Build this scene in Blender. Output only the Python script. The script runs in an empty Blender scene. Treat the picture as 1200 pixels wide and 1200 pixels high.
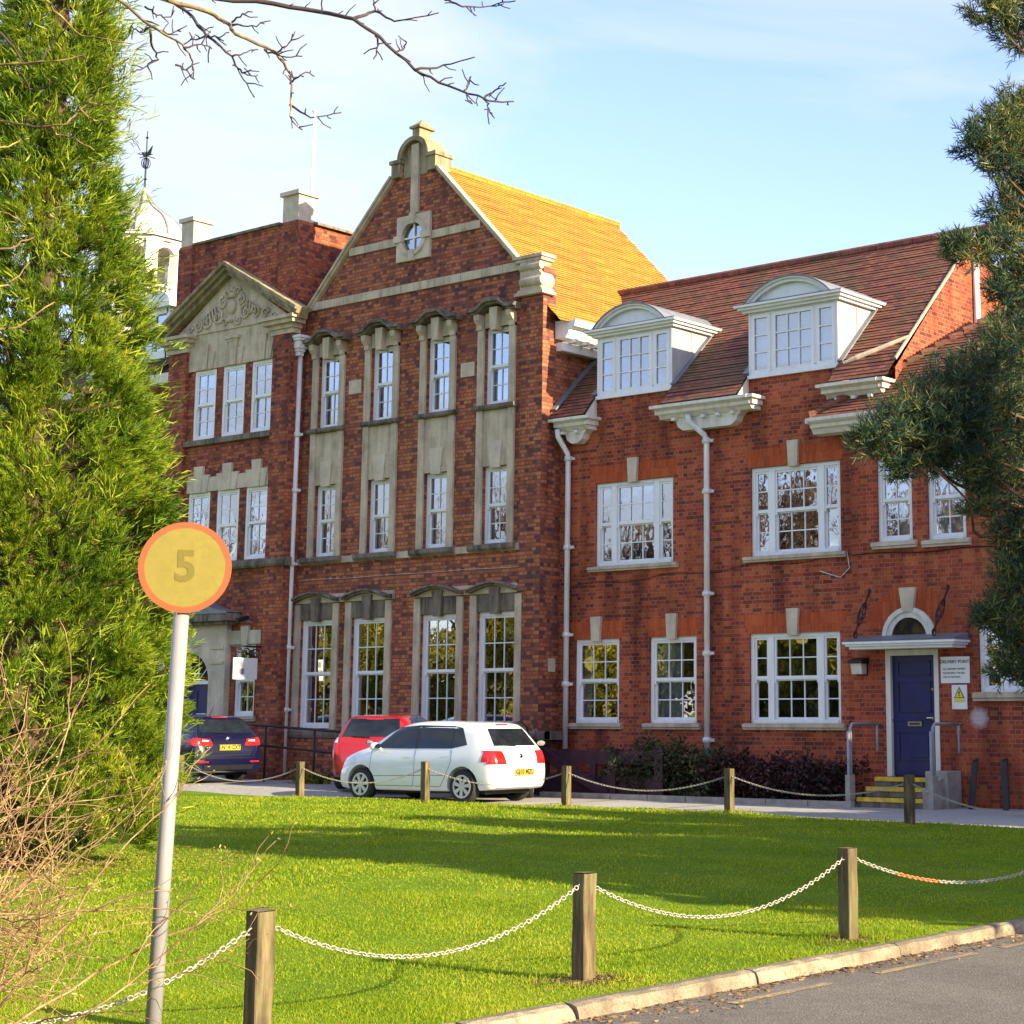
import bpy, math, random
import numpy as np
from mathutils import Vector, Matrix
from mathutils.bvhtree import BVHTree

S = bpy.context.scene
COL = S.collection
rad = math.radians
random.seed(7)
RNG = np.random.default_rng(11)

# ------------------------------------------------------------------ camera, sky, sun, exposure
cam_d = bpy.data.cameras.new('camera')
cam = bpy.data.objects.new('camera', cam_d)
COL.objects.link(cam)
yaw, pitch = 0.65651, 0.1696
cyw, syw = math.cos(yaw), math.sin(yaw)
c_f = Vector((-syw * math.cos(pitch), cyw * math.cos(pitch), math.sin(pitch)))
c_r = Vector((cyw, syw, 0))
c_u = c_r.cross(c_f)
cam.matrix_world = Matrix(((c_r.x, c_u.x, -c_f.x, 0), (c_r.y, c_u.y, -c_f.y, 0), (c_r.z, c_u.z, -c_f.z, 1.54), (0, 0, 0, 1)))
cam_d.sensor_width = 36
cam_d.lens = 2152.87 / 1200 * 36
cam_d.shift_x = -199.83 / 1200
cam_d.shift_y = -128.58 / 1200
cam_d.clip_end = 3000
S.camera = cam

SUN_EL, SUN_AZ = 21.0, 5.0          # azimuth from +X towards +Y
sun_dir = Vector((math.cos(rad(SUN_EL)) * math.cos(rad(SUN_AZ)), math.cos(rad(SUN_EL)) * math.sin(rad(SUN_AZ)), math.sin(rad(SUN_EL))))
sun_d = bpy.data.lights.new('sun', 'SUN')
sun_d.energy = 5.0
sun_d.angle = rad(0.5)
sun_d.color = (1.0, 0.84, 0.52)
sun = bpy.data.objects.new('sun', sun_d)
sun.rotation_euler = sun_dir.to_track_quat('Z', 'Y').to_euler()
sun.location = (40, 10, 40)
COL.objects.link(sun)

W = bpy.data.worlds.new('World')
S.world = W
W.use_nodes = True
wn, wl = W.node_tree.nodes, W.node_tree.links
wn.clear()
w_out = wn.new('ShaderNodeOutputWorld')
w_bg = wn.new('ShaderNodeBackground')
w_sky = wn.new('ShaderNodeTexSky')
w_sky.sky_type = 'NISHITA'
w_sky.sun_disc = False
w_sky.sun_elevation = rad(SUN_EL)
w_sky.sun_rotation = rad(90 - SUN_AZ)
w_sky.air_density = 1.0
w_sky.dust_density = 0.5
w_sky.ozone_density = 3.0
w_bg.inputs[1].default_value = 0.15
# thin high cloud over the clear sky
w_tc = wn.new('ShaderNodeTexCoord')
w_map = wn.new('ShaderNodeMapping')
w_map.inputs['Scale'].default_value = (1.6, 1.6, 7.0)
w_no = wn.new('ShaderNodeTexNoise')
w_no.inputs['Scale'].default_value = 1.7
w_no.inputs['Detail'].default_value = 7
w_no.inputs['Roughness'].default_value = 0.55
w_no.inputs['Distortion'].default_value = 0.6
w_rmp = wn.new('ShaderNodeValToRGB')
w_rmp.color_ramp.elements[0].position = 0.40
w_rmp.color_ramp.elements[0].color = (0, 0, 0, 1)
w_rmp.color_ramp.elements[1].position = 0.62
w_rmp.color_ramp.elements[1].color = (0.85, 0.85, 0.85, 1)
w_mix = wn.new('ShaderNodeMix')
w_mix.data_type = 'RGBA'
w_mix.inputs['B'].default_value = (2.25, 2.4, 2.6, 1)
wl.new(w_tc.outputs['Generated'], w_map.inputs[0])
wl.new(w_map.outputs[0], w_no.inputs['Vector'])
wl.new(w_no.outputs['Fac'], w_rmp.inputs[0])
wl.new(w_rmp.outputs[0], w_mix.inputs['Factor'])
w_tint = wn.new('ShaderNodeMix')
w_tint.data_type = 'RGBA'
w_tint.blend_type = 'MULTIPLY'
w_tint.inputs['Factor'].default_value = 1.0
w_tint.inputs['B'].default_value = (1.08, 0.90, 0.99, 1)
wl.new(w_sky.outputs[0], w_tint.inputs['A'])
wl.new(w_tint.outputs['Result'], w_mix.inputs['A'])
wl.new(w_mix.outputs['Result'], w_bg.inputs[0])
wl.new(w_bg.outputs[0], w_out.inputs[0])

S.view_settings.view_transform = 'Standard'
S.view_settings.look = 'None'
S.view_settings.exposure = 1.5
S.view_settings.gamma = 1
S.render.engine = 'CYCLES'
S.cycles.max_bounces = 6
S.cycles.diffuse_bounces = 3
S.cycles.glossy_bounces = 3
S.cycles.transparent_max_bounces = 8
S.cycles.caustics_reflective = False
S.cycles.caustics_refractive = False

# ------------------------------------------------------------------ materials
class NT:
    def __init__(s, name):
        s.m = bpy.data.materials.new(name)
        s.m.use_nodes = True
        s.n, s.l = s.m.node_tree.nodes, s.m.node_tree.links
        s.b = s.n['Principled BSDF']
        s.out = s.n['Material Output']
    def new(s, t, **kw):
        n = s.n.new('ShaderNode' + t)
        for k, v in kw.items():
            setattr(n, k, v)
        return n
    def link(s, a, b):
        s.l.new(a, b)
    def coord(s, kind='Object'):
        if kind == 'UV':
            return s.new('UVMap').outputs[0]
        return s.new('TexCoord').outputs[kind]
    def world(s):
        return s.new('NewGeometry').outputs['Position']
    def noise(s, vec, scale, detail=4, rough=0.55, stretch=None):
        if stretch:
            mp = s.new('Mapping')
            mp.inputs['Scale'].default_value = stretch
            s.link(vec, mp.inputs[0])
            vec = mp.outputs[0]
        n = s.new('TexNoise')
        n.inputs['Scale'].default_value = scale
        n.inputs['Detail'].default_value = detail
        n.inputs['Roughness'].default_value = rough
        s.link(vec, n.inputs['Vector'])
        return n.outputs['Fac']
    def ramp(s, fac, stops, interp='LINEAR'):
        r = s.new('ValToRGB')
        r.color_ramp.interpolation = interp
        els = r.color_ramp.elements
        while len(els) < len(stops):
            els.new(0.5)
        for e, (p, c) in zip(els, stops):
            e.position = p
            e.color = (c, c, c, 1) if isinstance(c, (int, float)) else (*c, 1)
        s.link(fac, r.inputs[0])
        return r.outputs[0]
    def mix(s, fac, a, b, mode='MIX'):
        m = s.new('Mix', data_type='RGBA', blend_type=mode)
        for key, v in (('Factor', fac), ('A', a), ('B', b)):
            sk = [i for i in m.inputs if i.name == key and i.enabled][0]
            if isinstance(v, (int, float)):
                sk.default_value = v
            elif isinstance(v, tuple):
                sk.default_value = (*v, 1)
            else:
                s.link(v, sk)
        return m.outputs['Result']
    def math(s, op, a, b=0.0):
        m = s.new('Math', operation=op)
        for i, v in enumerate((a, b)):
            if isinstance(v, (int, float)):
                m.inputs[i].default_value = v
            else:
                s.link(v, m.inputs[i])
        return m.outputs[0]
    def bump(s, h, dist=0.01, strength=1.0):
        b = s.new('Bump')
        b.inputs['Distance'].default_value = dist
        b.inputs['Strength'].default_value = strength
        s.link(h, b.inputs['Height'])
        s.link(b.outputs[0], s.b.inputs['Normal'])
    def base(s, c):
        if isinstance(c, tuple):
            s.b.inputs['Base Color'].default_value = (*c, 1)
        else:
            s.link(c, s.b.inputs['Base Color'])
    def set(s, **kw):
        for k, v in kw.items():
            s.b.inputs[k.replace('_', ' ')].default_value = v

def plain(name, col, rough=0.6, metal=0.0, var=0.18, scale=6.0, bump=0.0, spec=0.5, coat=0.0):
    t = NT(name)
    v = t.world()
    f = t.noise(v, scale, 5, 0.6)
    lo = tuple(c * (1 - var) for c in col)
    hi = tuple(min(1, c * (1 + var)) for c in col)
    t.base(t.ramp(f, [(0.3, lo), (0.7, hi)]))
    t.set(Roughness=rough, Metallic=metal)
    t.b.inputs['Specular IOR Level'].default_value = spec
    t.b.inputs['Coat Weight'].default_value = coat
    t.b.inputs['Coat Roughness'].default_value = 0.04
    if bump:
        t.bump(t.noise(v, scale * 8, 4), bump)
    return t.m

def painted(name, col, grime=0.3, rough=0.45):
    t = NT(name)
    v = t.world()
    c = t.ramp(t.noise(v, 2.0, 4), [(0.3, tuple(x * 0.94 for x in col)), (0.7, col)])
    run = t.noise(v, 2.2, 6, 0.7, (3.5, 3.5, 0.6))
    c = t.mix(t.ramp(run, [(0.34, grime), (0.56, 0.0)]), c, (0.22, 0.19, 0.15))
    gz = t.new('SeparateXYZ'); t.link(t.new('NewGeometry').outputs['Normal'], gz.inputs[0])
    up = t.math('MULTIPLY', t.ramp(gz.outputs['Z'], [(0.6, 0.0), (0.95, 1.0)]), grime * 1.4)
    c = t.mix(up, c, (0.2, 0.19, 0.15))
    t.base(c)
    t.set(Roughness=rough)
    t.bump(t.noise(v, 30, 3), 0.002)
    return t.m

def brick_mat(name, stops, mortar, bw=0.23, rh=0.076, msize=0.009, stain=0.5, orange=0.0, smudge=False):
    t = NT(name)
    uv = t.coord('UV')
    b = t.new('TexBrick', offset=0.5, squash=0.5, squash_frequency=2)
    b.inputs['Color1'].default_value = (0, 0, 0, 1)
    b.inputs['Color2'].default_value = (1, 1, 1, 1)
    b.inputs['Scale'].default_value = 1
    b.inputs['Mortar Size'].default_value = msize
    b.inputs['Mortar Smooth'].default_value = 0.3
    b.inputs['Bias'].default_value = 0
    b.inputs['Brick Width'].default_value = bw
    b.inputs['Row Height'].default_value = rh
    t.link(uv, b.inputs['Vector'])
    big = t.noise(t.world(), 0.55, 5, 0.6)
    # per brick tone pushed by a large patchy noise
    tone = t.math('ADD', t.math('MULTIPLY', b.outputs['Color'], 0.62), t.math('MULTIPLY', big, 0.62))
    tone = t.math('SUBTRACT', tone, 0.12)
    col = t.ramp(tone, stops)
    fine = t.noise(t.world(), 34, 3, 0.6)
    col = t.mix(1.0, col, t.ramp(fine, [(0.25, 0.72), (0.75, 1.2)]), 'MULTIPLY')
    col = t.mix(b.outputs['Fac'], col, mortar)
    # soot and damp run down the face
    run = t.noise(t.world(), 1.0, 5, 0.62, (2.6, 2.6, 0.35))
    col = t.mix(1.0, col, t.ramp(run, [(0.28, 1 - stain), (0.56, 1.0)]), 'MULTIPLY')
    bl = t.noise(t.world(), 0.9, 7, 0.72)
    col = t.mix(t.ramp(bl, [(0.66, 0.0), (0.76, 0.38)]), col, (0.42, 0.33, 0.29))
    if smudge:
        p = t.new('VectorMath', operation='DISTANCE')
        t.link(t.world(), p.inputs[0])
        p.inputs[1].default_value = (-15.58, 28.6, 1.52)
        d = t.math('ADD', p.outputs['Value'], t.math('MULTIPLY', t.noise(t.world(), 14, 4, 0.7), 0.16))
        msk = t.ramp(d, [(0.17, 0.75), (0.29, 0.0)])
        col = t.mix(msk, col, (0.55, 0.50, 0.52))
    t.base(col)
    t.set(Roughness=0.85)
    t.b.inputs['Specular IOR Level'].default_value = 0.25
    t.bump(t.math('ADD', t.math('MULTIPLY', b.outputs['Fac'], -1.0), t.math('MULTIPLY', fine, 0.35)), 0.006)
    return t.m

def stone_mat(name, col, dirt=(0.05, 0.045, 0.04), amount=0.5):
    t = NT(name)
    v = t.world()
    f = t.noise(v, 2.2, 6, 0.65)
    c = t.ramp(f, [(0.3, tuple(x * 0.72 for x in col)), (0.55, col), (0.75, tuple(min(1, x * 1.18) for x in col))])
    run = t.noise(v, 1.6, 6, 0.7, (3.0, 3.0, 0.5))
    c = t.mix(t.ramp(run, [(0.36, amount), (0.56, 0.0)]), c, dirt)
    gr = t.noise(v, 60, 3)
    c = t.mix(1.0, c, t.ramp(gr, [(0.3, 0.86), (0.7, 1.1)]), 'MULTIPLY')
    t.base(c)
    t.set(Roughness=0.85)
    t.bump(gr, 0.003)
    return t.m

def tile_mat(name, stops, moss=0.0, per=0.6):
    t = NT(name)
    uv = t.coord('UV')
    b = t.new('TexBrick', offset=0.5, squash=1.0)
    b.inputs['Color1'].default_value = (0, 0, 0, 1)
    b.inputs['Color2'].default_value = (1, 1, 1, 1)
    b.inputs['Scale'].default_value = 1
    b.inputs['Mortar Size'].default_value = 0.004
    b.inputs['Brick Width'].default_value = 0.165
    b.inputs['Row Height'].default_value = 0.1
    t.link(uv, b.inputs['Vector'])
    big = t.noise(t.world(), 0.7, 5, 0.6)
    tone = t.math('ADD', t.math('MULTIPLY', b.outputs['Color'], per), t.math('MULTIPLY', big, 1.1 - per))
    c = t.ramp(tone, stops)
    c = t.mix(b.outputs['Fac'], c, tuple(x * 0.35 for x in stops[0][1]))
    if moss:
        z = t.new('SeparateXYZ')
        t.link(t.world(), z.inputs[0])
        zz = t.ramp(t.math('ADD', z.outputs['Z'], t.math('MULTIPLY', t.noise(t.world(), 2.5, 5, 0.7), 1.6)), [(0.0, 0.0), (1.0, 0.0)])
        mm = t.math('MULTIPLY', t.ramp(t.noise(t.world(), 1.1, 6, 0.7), [(0.46, 0.0), (0.62, moss)]), 1.0)
        c = t.mix(mm, c, (0.07, 0.075, 0.03))
    t.base(c)
    t.set(Roughness=0.75)
    t.bump(t.math('ADD', b.outputs['Color'], t.math('MULTIPLY', b.outputs['Fac'], -2.0)), 0.004)
    return t.m

def leaf_mat(name, stops, trans=0.35, clump=0.9, rough=0.5):
    t = NT(name)
    geo = t.new('NewGeometry')
    rnd = geo.outputs['Random Per Island']
    n = t.noise(geo.outputs['Position'], clump, 5, 0.65)
    n = t.ramp(n, [(0.28, 0.0), (0.72, 1.0)])
    f = t.math('ADD', t.math('MULTIPLY', rnd, 0.5), t.math('MULTIPLY', n, 0.5))
    c = t.ramp(f, stops)
    t.base(c)
    t.set(Roughness=rough)
    t.b.inputs['Specular IOR Level'].default_value = 0.25
    tr = t.new('BsdfTranslucent')
    t.link(c, tr.inputs[0])
    ms = t.new('MixShader')
    ms.inputs[0].default_value = trans
    t.link(t.b.outputs[0], ms.inputs[1])
    t.link(tr.outputs[0], ms.inputs[2])
    t.link(ms.outputs[0], t.out.inputs[0])
    return t.m

def bark_mat(name, stops, scale=9):
    t = NT(name)
    f = t.noise(t.world(), scale, 6, 0.65)
    t.base(t.ramp(f, stops))
    t.set(Roughness=0.85)
    t.bump(f, 0.004)
    return t.m

def glass_mat(name, see=0.55, tint=(0.75, 0.82, 0.85)):
    """old window glass: a clear pane with a strong mirror of the sky and trees, slightly wavy"""
    t = NT(name)
    g = t.new('BsdfGlossy')
    g.inputs['Roughness'].default_value = 0.015
    g.inputs['Color'].default_value = (0.92, 0.96, 1.0, 1)
    tr = t.new('BsdfTransparent')
    tr.inputs[0].default_value = (*tint, 1)
    lw = t.new('LayerWeight')
    lw.inputs['Blend'].default_value = 0.35
    fac = t.math('ADD', t.math('MULTIPLY', lw.outputs['Fresnel'], 0.9), 1 - see - 0.12)
    n = t.noise(t.world(), 2.3, 2)
    bp = t.new('Bump')
    bp.inputs['Distance'].default_value = 0.012
    bp.inputs['Strength'].default_value = 0.22
    t.link(n, bp.inputs['Height'])
    t.link(bp.outputs[0], g.inputs['Normal'])
    ms = t.new('MixShader')
    t.link(fac, ms.inputs[0])
    t.link(tr.outputs[0], ms.inputs[1])
    t.link(g.outputs[0], ms.inputs[2])
    t.link(ms.outputs[0], t.out.inputs[0])
    return t.m

def paint_mat(name, col, rough=0.28, coat=1.0, metal=0.0):
    t = NT(name)
    n = t.noise(t.coord('Object'), 3, 3)
    t.base(t.ramp(n, [(0.3, tuple(c * 0.94 for c in col)), (0.7, col)]))
    t.set(Roughness=rough, Metallic=metal)
    t.b.inputs['Coat Weight'].default_value = coat
    t.b.inputs['Coat Roughness'].default_value = 0.03
    return t.m

M = {}
M['brick_gable'] = brick_mat('brick gable', [(0.08, (0.085, 0.034, 0.040)), (0.27, (0.18, 0.055, 0.040)), (0.45, (0.36, 0.095, 0.044)), (0.8, (0.52, 0.175, 0.066))], (0.115, 0.078, 0.075), 0.23, 0.082, 0.009, 0.36)
M['brick_side'] = brick_mat('brick right block', [(0.08, (0.085, 0.024, 0.022)), (0.28, (0.22, 0.044, 0.024)), (0.5, (0.375, 0.068, 0.029)), (0.85, (0.47, 0.12, 0.044))], (0.38, 0.19, 0.13), 0.23, 0.078, 0.006, 0.66)
M['brick_wing'] = brick_mat('brick wing', [(0.08, (0.14, 0.032, 0.023)), (0.32, (0.29, 0.052, 0.024)), (0.55, (0.40, 0.072, 0.029)), (0.85, (0.47, 0.12, 0.043))], (0.38, 0.19, 0.13), 0.23, 0.078, 0.006, 0.55, smudge=True)
M['brick_left'] = brick_mat('brick left block', [(0.1, (0.085, 0.028, 0.03)), (0.3, (0.21, 0.048, 0.03)), (0.52, (0.36, 0.085, 0.037)), (0.85, (0.47, 0.15, 0.058))], (0.12, 0.075, 0.065), 0.23, 0.08, 0.008, 0.48)
M['brick_rub'] = brick_mat('rubbed orange brick', [(0.1, (0.36, 0.06, 0.022)), (0.5, (0.45, 0.085, 0.028)), (0.9, (0.52, 0.12, 0.04))], (0.42, 0.10, 0.04), 0.075, 0.36, 0.004, 0.3)
M['stone'] = stone_mat('limestone', (0.54, 0.44, 0.32), (0.10, 0.075, 0.05), amount=0.36)
M['stone_pale'] = stone_mat('pale limestone', (0.58, 0.49, 0.38), (0.12, 0.09, 0.065), amount=0.2)
M['stone_dark'] = stone_mat('sooty limestone', (0.21, 0.165, 0.125), (0.022, 0.019, 0.019), 0.85)
M['stone_moss'] = stone_mat('mossy stone', (0.34, 0.27, 0.16), (0.06, 0.05, 0.025), 0.7)
M['lead'] = plain('lead sheet', (0.17, 0.18, 0.21), 0.55, 0.1, 0.25, 3)
M['lead_pale'] = plain('weathered lead cheek', (0.36, 0.34, 0.34), 0.6, 0.0, 0.2, 2.5)
M['white'] = painted('white paint', (0.80, 0.80, 0.82), 0.14)
M['cream'] = painted('cream paint', (0.72, 0.68, 0.61), 0.32)
M['pipe'] = painted('pipe paint', (0.72, 0.71, 0.72), 0.34)
M['tile_sunlit'] = tile_mat('sunlit clay tile', [(0.12, (0.26, 0.085, 0.012)), (0.3, (0.43, 0.155, 0.010)), (0.55, (0.54, 0.20, 0.012)), (0.9, (0.62, 0.25, 0.02))], moss=0.25, per=0.36)  # lit copy of the roof tile: orange sunlight put into the colour
M['tile'] = tile_mat('shaded clay tile', [(0.15, (0.075, 0.026, 0.021)), (0.45, (0.17, 0.052, 0.034)), (0.9, (0.28, 0.092, 0.052))], moss=0.5, per=0.5)  # darker copy of the same tile: shade put into the colour
M['glass'] = glass_mat('window glass')
M['glass_dim'] = glass_mat('ground floor glass', 0.5)
M['dark'] = plain('dark interior', (0.035, 0.033, 0.035), 0.9, var=0.5, scale=0.8)  # near-black colour stands in for the shade of unlit rooms
M['curtain'] = plain('pale blind', (0.62, 0.66, 0.72), 0.9, var=0.1, scale=3)
M['blind_strip'] = plain('vertical blind', (0.72, 0.74, 0.78), 0.9, var=0.06, scale=9)
M['door_blue'] = plain('blue door paint', (0.011, 0.010, 0.095), 0.3, var=0.25, scale=3, coat=0.15)
M['iron'] = plain('black iron', (0.015, 0.014, 0.016), 0.5, 0.3, 0.3, 6)
M['steel'] = plain('galvanised steel', (0.27, 0.28, 0.31), 0.6, 0.15, 0.15, 5)
M['brass'] = plain('dull brass', (0.35, 0.3, 0.2), 0.35, 0.8)
M['concrete'] = plain('concrete', (0.30, 0.27, 0.24), 0.9, var=0.3, scale=4, bump=0.004)
M['yellow'] = plain('yellow nosing paint', (0.62, 0.42, 0.035), 0.6, var=0.35, scale=11)
M['sign_white'] = plain('sign white', (0.74, 0.74, 0.74), 0.4, var=0.04)
M['ink'] = plain('sign ink', (0.03, 0.03, 0.035), 0.5)
M['sign_yellow'] = plain('sign yellow', (0.78, 0.58, 0.02), 0.4, var=0.05)
M['black'] = plain('black plastic', (0.012, 0.012, 0.013), 0.5)
M['rubber'] = plain('tyre rubber', (0.018, 0.017, 0.016), 0.8, var=0.35, scale=8)
M['alloy'] = plain('alloy wheel', (0.62, 0.62, 0.63), 0.35, 0.35, 0.08)
M['car_white'] = paint_mat('white car paint', (0.78, 0.81, 0.84))
M['car_red'] = paint_mat('red car paint', (0.30, 0.004, 0.006), 0.3)
M['car_blue'] = paint_mat('dark blue car paint', (0.004, 0.005, 0.032), 0.25, 1.0, 0.1)
M['car_dark'] = paint_mat('dark grey car paint', (0.014, 0.014, 0.017))
M['car_glass'] = plain('car glass', (0.010, 0.014, 0.022), 0.03, 0, 0.5, 3, spec=0.55)
M['lamp_red'] = plain('red lamp lens', (0.55, 0.012, 0.012), 0.15, var=0.3, scale=14, coat=0.6)
M['lamp_white'] = plain('clear lamp lens', (0.7, 0.7, 0.72), 0.15, var=0.1)
M['plate'] = plain('yellow number plate', (0.58, 0.37, 0.01), 0.4, var=0.03)
M['seam'] = plain('panel seam', (0.02, 0.02, 0.02), 0.8)
M['chrome'] = plain('chrome', (0.7, 0.7, 0.7), 0.12, 1.0, 0.03)
M['purple_wood'] = plain('dark stained timber', (0.040, 0.012, 0.026), 0.7, var=0.4, scale=5)
M['cloth'] = plain('lamp glass', (0.6, 0.58, 0.5), 0.3)

def post_mat():
    t = NT('weathered timber')
    v = t.world()
    f = t.noise(v, 3.2, 6, 0.65, (7, 7, 0.8))
    c = t.ramp(f, [(0.3, (0.03, 0.021, 0.011)), (0.5, (0.105, 0.074, 0.036)), (0.72, (0.24, 0.18, 0.09))])
    al = t.noise(v, 2.6, 5, 0.7)
    c = t.mix(t.ramp(al, [(0.45, 0.0), (0.7, 0.55)]), c, (0.13, 0.14, 0.045))
    t.base(c)
    t.set(Roughness=0.9)
    t.bump(f, 0.008)
    return t.m
M['post'] = post_mat()
M['chain'] = plain('galvanised chain', (0.40, 0.37, 0.32), 0.5, 0.35, 0.2, 20)
M['chain_rust'] = plain('orange chain links', (0.62, 0.2, 0.07), 0.6, 0.1, 0.2, 20)

def asphalt(name, col, speck, scale=150, patch=0.25):
    t = NT(name)
    v = t.world()
    f = t.noise(v, scale, 3, 0.7)
    c = t.ramp(f, [(0.32, tuple(x * 0.45 for x in col)), (0.5, col), (0.68, speck)])
    p = t.noise(v, 0.5, 5, 0.6)
    c = t.mix(1.0, c, t.ramp(p, [(0.3, 1 - patch), (0.7, 1 + patch)]), 'MULTIPLY')
    mid = t.noise(v, 11, 4, 0.6)
    c = t.mix(1.0, c, t.ramp(mid, [(0.3, 0.8), (0.7, 1.15)]), 'MULTIPLY')
    t.base(c)
    t.set(Roughness=0.9)
    t.bump(f, 0.006)
    return t.m
M['road'] = asphalt('drive asphalt', (0.105, 0.09, 0.08), (0.32, 0.285, 0.245), 75)
M['forecourt'] = asphalt('forecourt tarmac', (0.34, 0.325, 0.325), (0.46, 0.45, 0.43), 60, 0.2)
def worn_line(name, col):
    t = NT(name)
    v = t.world()
    m = t.math('MULTIPLY', t.ramp(t.noise(v, 38, 4, 0.75), [(0.4, 0.0), (0.62, 1.0)]), t.ramp(t.noise(v, 1.7, 4, 0.6), [(0.35, 0.25), (0.6, 1.0)]))
    t.base(t.mix(m, (0.15, 0.13, 0.115), col))
    t.set(Roughness=0.9)
    return t.m
M['line'] = worn_line('worn yellow line', (0.46, 0.32, 0.10))
M['line_white'] = plain('worn white line', (0.5, 0.5, 0.48), 0.8, var=0.5, scale=18)

def kerb_mat():
    t = NT('kerb concrete')
    v = t.world()
    f = t.noise(v, 3, 6, 0.65)
    c = t.ramp(f, [(0.3, (0.15, 0.11, 0.075)), (0.55, (0.33, 0.265, 0.185)), (0.75, (0.45, 0.375, 0.27))])
    rnd = t.new('NewGeometry').outputs['Random Per Island']
    c = t.mix(1.0, c, t.ramp(rnd, [(0.0, 0.72), (1.0, 1.15)]), 'MULTIPLY')
    c = t.mix(t.ramp(t.noise(v, 9, 6, 0.75), [(0.52, 0.0), (0.68, 0.7)]), c, (0.10, 0.085, 0.06))
    g = t.noise(v, 70, 3)
    c = t.mix(1.0, c, t.ramp(g, [(0.3, 0.7), (0.7, 1.2)]), 'MULTIPLY')
    gz = t.new('SeparateXYZ'); t.link(t.new('NewGeometry').outputs['Normal'], gz.inputs[0])
    gm = t.math('MULTIPLY', t.ramp(gz.outputs['Z'], [(0.8, 0.0), (0.95, 1.0)]), t.ramp(t.noise(v, 6, 5, 0.7), [(0.3, 0.95), (0.65, 0.45)]))
    c = t.mix(gm, c, (0.115, 0.10, 0.075))
    t.base(c)
    t.set(Roughness=0.9)
    t.bump(g, 0.008)
    return t.m
M['kerb'] = kerb_mat()

def lawn_mat():
    t = NT('lawn turf')
    v = t.world()
    f = t.noise(v, 0.9, 6, 0.65)
    c = t.ramp(f, [(0.3, (0.08, 0.15, 0.008)), (0.6, (0.15, 0.23, 0.012)), (0.8, (0.22, 0.26, 0.025))])
    g = t.noise(v, 40, 4, 0.7)
    c = t.mix(1.0, c, t.ramp(g, [(0.3, 0.7), (0.7, 1.2)]), 'MULTIPLY')
    t.base(c)
    t.set(Roughness=0.9)
    t.b.inputs['Specular IOR Level'].default_value = 0.1
    t.bump(g, 0.015)
    return t.m
M['lawn'] = lawn_mat()
M['soil'] = plain('bare soil', (0.075, 0.045, 0.025), 0.95, var=0.4, scale=9, bump=0.02)
M['litter'] = leaf_mat('leaf litter', [(0.2, (0.10, 0.05, 0.022)), (0.5, (0.20, 0.10, 0.04)), (0.8, (0.33, 0.2, 0.09))], 0.1)
M['grass'] = leaf_mat('grass blades', [(0.08, (0.10, 0.185, 0.008)), (0.38, (0.22, 0.32, 0.010)), (0.65, (0.36, 0.42, 0.016)), (0.92, (0.52, 0.46, 0.07))], 0.5, 0.7)
M['conifer'] = leaf_mat('conifer sprays', [(0.14, (0.022, 0.062, 0.008)), (0.38, (0.088, 0.17, 0.012)), (0.62, (0.26, 0.34, 0.018)), (0.88, (0.46, 0.45, 0.04))], 0.36, 1.1)
M['pine'] = leaf_mat('pine needles', [(0.15, (0.012, 0.034, 0.034)), (0.45, (0.035, 0.074, 0.052)), (0.63, (0.11, 0.15, 0.05)), (0.85, (0.36, 0.32, 0.08))], 0.35, 1.8)
M['evergreen'] = leaf_mat('evergreen leaves', [(0.2, (0.035, 0.05, 0.008)), (0.42, (0.17, 0.165, 0.012)), (0.8, (0.42, 0.34, 0.035))], 0.45, 0.5)
M['shrub_leaf'] = leaf_mat('dark shrub leaves', [(0.2, (0.012, 0.018, 0.008)), (0.5, (0.03, 0.04, 0.014)), (0.74, (0.08, 0.085, 0.03)), (0.95, (0.16, 0.05, 0.05))], 0.15, 1.6)
M['shrub_red'] = leaf_mat('purple shrub leaves', [(0.2, (0.012, 0.009, 0.008)), (0.5, (0.032, 0.018, 0.016)), (0.75, (0.075, 0.028, 0.03)), (0.95, (0.2, 0.07, 0.085))], 0.15, 1.6)
M['bud'] = leaf_mat('pale buds', [(0.2, (0.25, 0.19, 0.05)), (0.6, (0.42, 0.34, 0.10)), (0.9, (0.5, 0.44, 0.2))], 0.3, 1.0)
M['bark'] = bark_mat('brown bark', [(0.3, (0.03, 0.015, 0.010)), (0.7, (0.10, 0.052, 0.03))])
M['bark_red'] = bark_mat('pine bark', [(0.3, (0.05, 0.027, 0.016)), (0.7, (0.17, 0.095, 0.05))])
M['twig'] = bark_mat('bush twig', [(0.3, (0.08, 0.037, 0.02)), (0.5, (0.25, 0.14, 0.072)), (0.7, (0.46, 0.32, 0.165))], 9)
M['twig_dark'] = bark_mat('dark twig', [(0.3, (0.022, 0.014, 0.018)), (0.7, (0.07, 0.045, 0.042))], 14)
M['lichen'] = bark_mat('lichen branch', [(0.35, (0.07, 0.045, 0.03)), (0.5, (0.18, 0.12, 0.045)), (0.66, (0.40, 0.32, 0.05))], 7)

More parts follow.
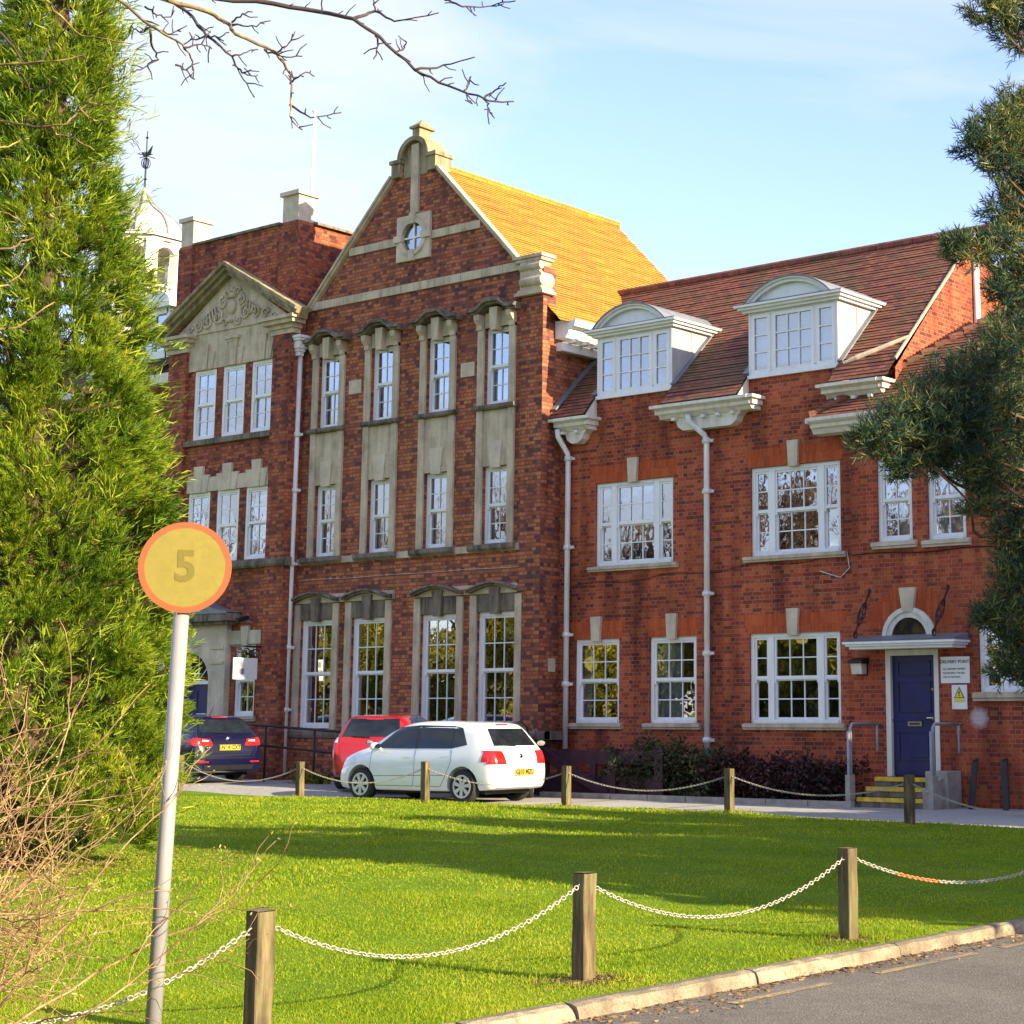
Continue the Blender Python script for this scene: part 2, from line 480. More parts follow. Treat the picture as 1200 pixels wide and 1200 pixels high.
def sign_disc_mat(name, col, trans):
    t = NT(name)
    v = t.world()
    f = t.noise(v, 28, 5, 0.7)
    c = t.ramp(f, [(0.3, tuple(x * 0.78 for x in col)), (0.7, col)])
    c = t.mix(t.ramp(t.noise(v, 7, 6, 0.75), [(0.5, 0.0), (0.72, 0.5)]), c, tuple(x * 0.5 + 0.03 for x in col))
    t.base(c)
    t.set(Roughness=0.35)
    tr = t.new('BsdfTranslucent')
    t.link(c, tr.inputs[0])
    ms = t.new('MixShader')
    ms.inputs[0].default_value = trans
    t.link(t.b.outputs[0], ms.inputs[1])
    t.link(tr.outputs[0], ms.inputs[2])
    t.link(ms.outputs[0], t.out.inputs[0])
    return t.m
M['disc_yellow'] = sign_disc_mat('faded yellow sign face', (0.36, 0.29, 0.055), 0.35)
M['disc_red'] = sign_disc_mat('faded red sign rim', (0.55, 0.15, 0.055), 0.4)
M['disc_digit'] = sign_disc_mat('faded sign digit', (0.23, 0.185, 0.03), 0.3)

# ------------------------------------------------------------------ mesh helpers
def tag(o, label=None, cat=None, group=None, kind=None):
    if label: o['label'] = label
    if cat: o['category'] = cat
    if group: o['group'] = group
    if kind: o['kind'] = kind
    return o

def empty(name, loc, label=None, cat=None, group=None, rz=0.0):
    o = bpy.data.objects.new(name, None)
    o.empty_display_size = 0.2
    o.location = loc
    o.rotation_euler = (0, 0, rz)
    COL.objects.link(o)
    return tag(o, label, cat, group)

def copy_tree(o, parent=None):
    c = o.copy()
    COL.objects.link(c)
    c.parent = parent
    for ch in list(o.children):
        copy_tree(ch, c)
    return c

class MB:
    """collects faces; box-projected UVs in metres unless given"""
    def __init__(s):
        s.v, s.f, s.uv = [], [], []
    def face(s, pts, uv=None):
        i = len(s.v)
        pts = [tuple(p) for p in pts]
        s.v += pts
        s.f.append(list(range(i, i + len(pts))))
        if uv is None:
            a, b, c = Vector(pts[0]), Vector(pts[1]), Vector(pts[2])
            n = (b - a).cross(c - a)
            ax, ay, az = abs(n.x), abs(n.y), abs(n.z)
            if az >= ax and az >= ay: uv = [(p[0], p[1]) for p in pts]
            elif ay >= ax: uv = [(p[0], p[2]) for p in pts]
            else: uv = [(p[1], p[2]) for p in pts]
        s.uv.append(uv)
    def box(s, x0, x1, y0, y1, z0, z1):
        if x0 > x1: x0, x1 = x1, x0
        if y0 > y1: y0, y1 = y1, y0
        P = [(x0, y0, z0), (x1, y0, z0), (x1, y1, z0), (x0, y1, z0), (x0, y0, z1), (x1, y0, z1), (x1, y1, z1), (x0, y1, z1)]
        for q in ((0, 1, 5, 4), (1, 2, 6, 5), (2, 3, 7, 6), (3, 0, 4, 7), (4, 5, 6, 7), (3, 2, 1, 0)):
            s.face([P[k] for k in q])
        return s
    def obox(s, c, ux, uy, uz):
        """box from centre and three half-axis vectors"""
        c, ux, uy, uz = map(Vector, (c, ux, uy, uz))
        P = [c - ux - uy - uz, c + ux - uy - uz, c + ux + uy - uz, c - ux + uy - uz, c - ux - uy + uz, c + ux - uy + uz, c + ux + uy + uz, c - ux + uy + uz]
        for q in ((0, 1, 5, 4), (1, 2, 6, 5), (2, 3, 7, 6), (3, 0, 4, 7), (4, 5, 6, 7), (3, 2, 1, 0)):
            s.face([P[k] for k in q])
        return s
    def prism(s, poly, a0, a1, axis='y'):
        """poly in (x,z) extruded along y, or in (y,z) along x, or (x,y) along z"""
        def P(p, a):
            return (p[0], a, p[1]) if axis == 'y' else (a, p[0], p[1]) if axis == 'x' else (p[0], p[1], a)
        ar = sum(poly[i][0] * poly[(i + 1) % len(poly)][1] - poly[(i + 1) % len(poly)][0] * poly[i][1] for i in range(len(poly)))
        if (ar < 0): poly = poly[::-1]
        if axis == 'y':
            lo, hi = min(a0, a1), max(a0, a1)
            s.face([P(p, lo) for p in poly]); s.face([P(p, hi) for p in poly[::-1]])
        else:
            lo, hi = min(a0, a1), max(a0, a1)
            s.face([P(p, hi) for p in poly]); s.face([P(p, lo) for p in poly[::-1]])
        n = len(poly)
        for i in range(n):
            p, q = poly[i], poly[(i + 1) % n]
            if axis == 'y': s.face([P(p, hi), P(q, hi), P(q, lo), P(p, lo)])
            else: s.face([P(p, lo), P(q, lo), P(q, hi), P(p, hi)])
        return s
    def tube(s, pts, r, n=8, cap=True):
        pts = [Vector(p) for p in pts]
        rs = r if isinstance(r, (list, tuple)) else [r] * len(pts)
        rings = []
        up = None
        for i, p in enumerate(pts):
            d = (pts[min(i + 1, len(pts) - 1)] - pts[max(i - 1, 0)])
            if d.length < 1e-9: d = Vector((0, 0, 1))
            d.normalize()
            if up is None:
                up = Vector((0, 0, 1)) if abs(d.z) < 0.9 else Vector((1, 0, 0))
            a = up - d * up.dot(d)
            if a.length < 1e-6: a = d.orthogonal()
            a.normalize(); up = a
            b = d.cross(a)
            rings.append([p + (a * math.cos(2 * math.pi * k / n) + b * math.sin(2 * math.pi * k / n)) * rs[i] for k in range(n)])
        base = len(s.v)
        for R in rings: s.v += [tuple(q) for q in R]
        for i in range(len(rings) - 1):
            for k in range(n):
                a, b = base + i * n + k, base + i * n + (k + 1) % n
                s.f.append([a, b, b + n, a + n]); s.uv.append(None)
        if cap:
            s.f.append([base + k for k in range(n)][::-1]); s.uv.append(None)
            e = base + (len(rings) - 1) * n
            s.f.append([e + k for k in range(n)]); s.uv.append(None)
        return s
    def lathe(s, prof, c, n=24, axis='z', cap=True):
        """prof: (r, h) pairs; c centre"""
        base = len(s.v)
        c = Vector(c)
        for r, h in prof:
            for k in range(n):
                t = 2 * math.pi * k / n
                q = (r * math.cos(t), r * math.sin(t), h)
                if axis == 'y': q = (q[0], h, q[1])
                if axis == 'x': q = (h, q[0], q[1])
                s.v.append(tuple(c + Vector(q)))
        for i in range(len(prof) - 1):
            for k in range(n):
                a, b = base + i * n + k, base + i * n + (k + 1) % n
                f = [a, b, b + n, a + n]
                if axis == 'y': f = f[::-1]
                s.f.append(f); s.uv.append(None)
        if cap and prof[0][0] > 1e-5:
            f = [base + k for k in range(n)]
            s.f.append(f if axis == 'y' else f[::-1]); s.uv.append(None)
        if cap and prof[-1][0] > 1e-5:
            e = base + (len(prof) - 1) * n
            f = [e + k for k in range(n)]
            s.f.append(f[::-1] if axis == 'y' else f); s.uv.append(None)
        return s
    def wall(s, Y, x0, x1, z0, z1, holes, depth=0.14):
        """a wall on the plane y=Y facing -Y with rectangular openings and their reveals"""
        xs = sorted({x0, x1, *[h[0] for h in holes], *[h[1] for h in holes]})
        zs = sorted({z0, z1, *[h[2] for h in holes], *[h[3] for h in holes]})
        xs = [x for x in xs if x0 <= x <= x1]; zs = [z for z in zs if z0 <= z <= z1]
        for i in range(len(xs) - 1):
            for j in range(len(zs) - 1):
                cx, cz = (xs[i] + xs[i + 1]) / 2, (zs[j] + zs[j + 1]) / 2
                if any(h[0] < cx < h[1] and h[2] < cz < h[3] for h in holes): continue
                s.face([(xs[i], Y, zs[j]), (xs[i + 1], Y, zs[j]), (xs[i + 1], Y, zs[j + 1]), (xs[i], Y, zs[j + 1])])
        for a, b, c, d in holes:
            y1 = Y + depth
            s.face([(a, Y, c), (a, Y, d), (a, y1, d), (a, y1, c)])
            s.face([(b, Y, c), (b, y1, c), (b, y1, d), (b, Y, d)])
            s.face([(a, Y, d), (b, Y, d), (b, y1, d), (a, y1, d)])
            s.face([(a, Y, c), (a, y1, c), (b, y1, c), (b, Y, c)])
        return s
    def mark(s):
        s.marks = getattr(s, 'marks', []) + [(len(s.v), len(s.f))]
        return s
    def build_each(s, name, mat, parent=None, smooth=False, bevel=0.0):
        """one object per piece between marks"""
        out = []; v0 = f0 = 0
        for v1, f1 in getattr(s, 'marks', []) + [(len(s.v), len(s.f))]:
            if f1 > f0:
                m = MB(); m.v = s.v[v0:v1]; m.f = [[i - v0 for i in f] for f in s.f[f0:f1]]; m.uv = s.uv[f0:f1]
                out.append(m.build(name, mat, parent, smooth, bevel))
            v0, f0 = v1, f1
        return out
    def build(s, name, mat, parent=None, smooth=False, bevel=0.0):
        org = Vector((0, 0, 0))
        p = parent
        while p is not None:
            org += p.location; p = p.parent
        me = bpy.data.meshes.new(name)
        me.from_pydata([(a - org.x, b - org.y, c - org.z) for a, b, c in s.v], [], s.f)
        uvl = me.uv_layers.new(name='UVMap')
        flat = []
        for f, uv in zip(s.f, s.uv):
            flat += uv if uv else [(s.v[i][0] + s.v[i][1], s.v[i][2]) for i in f]
        uvl.data.foreach_set('uv', np.array(flat, dtype=np.float32).ravel())
        if smooth:
            me.polygons.foreach_set('use_smooth', [True] * len(me.polygons))
        me.materials.append(mat)
        me.update()
        o = bpy.data.objects.new(name, me)
        COL.objects.link(o)
        o.parent = parent
        if bevel:
            weld(o)
            b = o.modifiers.new('bevel', 'BEVEL')
            b.width = bevel; b.segments = 2; b.limit_method = 'ANGLE'
        return o

def weld(o):
    m = o.modifiers.new('weld', 'WELD')
    m.merge_threshold = 0.0004

def np_mesh(name, verts, faces, mat, parent=None, smooth=False):
    """big meshes from numpy arrays; faces (N,k)"""
    me = bpy.data.meshes.new(name)
    n, k = faces.shape
    me.vertices.add(len(verts)); me.loops.add(n * k); me.polygons.add(n)
    org = np.zeros(3); p = parent
    while p is not None:
        org += np.array(p.location); p = p.parent
    me.vertices.foreach_set('co', (verts - org).astype(np.float32).ravel())
    me.loops.foreach_set('vertex_index', faces.astype(np.int32).ravel())
    me.polygons.foreach_set('loop_start', np.arange(0, n * k, k, dtype=np.int32))
    me.polygons.foreach_set('loop_total', np.full(n, k, dtype=np.int32))
    if smooth:
        me.polygons.foreach_set('use_smooth', np.ones(n, dtype=bool))
    me.update(calc_edges=True)
    me.validate()
    me.materials.append(mat)
    o = bpy.data.objects.new(name, me)
    COL.objects.link(o)
    o.parent = parent
    return o

def norm(a):
    return a / np.maximum(np.linalg.norm(a, axis=-1, keepdims=True), 1e-9)

def blades(origin, direc, length, width, bend=0.0, side=None):
    """tapered leaf blades as 2-quad strips -> verts, faces(4)"""
    n = len(origin)
    direc = norm(direc)
    if side is None:
        side = norm(np.cross(direc, norm(RNG.normal(size=(n, 3)))))
    L = length[:, None]; w = width[:, None]
    bend = np.asarray(bend)[:, None] if np.ndim(bend) else bend
    nrm = np.cross(side, direc)
    p0 = origin; p1 = origin + direc * L * 0.5 + nrm * L * bend * 0.12; p2 = origin + direc * L + nrm * L * bend * -0.2
    V = np.stack([p0 - side * w * 0.4, p0 + side * w * 0.4, p1 + side * w * 0.55, p1 - side * w * 0.55, p2 + side * w * 0.1, p2 - side * w * 0.1], axis=1).reshape(-1, 3)
    b = (np.arange(n) * 6)[:, None]
    F = np.concatenate([b + np.array([0, 1, 2, 3]), b + np.array([3, 2, 4, 5])], axis=0)
    return V, F

def smooth01(t):
    t = min(1, max(0, t)); return t * t * (3 - 2 * t)

def text_mesh(body, size, name, mat, parent, matrix, extrude=0.001, bold=0.0, align='CENTER'):
    cu = bpy.data.curves.new(name, 'FONT')
    cu.body = body; cu.size = size; cu.extrude = extrude; cu.offset = bold
    cu.align_x = align; cu.align_y = 'CENTER'
    tmp = bpy.data.objects.new(name, cu)
    COL.objects.link(tmp)
    dg = bpy.context.evaluated_depsgraph_get()
    me = bpy.data.meshes.new_from_object(tmp.evaluated_get(dg))
    bpy.data.objects.remove(tmp)
    org = Vector((0, 0, 0)); p = parent
    while p is not None:
        org += p.location; p = p.parent
    me.transform(Matrix.Translation(-org) @ matrix)
    me.materials.clear(); me.materials.append(mat)
    o = bpy.data.objects.new(name, me)
    COL.objects.link(o)
    o.parent = parent
    return o

FRONT = Matrix(((1, 0, 0, 0), (0, 0, -1, 0), (0, 1, 0, 0), (0, 0, 0, 1)))   # text in xz facing -Y

# ------------------------------------------------------------------ ground
def far_rise(x, y):
    return 0.14 * smooth01((-27.0 - x) / 3.0) * smooth01((y - 23.2) / 1.2)
def ground_z(x, y):
    near = -0.2 * (1 - smooth01((y - 14.5) / 7.0)) if x > -9 else -0.2 + 0.2 * smooth01((y - 14.5) / 7.0)
    return near + far_rise(x, y)
def lawn_z(x, y):
    t = smooth01((-7.4 - x) / 7.0)
    u = smooth01((y - 6) / 17.0)
    a = t * (0.35 + 0.65 * max(u, t))
    hump = 0.05 * math.exp(-((x + 21) / 5.0) ** 2 - ((y - 22) / 2.0) ** 2)
    edge = 0.045 * smooth01((23.9 - y) / 0.5) - 0.045
    return -0.125 + 0.18 * a + hump + edge + 0.018 * min(1, t * 4) * math.sin(x * 0.9 + 1.3 * math.sin(y * 0.7)) + 0.05 * smooth01((-27 - x) / 4)

def sheet(name, mat, xs, ys, zf, inside=None):
    mb = MB()
    for i in range(len(xs) - 1):
        for j in range(len(ys) - 1):
            q = [(xs[i], ys[j]), (xs[i + 1], ys[j]), (xs[i + 1], ys[j + 1]), (xs[i], ys[j + 1])]
            if inside and not inside((xs[i] + xs[i + 1]) / 2, (ys[j] + ys[j + 1]) / 2): continue
            mb.face([(x, y, zf(x, y)) for x, y in q])
    o = mb.build(name, mat, None, True)
    weld(o)
    return o

def steps(*seg):
    out = []
    for a, b, n in seg:
        out += list(np.linspace(a, b, n, endpoint=False))
    return [float(v) for v in out] + [float(seg[-1][1])]

g = sheet('ground', M['lawn'], steps((-900, -120, 6), (-120, -40, 8), (-40, 20, 40), (20, 120, 8), (120, 900, 6)),
          steps((-900, -100, 6), (-100, -10, 8), (-10, 32, 42), (32, 120, 8), (120, 900, 6)), lambda x, y: ground_z(x, y) - 0.13)
tag(g, kind='structure')
# the drive in front (right) and the forecourt tarmac along the building
o = sheet('road', M['road'], steps((-7.32, 6.0, 22)), steps((-30, 5, 12), (5, 30, 40)), lambda x, y: ground_z(x, y))
tag(o, kind='structure')
o = sheet('forecourt', M['forecourt'], steps((-60, -34, 10), (-34, -7.33, 60)), steps((23.3, 29.6, 16)), lambda x, y: ground_z(x, y) + 0.0)
tag(o, kind='structure')
o = sheet('lawn', M['lawn'], steps((-60, -26, 24), (-26, -7.40, 70)), steps((-25, 0, 12), (0, 23.95, 90)), lawn_z)
tag(o, kind='structure')

# kerb stones along the drive
mb = MB()
y = -6.0
k = 0
while y < 23.4:
    L = 0.905
    y1 = y + L - 0.02
    gz = ground_z(-7.2, y + L / 2)
    j = random.uniform(-0.006, 0.006)
    ch = 0.03
    # profile across x with a worn front arris
    top = max(gz + 0.09, lawn_z(-7.45, y + .5) + 0.014)
    prof = [(-7.41 + j, gz - 0.1), (-7.41 + j, top), (-7.335 + j, top + 0.004), (-7.30 + j, top - 0.012), (-7.285 + j, top - 0.04), (-7.27 + j, gz - 0.1)]
    NS = 9
    rows = []
    for q in range(NS + 1):
        yy = y + (y1 - y) * q / NS
        sag = random.uniform(-0.006, 0.006) + ((0.010 + (0.014 if random.random() < 0.35 else 0)) if q in (0, NS) else 0)
        rows.append([(a_ - (sag if k_ in (2, 3, 4) else 0) + random.uniform(-.003, .003), yy, b_ - (sag * 0.8 if k_ in (2, 3, 4) else 0) + random.uniform(-.003, .003)) for k_, (a_, b_) in enumerate(prof)])
    i0 = len(mb.v); npf = len(prof)
    for row in rows: mb.v += row
    for q in range(NS):
        for i in range(npf - 1):
            mb.f.append([i0 + q * npf + i, i0 + q * npf + i + 1, i0 + (q + 1) * npf + i + 1, i0 + (q + 1) * npf + i]); mb.uv.append(None)
    mb.f.append([i0 + i for i in range(npf)][::-1]); mb.uv.append(None)
    mb.f.append([i0 + NS * npf + i for i in range(npf)]); mb.uv.append(None)
    y += L
o = mb.build('kerb', M['kerb'])
tag(o, kind='structure')
# low kerb along the foot of the building, right of the gable
mb = MB()
x = -24.6
while x < -17.9:
    mb.box(x, x + 0.88, 27.35, 27.47, -0.05, 0.10); x += 0.9
o = mb.build('kerb', M['concrete'])
tag(o, kind='structure')

# painted lines
mb = MB()
for a, b in ((6.0, 8.6), (9.5, 10.6), (11.2, 12.6), (13.0, 16.0)):
    n = 8
    for i in range(n):
        ya, yb = a + (b - a) * i / n, a + (b - a) * (i + 1) / n
        wob = 0.008 * math.sin(i * 2.1)
        mb.face([(-6.98 + wob, ya, ground_z(-6.98, ya) + .004), (-6.90 + wob, ya, ground_z(-6.9, ya) + .004), (-6.90 - wob, yb, ground_z(-6.9, yb) + .004), (-6.98 - wob, yb, ground_z(-6.98, yb) + .004)])
o = mb.build('road_marking', M['line'])
tag(o, kind='structure')
mb = MB()
for x in (-22.55, -19.9):
    for ya, yb in ((24.9, 27.2),):
        mb.face([(x, ya, .004), (x + .1, ya, .004), (x + .1, yb, .004), (x, yb, .004)])
o = mb.build('bay_marking', M['line'])
tag(o, kind='structure')
mb = MB()
for x in np.arange(-19.4, -9, 1.7):
    mb.face([(x, 24.55, .004), (x + 1.0, 24.6, .004), (x + 1.0, 24.68, .004), (x, 24.63, .004)])
o = mb.build('edge_marking', M['line_white'])
tag(o, kind='structure')

# ------------------------------------------------------------------ the school building
B = empty('school_building', (-26, 28, 0), 'red brick school of joined blocks with stone dressings and clay tile roofs', 'school building')
YR, YG, YL, YW = 28.75, 28.14, 27.8, 28.6

def sash_window(x0, x1, z0, z1, Y, lights, rows=(2, 2), glass='glass', sash=True, sill=None, key=None, bars=0.022, curtain=None, name='window', fr=0.075, sillm='stone', recess=0.05, lean=None):
    """frame (the part's own mesh), pane, sill, keystone, curtain as its sub-parts. lights: list of (fraction, columns)"""
    f = MB(); p = MB()
    yf = Y + recess                         # face of the outer frame
    dep = 0.09
    f.box(x0, x0 + fr, yf, yf + dep, z0, z1); f.box(x1 - fr, x1, yf, yf + dep, z0, z1)
    f.box(x0 + fr, x1 - fr, yf, yf + dep, z1 - fr, z1); f.box(x0 + fr, x1 - fr, yf - 0.015, yf + dep, z0, z0 + fr * 0.9)
    ix0, ix1, iz0, iz1 = x0 + fr, x1 - fr, z0 + fr * 0.9, z1 - fr
    mull = 0.13
    tot = sum(l[0] for l in lights)
    free = ix1 - ix0 - mull * (len(lights) - 1)
    x = ix0
    for li, (frac, cols) in enumerate(lights):
        wd = free * frac / tot
        a, b = x, x + wd
        if li:
            f.box(a - mull, a, yf + 0.002, yf + dep, iz0, iz1)
        zm = iz0 + (iz1 - iz0) * rows[1] / (rows[0] + rows[1]) if sash else None
        st = 0.045
        parts = [(zm, iz1, rows[0], yf + 0.025), (iz0, zm, rows[1], yf + 0.06)] if sash else [(iz0, iz1, rows[0], yf + 0.03)]
        for (c, d, nr, ys) in parts:
            f.box(a, a + st, ys, ys + 0.03, c, d); f.box(b - st, b, ys, ys + 0.03, c, d)
            f.box(a + st, b - st, ys, ys + 0.03, d - st, d); f.box(a + st, b - st, ys, ys + 0.03, c, c + st)
            for i in range(1, cols):
                xx = a + st + (b - a - 2 * st) * i / cols
                f.box(xx - bars / 2, xx + bars / 2, ys + 0.004, ys + 0.024, c + st, d - st)
            for i in range(1, nr):
                zz = c + st + (d - c - 2 * st) * i / nr
                f.box(a + st, b - st, ys + 0.006, ys + 0.022, zz - bars / 2, zz + bars / 2)
            dy = random.uniform(-0.004, 0.004); dx = random.uniform(-0.004, 0.004)
            p.face([(a + st, ys + 0.02 - dx, c + st), (b - st, ys + 0.02 + dx, c + st), (b - st, ys + 0.02 + dx + dy, d - st), (a + st, ys + 0.02 - dx + dy, d - st)])
        if sash:      # meeting rail
            f.box(a, b, yf + 0.018, yf + 0.07, zm - 0.02, zm + 0.028)
            for hx in (a, b - 0.04):
                f.box(hx, hx + 0.04, yf + 0.02, yf + 0.045, zm - 0.085, zm - 0.02)
        x = b + mull
    w = f.build(name, M['white'], B)
    p.build('pane', M[glass], w)
    if curtain:
        c = MB()
        n = max(4, int((ix1 - ix0) / 0.05))
        ca, cb, za, zb = curtain
        pts = []
        for i in range(n + 1):
            pts.append((ix0 + (ix1 - ix0) * (ca + (cb - ca) * i / n), yf + 0.16 + 0.02 * (i % 2)))
        for i in range(n):
            (xa, ya), (xb, yb) = pts[i], pts[i + 1]
            c.face([(xa, ya, iz0 + (iz1 - iz0) * za), (xb, yb, iz0 + (iz1 - iz0) * za), (xb, yb, iz0 + (iz1 - iz0) * zb), (xa, ya, iz0 + (iz1 - iz0) * zb)])
        c.build('curtain', M['curtain'], w)
    if sill:
        s = MB()
        ex, pj, th = sill
        s.prism([(Y + 0.06, z0), (Y + 0.06, z0 - th), (Y - pj + 0.03, z0 - th), (Y - pj + 0.03, z0 - th * 0.72), (Y - pj, z0 - th * 0.62), (Y - pj, z0 - 0.02), (Y - 0.02, z0)], x0 - ex, x1 + ex, 'x')
        s.build('sill', M[sillm], w)
    if key:
        kz0, kz1, kw, kt = key
        s = MB(); cx = (x0 + x1) / 2
        s.prism([(cx - kw / 2 * 0.78, kz0), (cx + kw / 2 * 0.78, kz0), (cx + kw / 2, kz1), (cx - kw / 2, kz1)], Y - kt, Y + 0.05)
        s.build('keystone', M['stone_pale'], w)
    return w

# ---- openings
right_holes = [(-24.41, -22.39, 4.57, 6.28), (-20.49, -18.44, 4.57, 6.28), (-24.93, -23.76, 1.42, 3.10), (-22.98, -21.81, 1.42, 3.10), (-20.54, -18.49, 1.42, 3.10),
               (-24.34, -22.45, 8.08, 9.34), (-20.46, -18.47, 8.08, 9.34)]
mb = MB()
mb.wall(YR, -25.38, -17.2, -0.3, 7.7, [h for h in right_holes if h[2] < 7], 0.16)
# brick rises behind the two dormer sills
for a, b in ((-24.42, -22.36), (-20.54, -18.39)):
    mb.box(a, b, YR, YR + 0.3, 7.7, 8.07)
# gable end wall of the right block facing +X
mb.face([(-17.2, YR, -0.3), (-17.2, 35.2, -0.3), (-17.2, 35.2, 7.9), (-17.2, 31.95, 11.12), (-17.2, YR, 7.9)])
mb.face([(-17.2, 35.2, -0.3), (-25.4, 35.2, -0.3), (-25.4, 35.2, 7.9), (-17.2, 35.2, 7.9)])
mb.build('brick_wall', M['brick_side'], B)

# rubbed brick flat arches over the right block windows
mb = MB()
for h in right_holes[:5]:
    a, b, z = h[0], h[1], h[3]
    t = 0.36
    mb.prism([(a - 0.02, z), (b + 0.02, z), (b + 0.17, z + t), (a - 0.17, z + t)], YR - 0.004, YR + 0.1).mark()
mb.build_each('flat_arch', M['brick_rub'], B)
L3 = [(1, 1), (3.1, 3), (1, 1)]
sash_window(*right_holes[0], YR, L3, sill=(0.14, 0.1, 0.11), key=(6.24, 6.74, 0.26, 0.07), curtain=(0, 1, 0, 0.0))
sash_window(*right_holes[1], YR, L3, sill=(0.14, 0.1, 0.11), key=(6.24, 6.74, 0.26, 0.07))
sash_window(*right_holes[2], YR, [(1, 3)], sill=(0.12, 0.1, 0.12), key=(3.05, 3.55, 0.27, 0.07), glass='glass_dim', curtain=(0.0, 0.2, 0.0, 1.0))
sash_window(*right_holes[3], YR, [(1, 3)], sill=(0.12, 0.1, 0.12), key=(3.05, 3.55, 0.27, 0.07), glass='glass_dim', curtain=(0.0, 0.62, 0.0, 1.0))
sash_window(*right_holes[4], YR, L3, sill=(0.12, 0.1, 0.12), key=(3.05, 3.55, 0.27, 0.07), glass='glass_dim')

# ---- dark panels standing in for unlit rooms behind every facade
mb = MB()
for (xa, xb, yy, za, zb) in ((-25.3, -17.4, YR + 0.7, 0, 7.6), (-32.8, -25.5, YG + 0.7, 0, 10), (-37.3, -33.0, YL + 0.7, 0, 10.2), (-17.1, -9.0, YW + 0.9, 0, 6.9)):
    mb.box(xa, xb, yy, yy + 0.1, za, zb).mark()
mb.build_each('dark_backing', M['dark'], B)

# ---- gable block
GC = [-31.99, -30.22, -28.44, -26.68]
GG = [-32.14, -30.44, -28.26, -26.58]
gholes = [(c - 0.37, c + 0.37, 8.11, 9.79) for c in GC] + [(c - 0.37, c + 0.37, 5.14, 6.78) for c in GC] + [(c - 0.55, c + 0.55, 1.29, 3.71) for c in GG]
mb = MB()
mb.wall(YG, -32.9, -25.38, -0.3, 10.94, gholes, 0.2)
apexL, apexR = (-29.99, 13.71), (-28.65, 13.71)
mb.face([(-32.62, YG, 10.94), (-25.96, YG, 10.94), (-28.62, YG, 13.62), (-28.75, YG, 14.05), (-29.85, YG, 14.05), (-29.98, YG, 13.62)])
# right return
mb.face([(-25.38, YG, -0.3), (-25.38, 35.2, -0.3), (-25.38, 35.2, 9.6), (-25.38, YG, 9.6)])
mb.face([(-25.38, YG, 9.6), (-25.38, YG + 0.4, 9.6), (-25.38, YG + 0.4, 10.94), (-25.38, YG, 10.94)])
mb.face([(-25.38, YG + 0.4, 9.6), (-26.0, YG + 0.4, 9.6), (-26.0, YG + 0.4, 10.94), (-25.38, YG + 0.4, 10.94)])
# back gable
mb.face([(-25.38, 35.03, -0.3), (-32.9, 35.03, -0.3), (-32.9, 35.03, 10.3), (-29.25, 35.03, 13.9), (-25.38, 35.03, 10.0)])
mb.build('brick_wall', M['brick_gable'], B)
mb = MB()     # corner pier, a little proud
mb.box(-25.97, -25.36, YG - 0.032, YG + 0.2, 1.24, 10.3)
mb.build('corner_pier', M['brick_gable'], B)

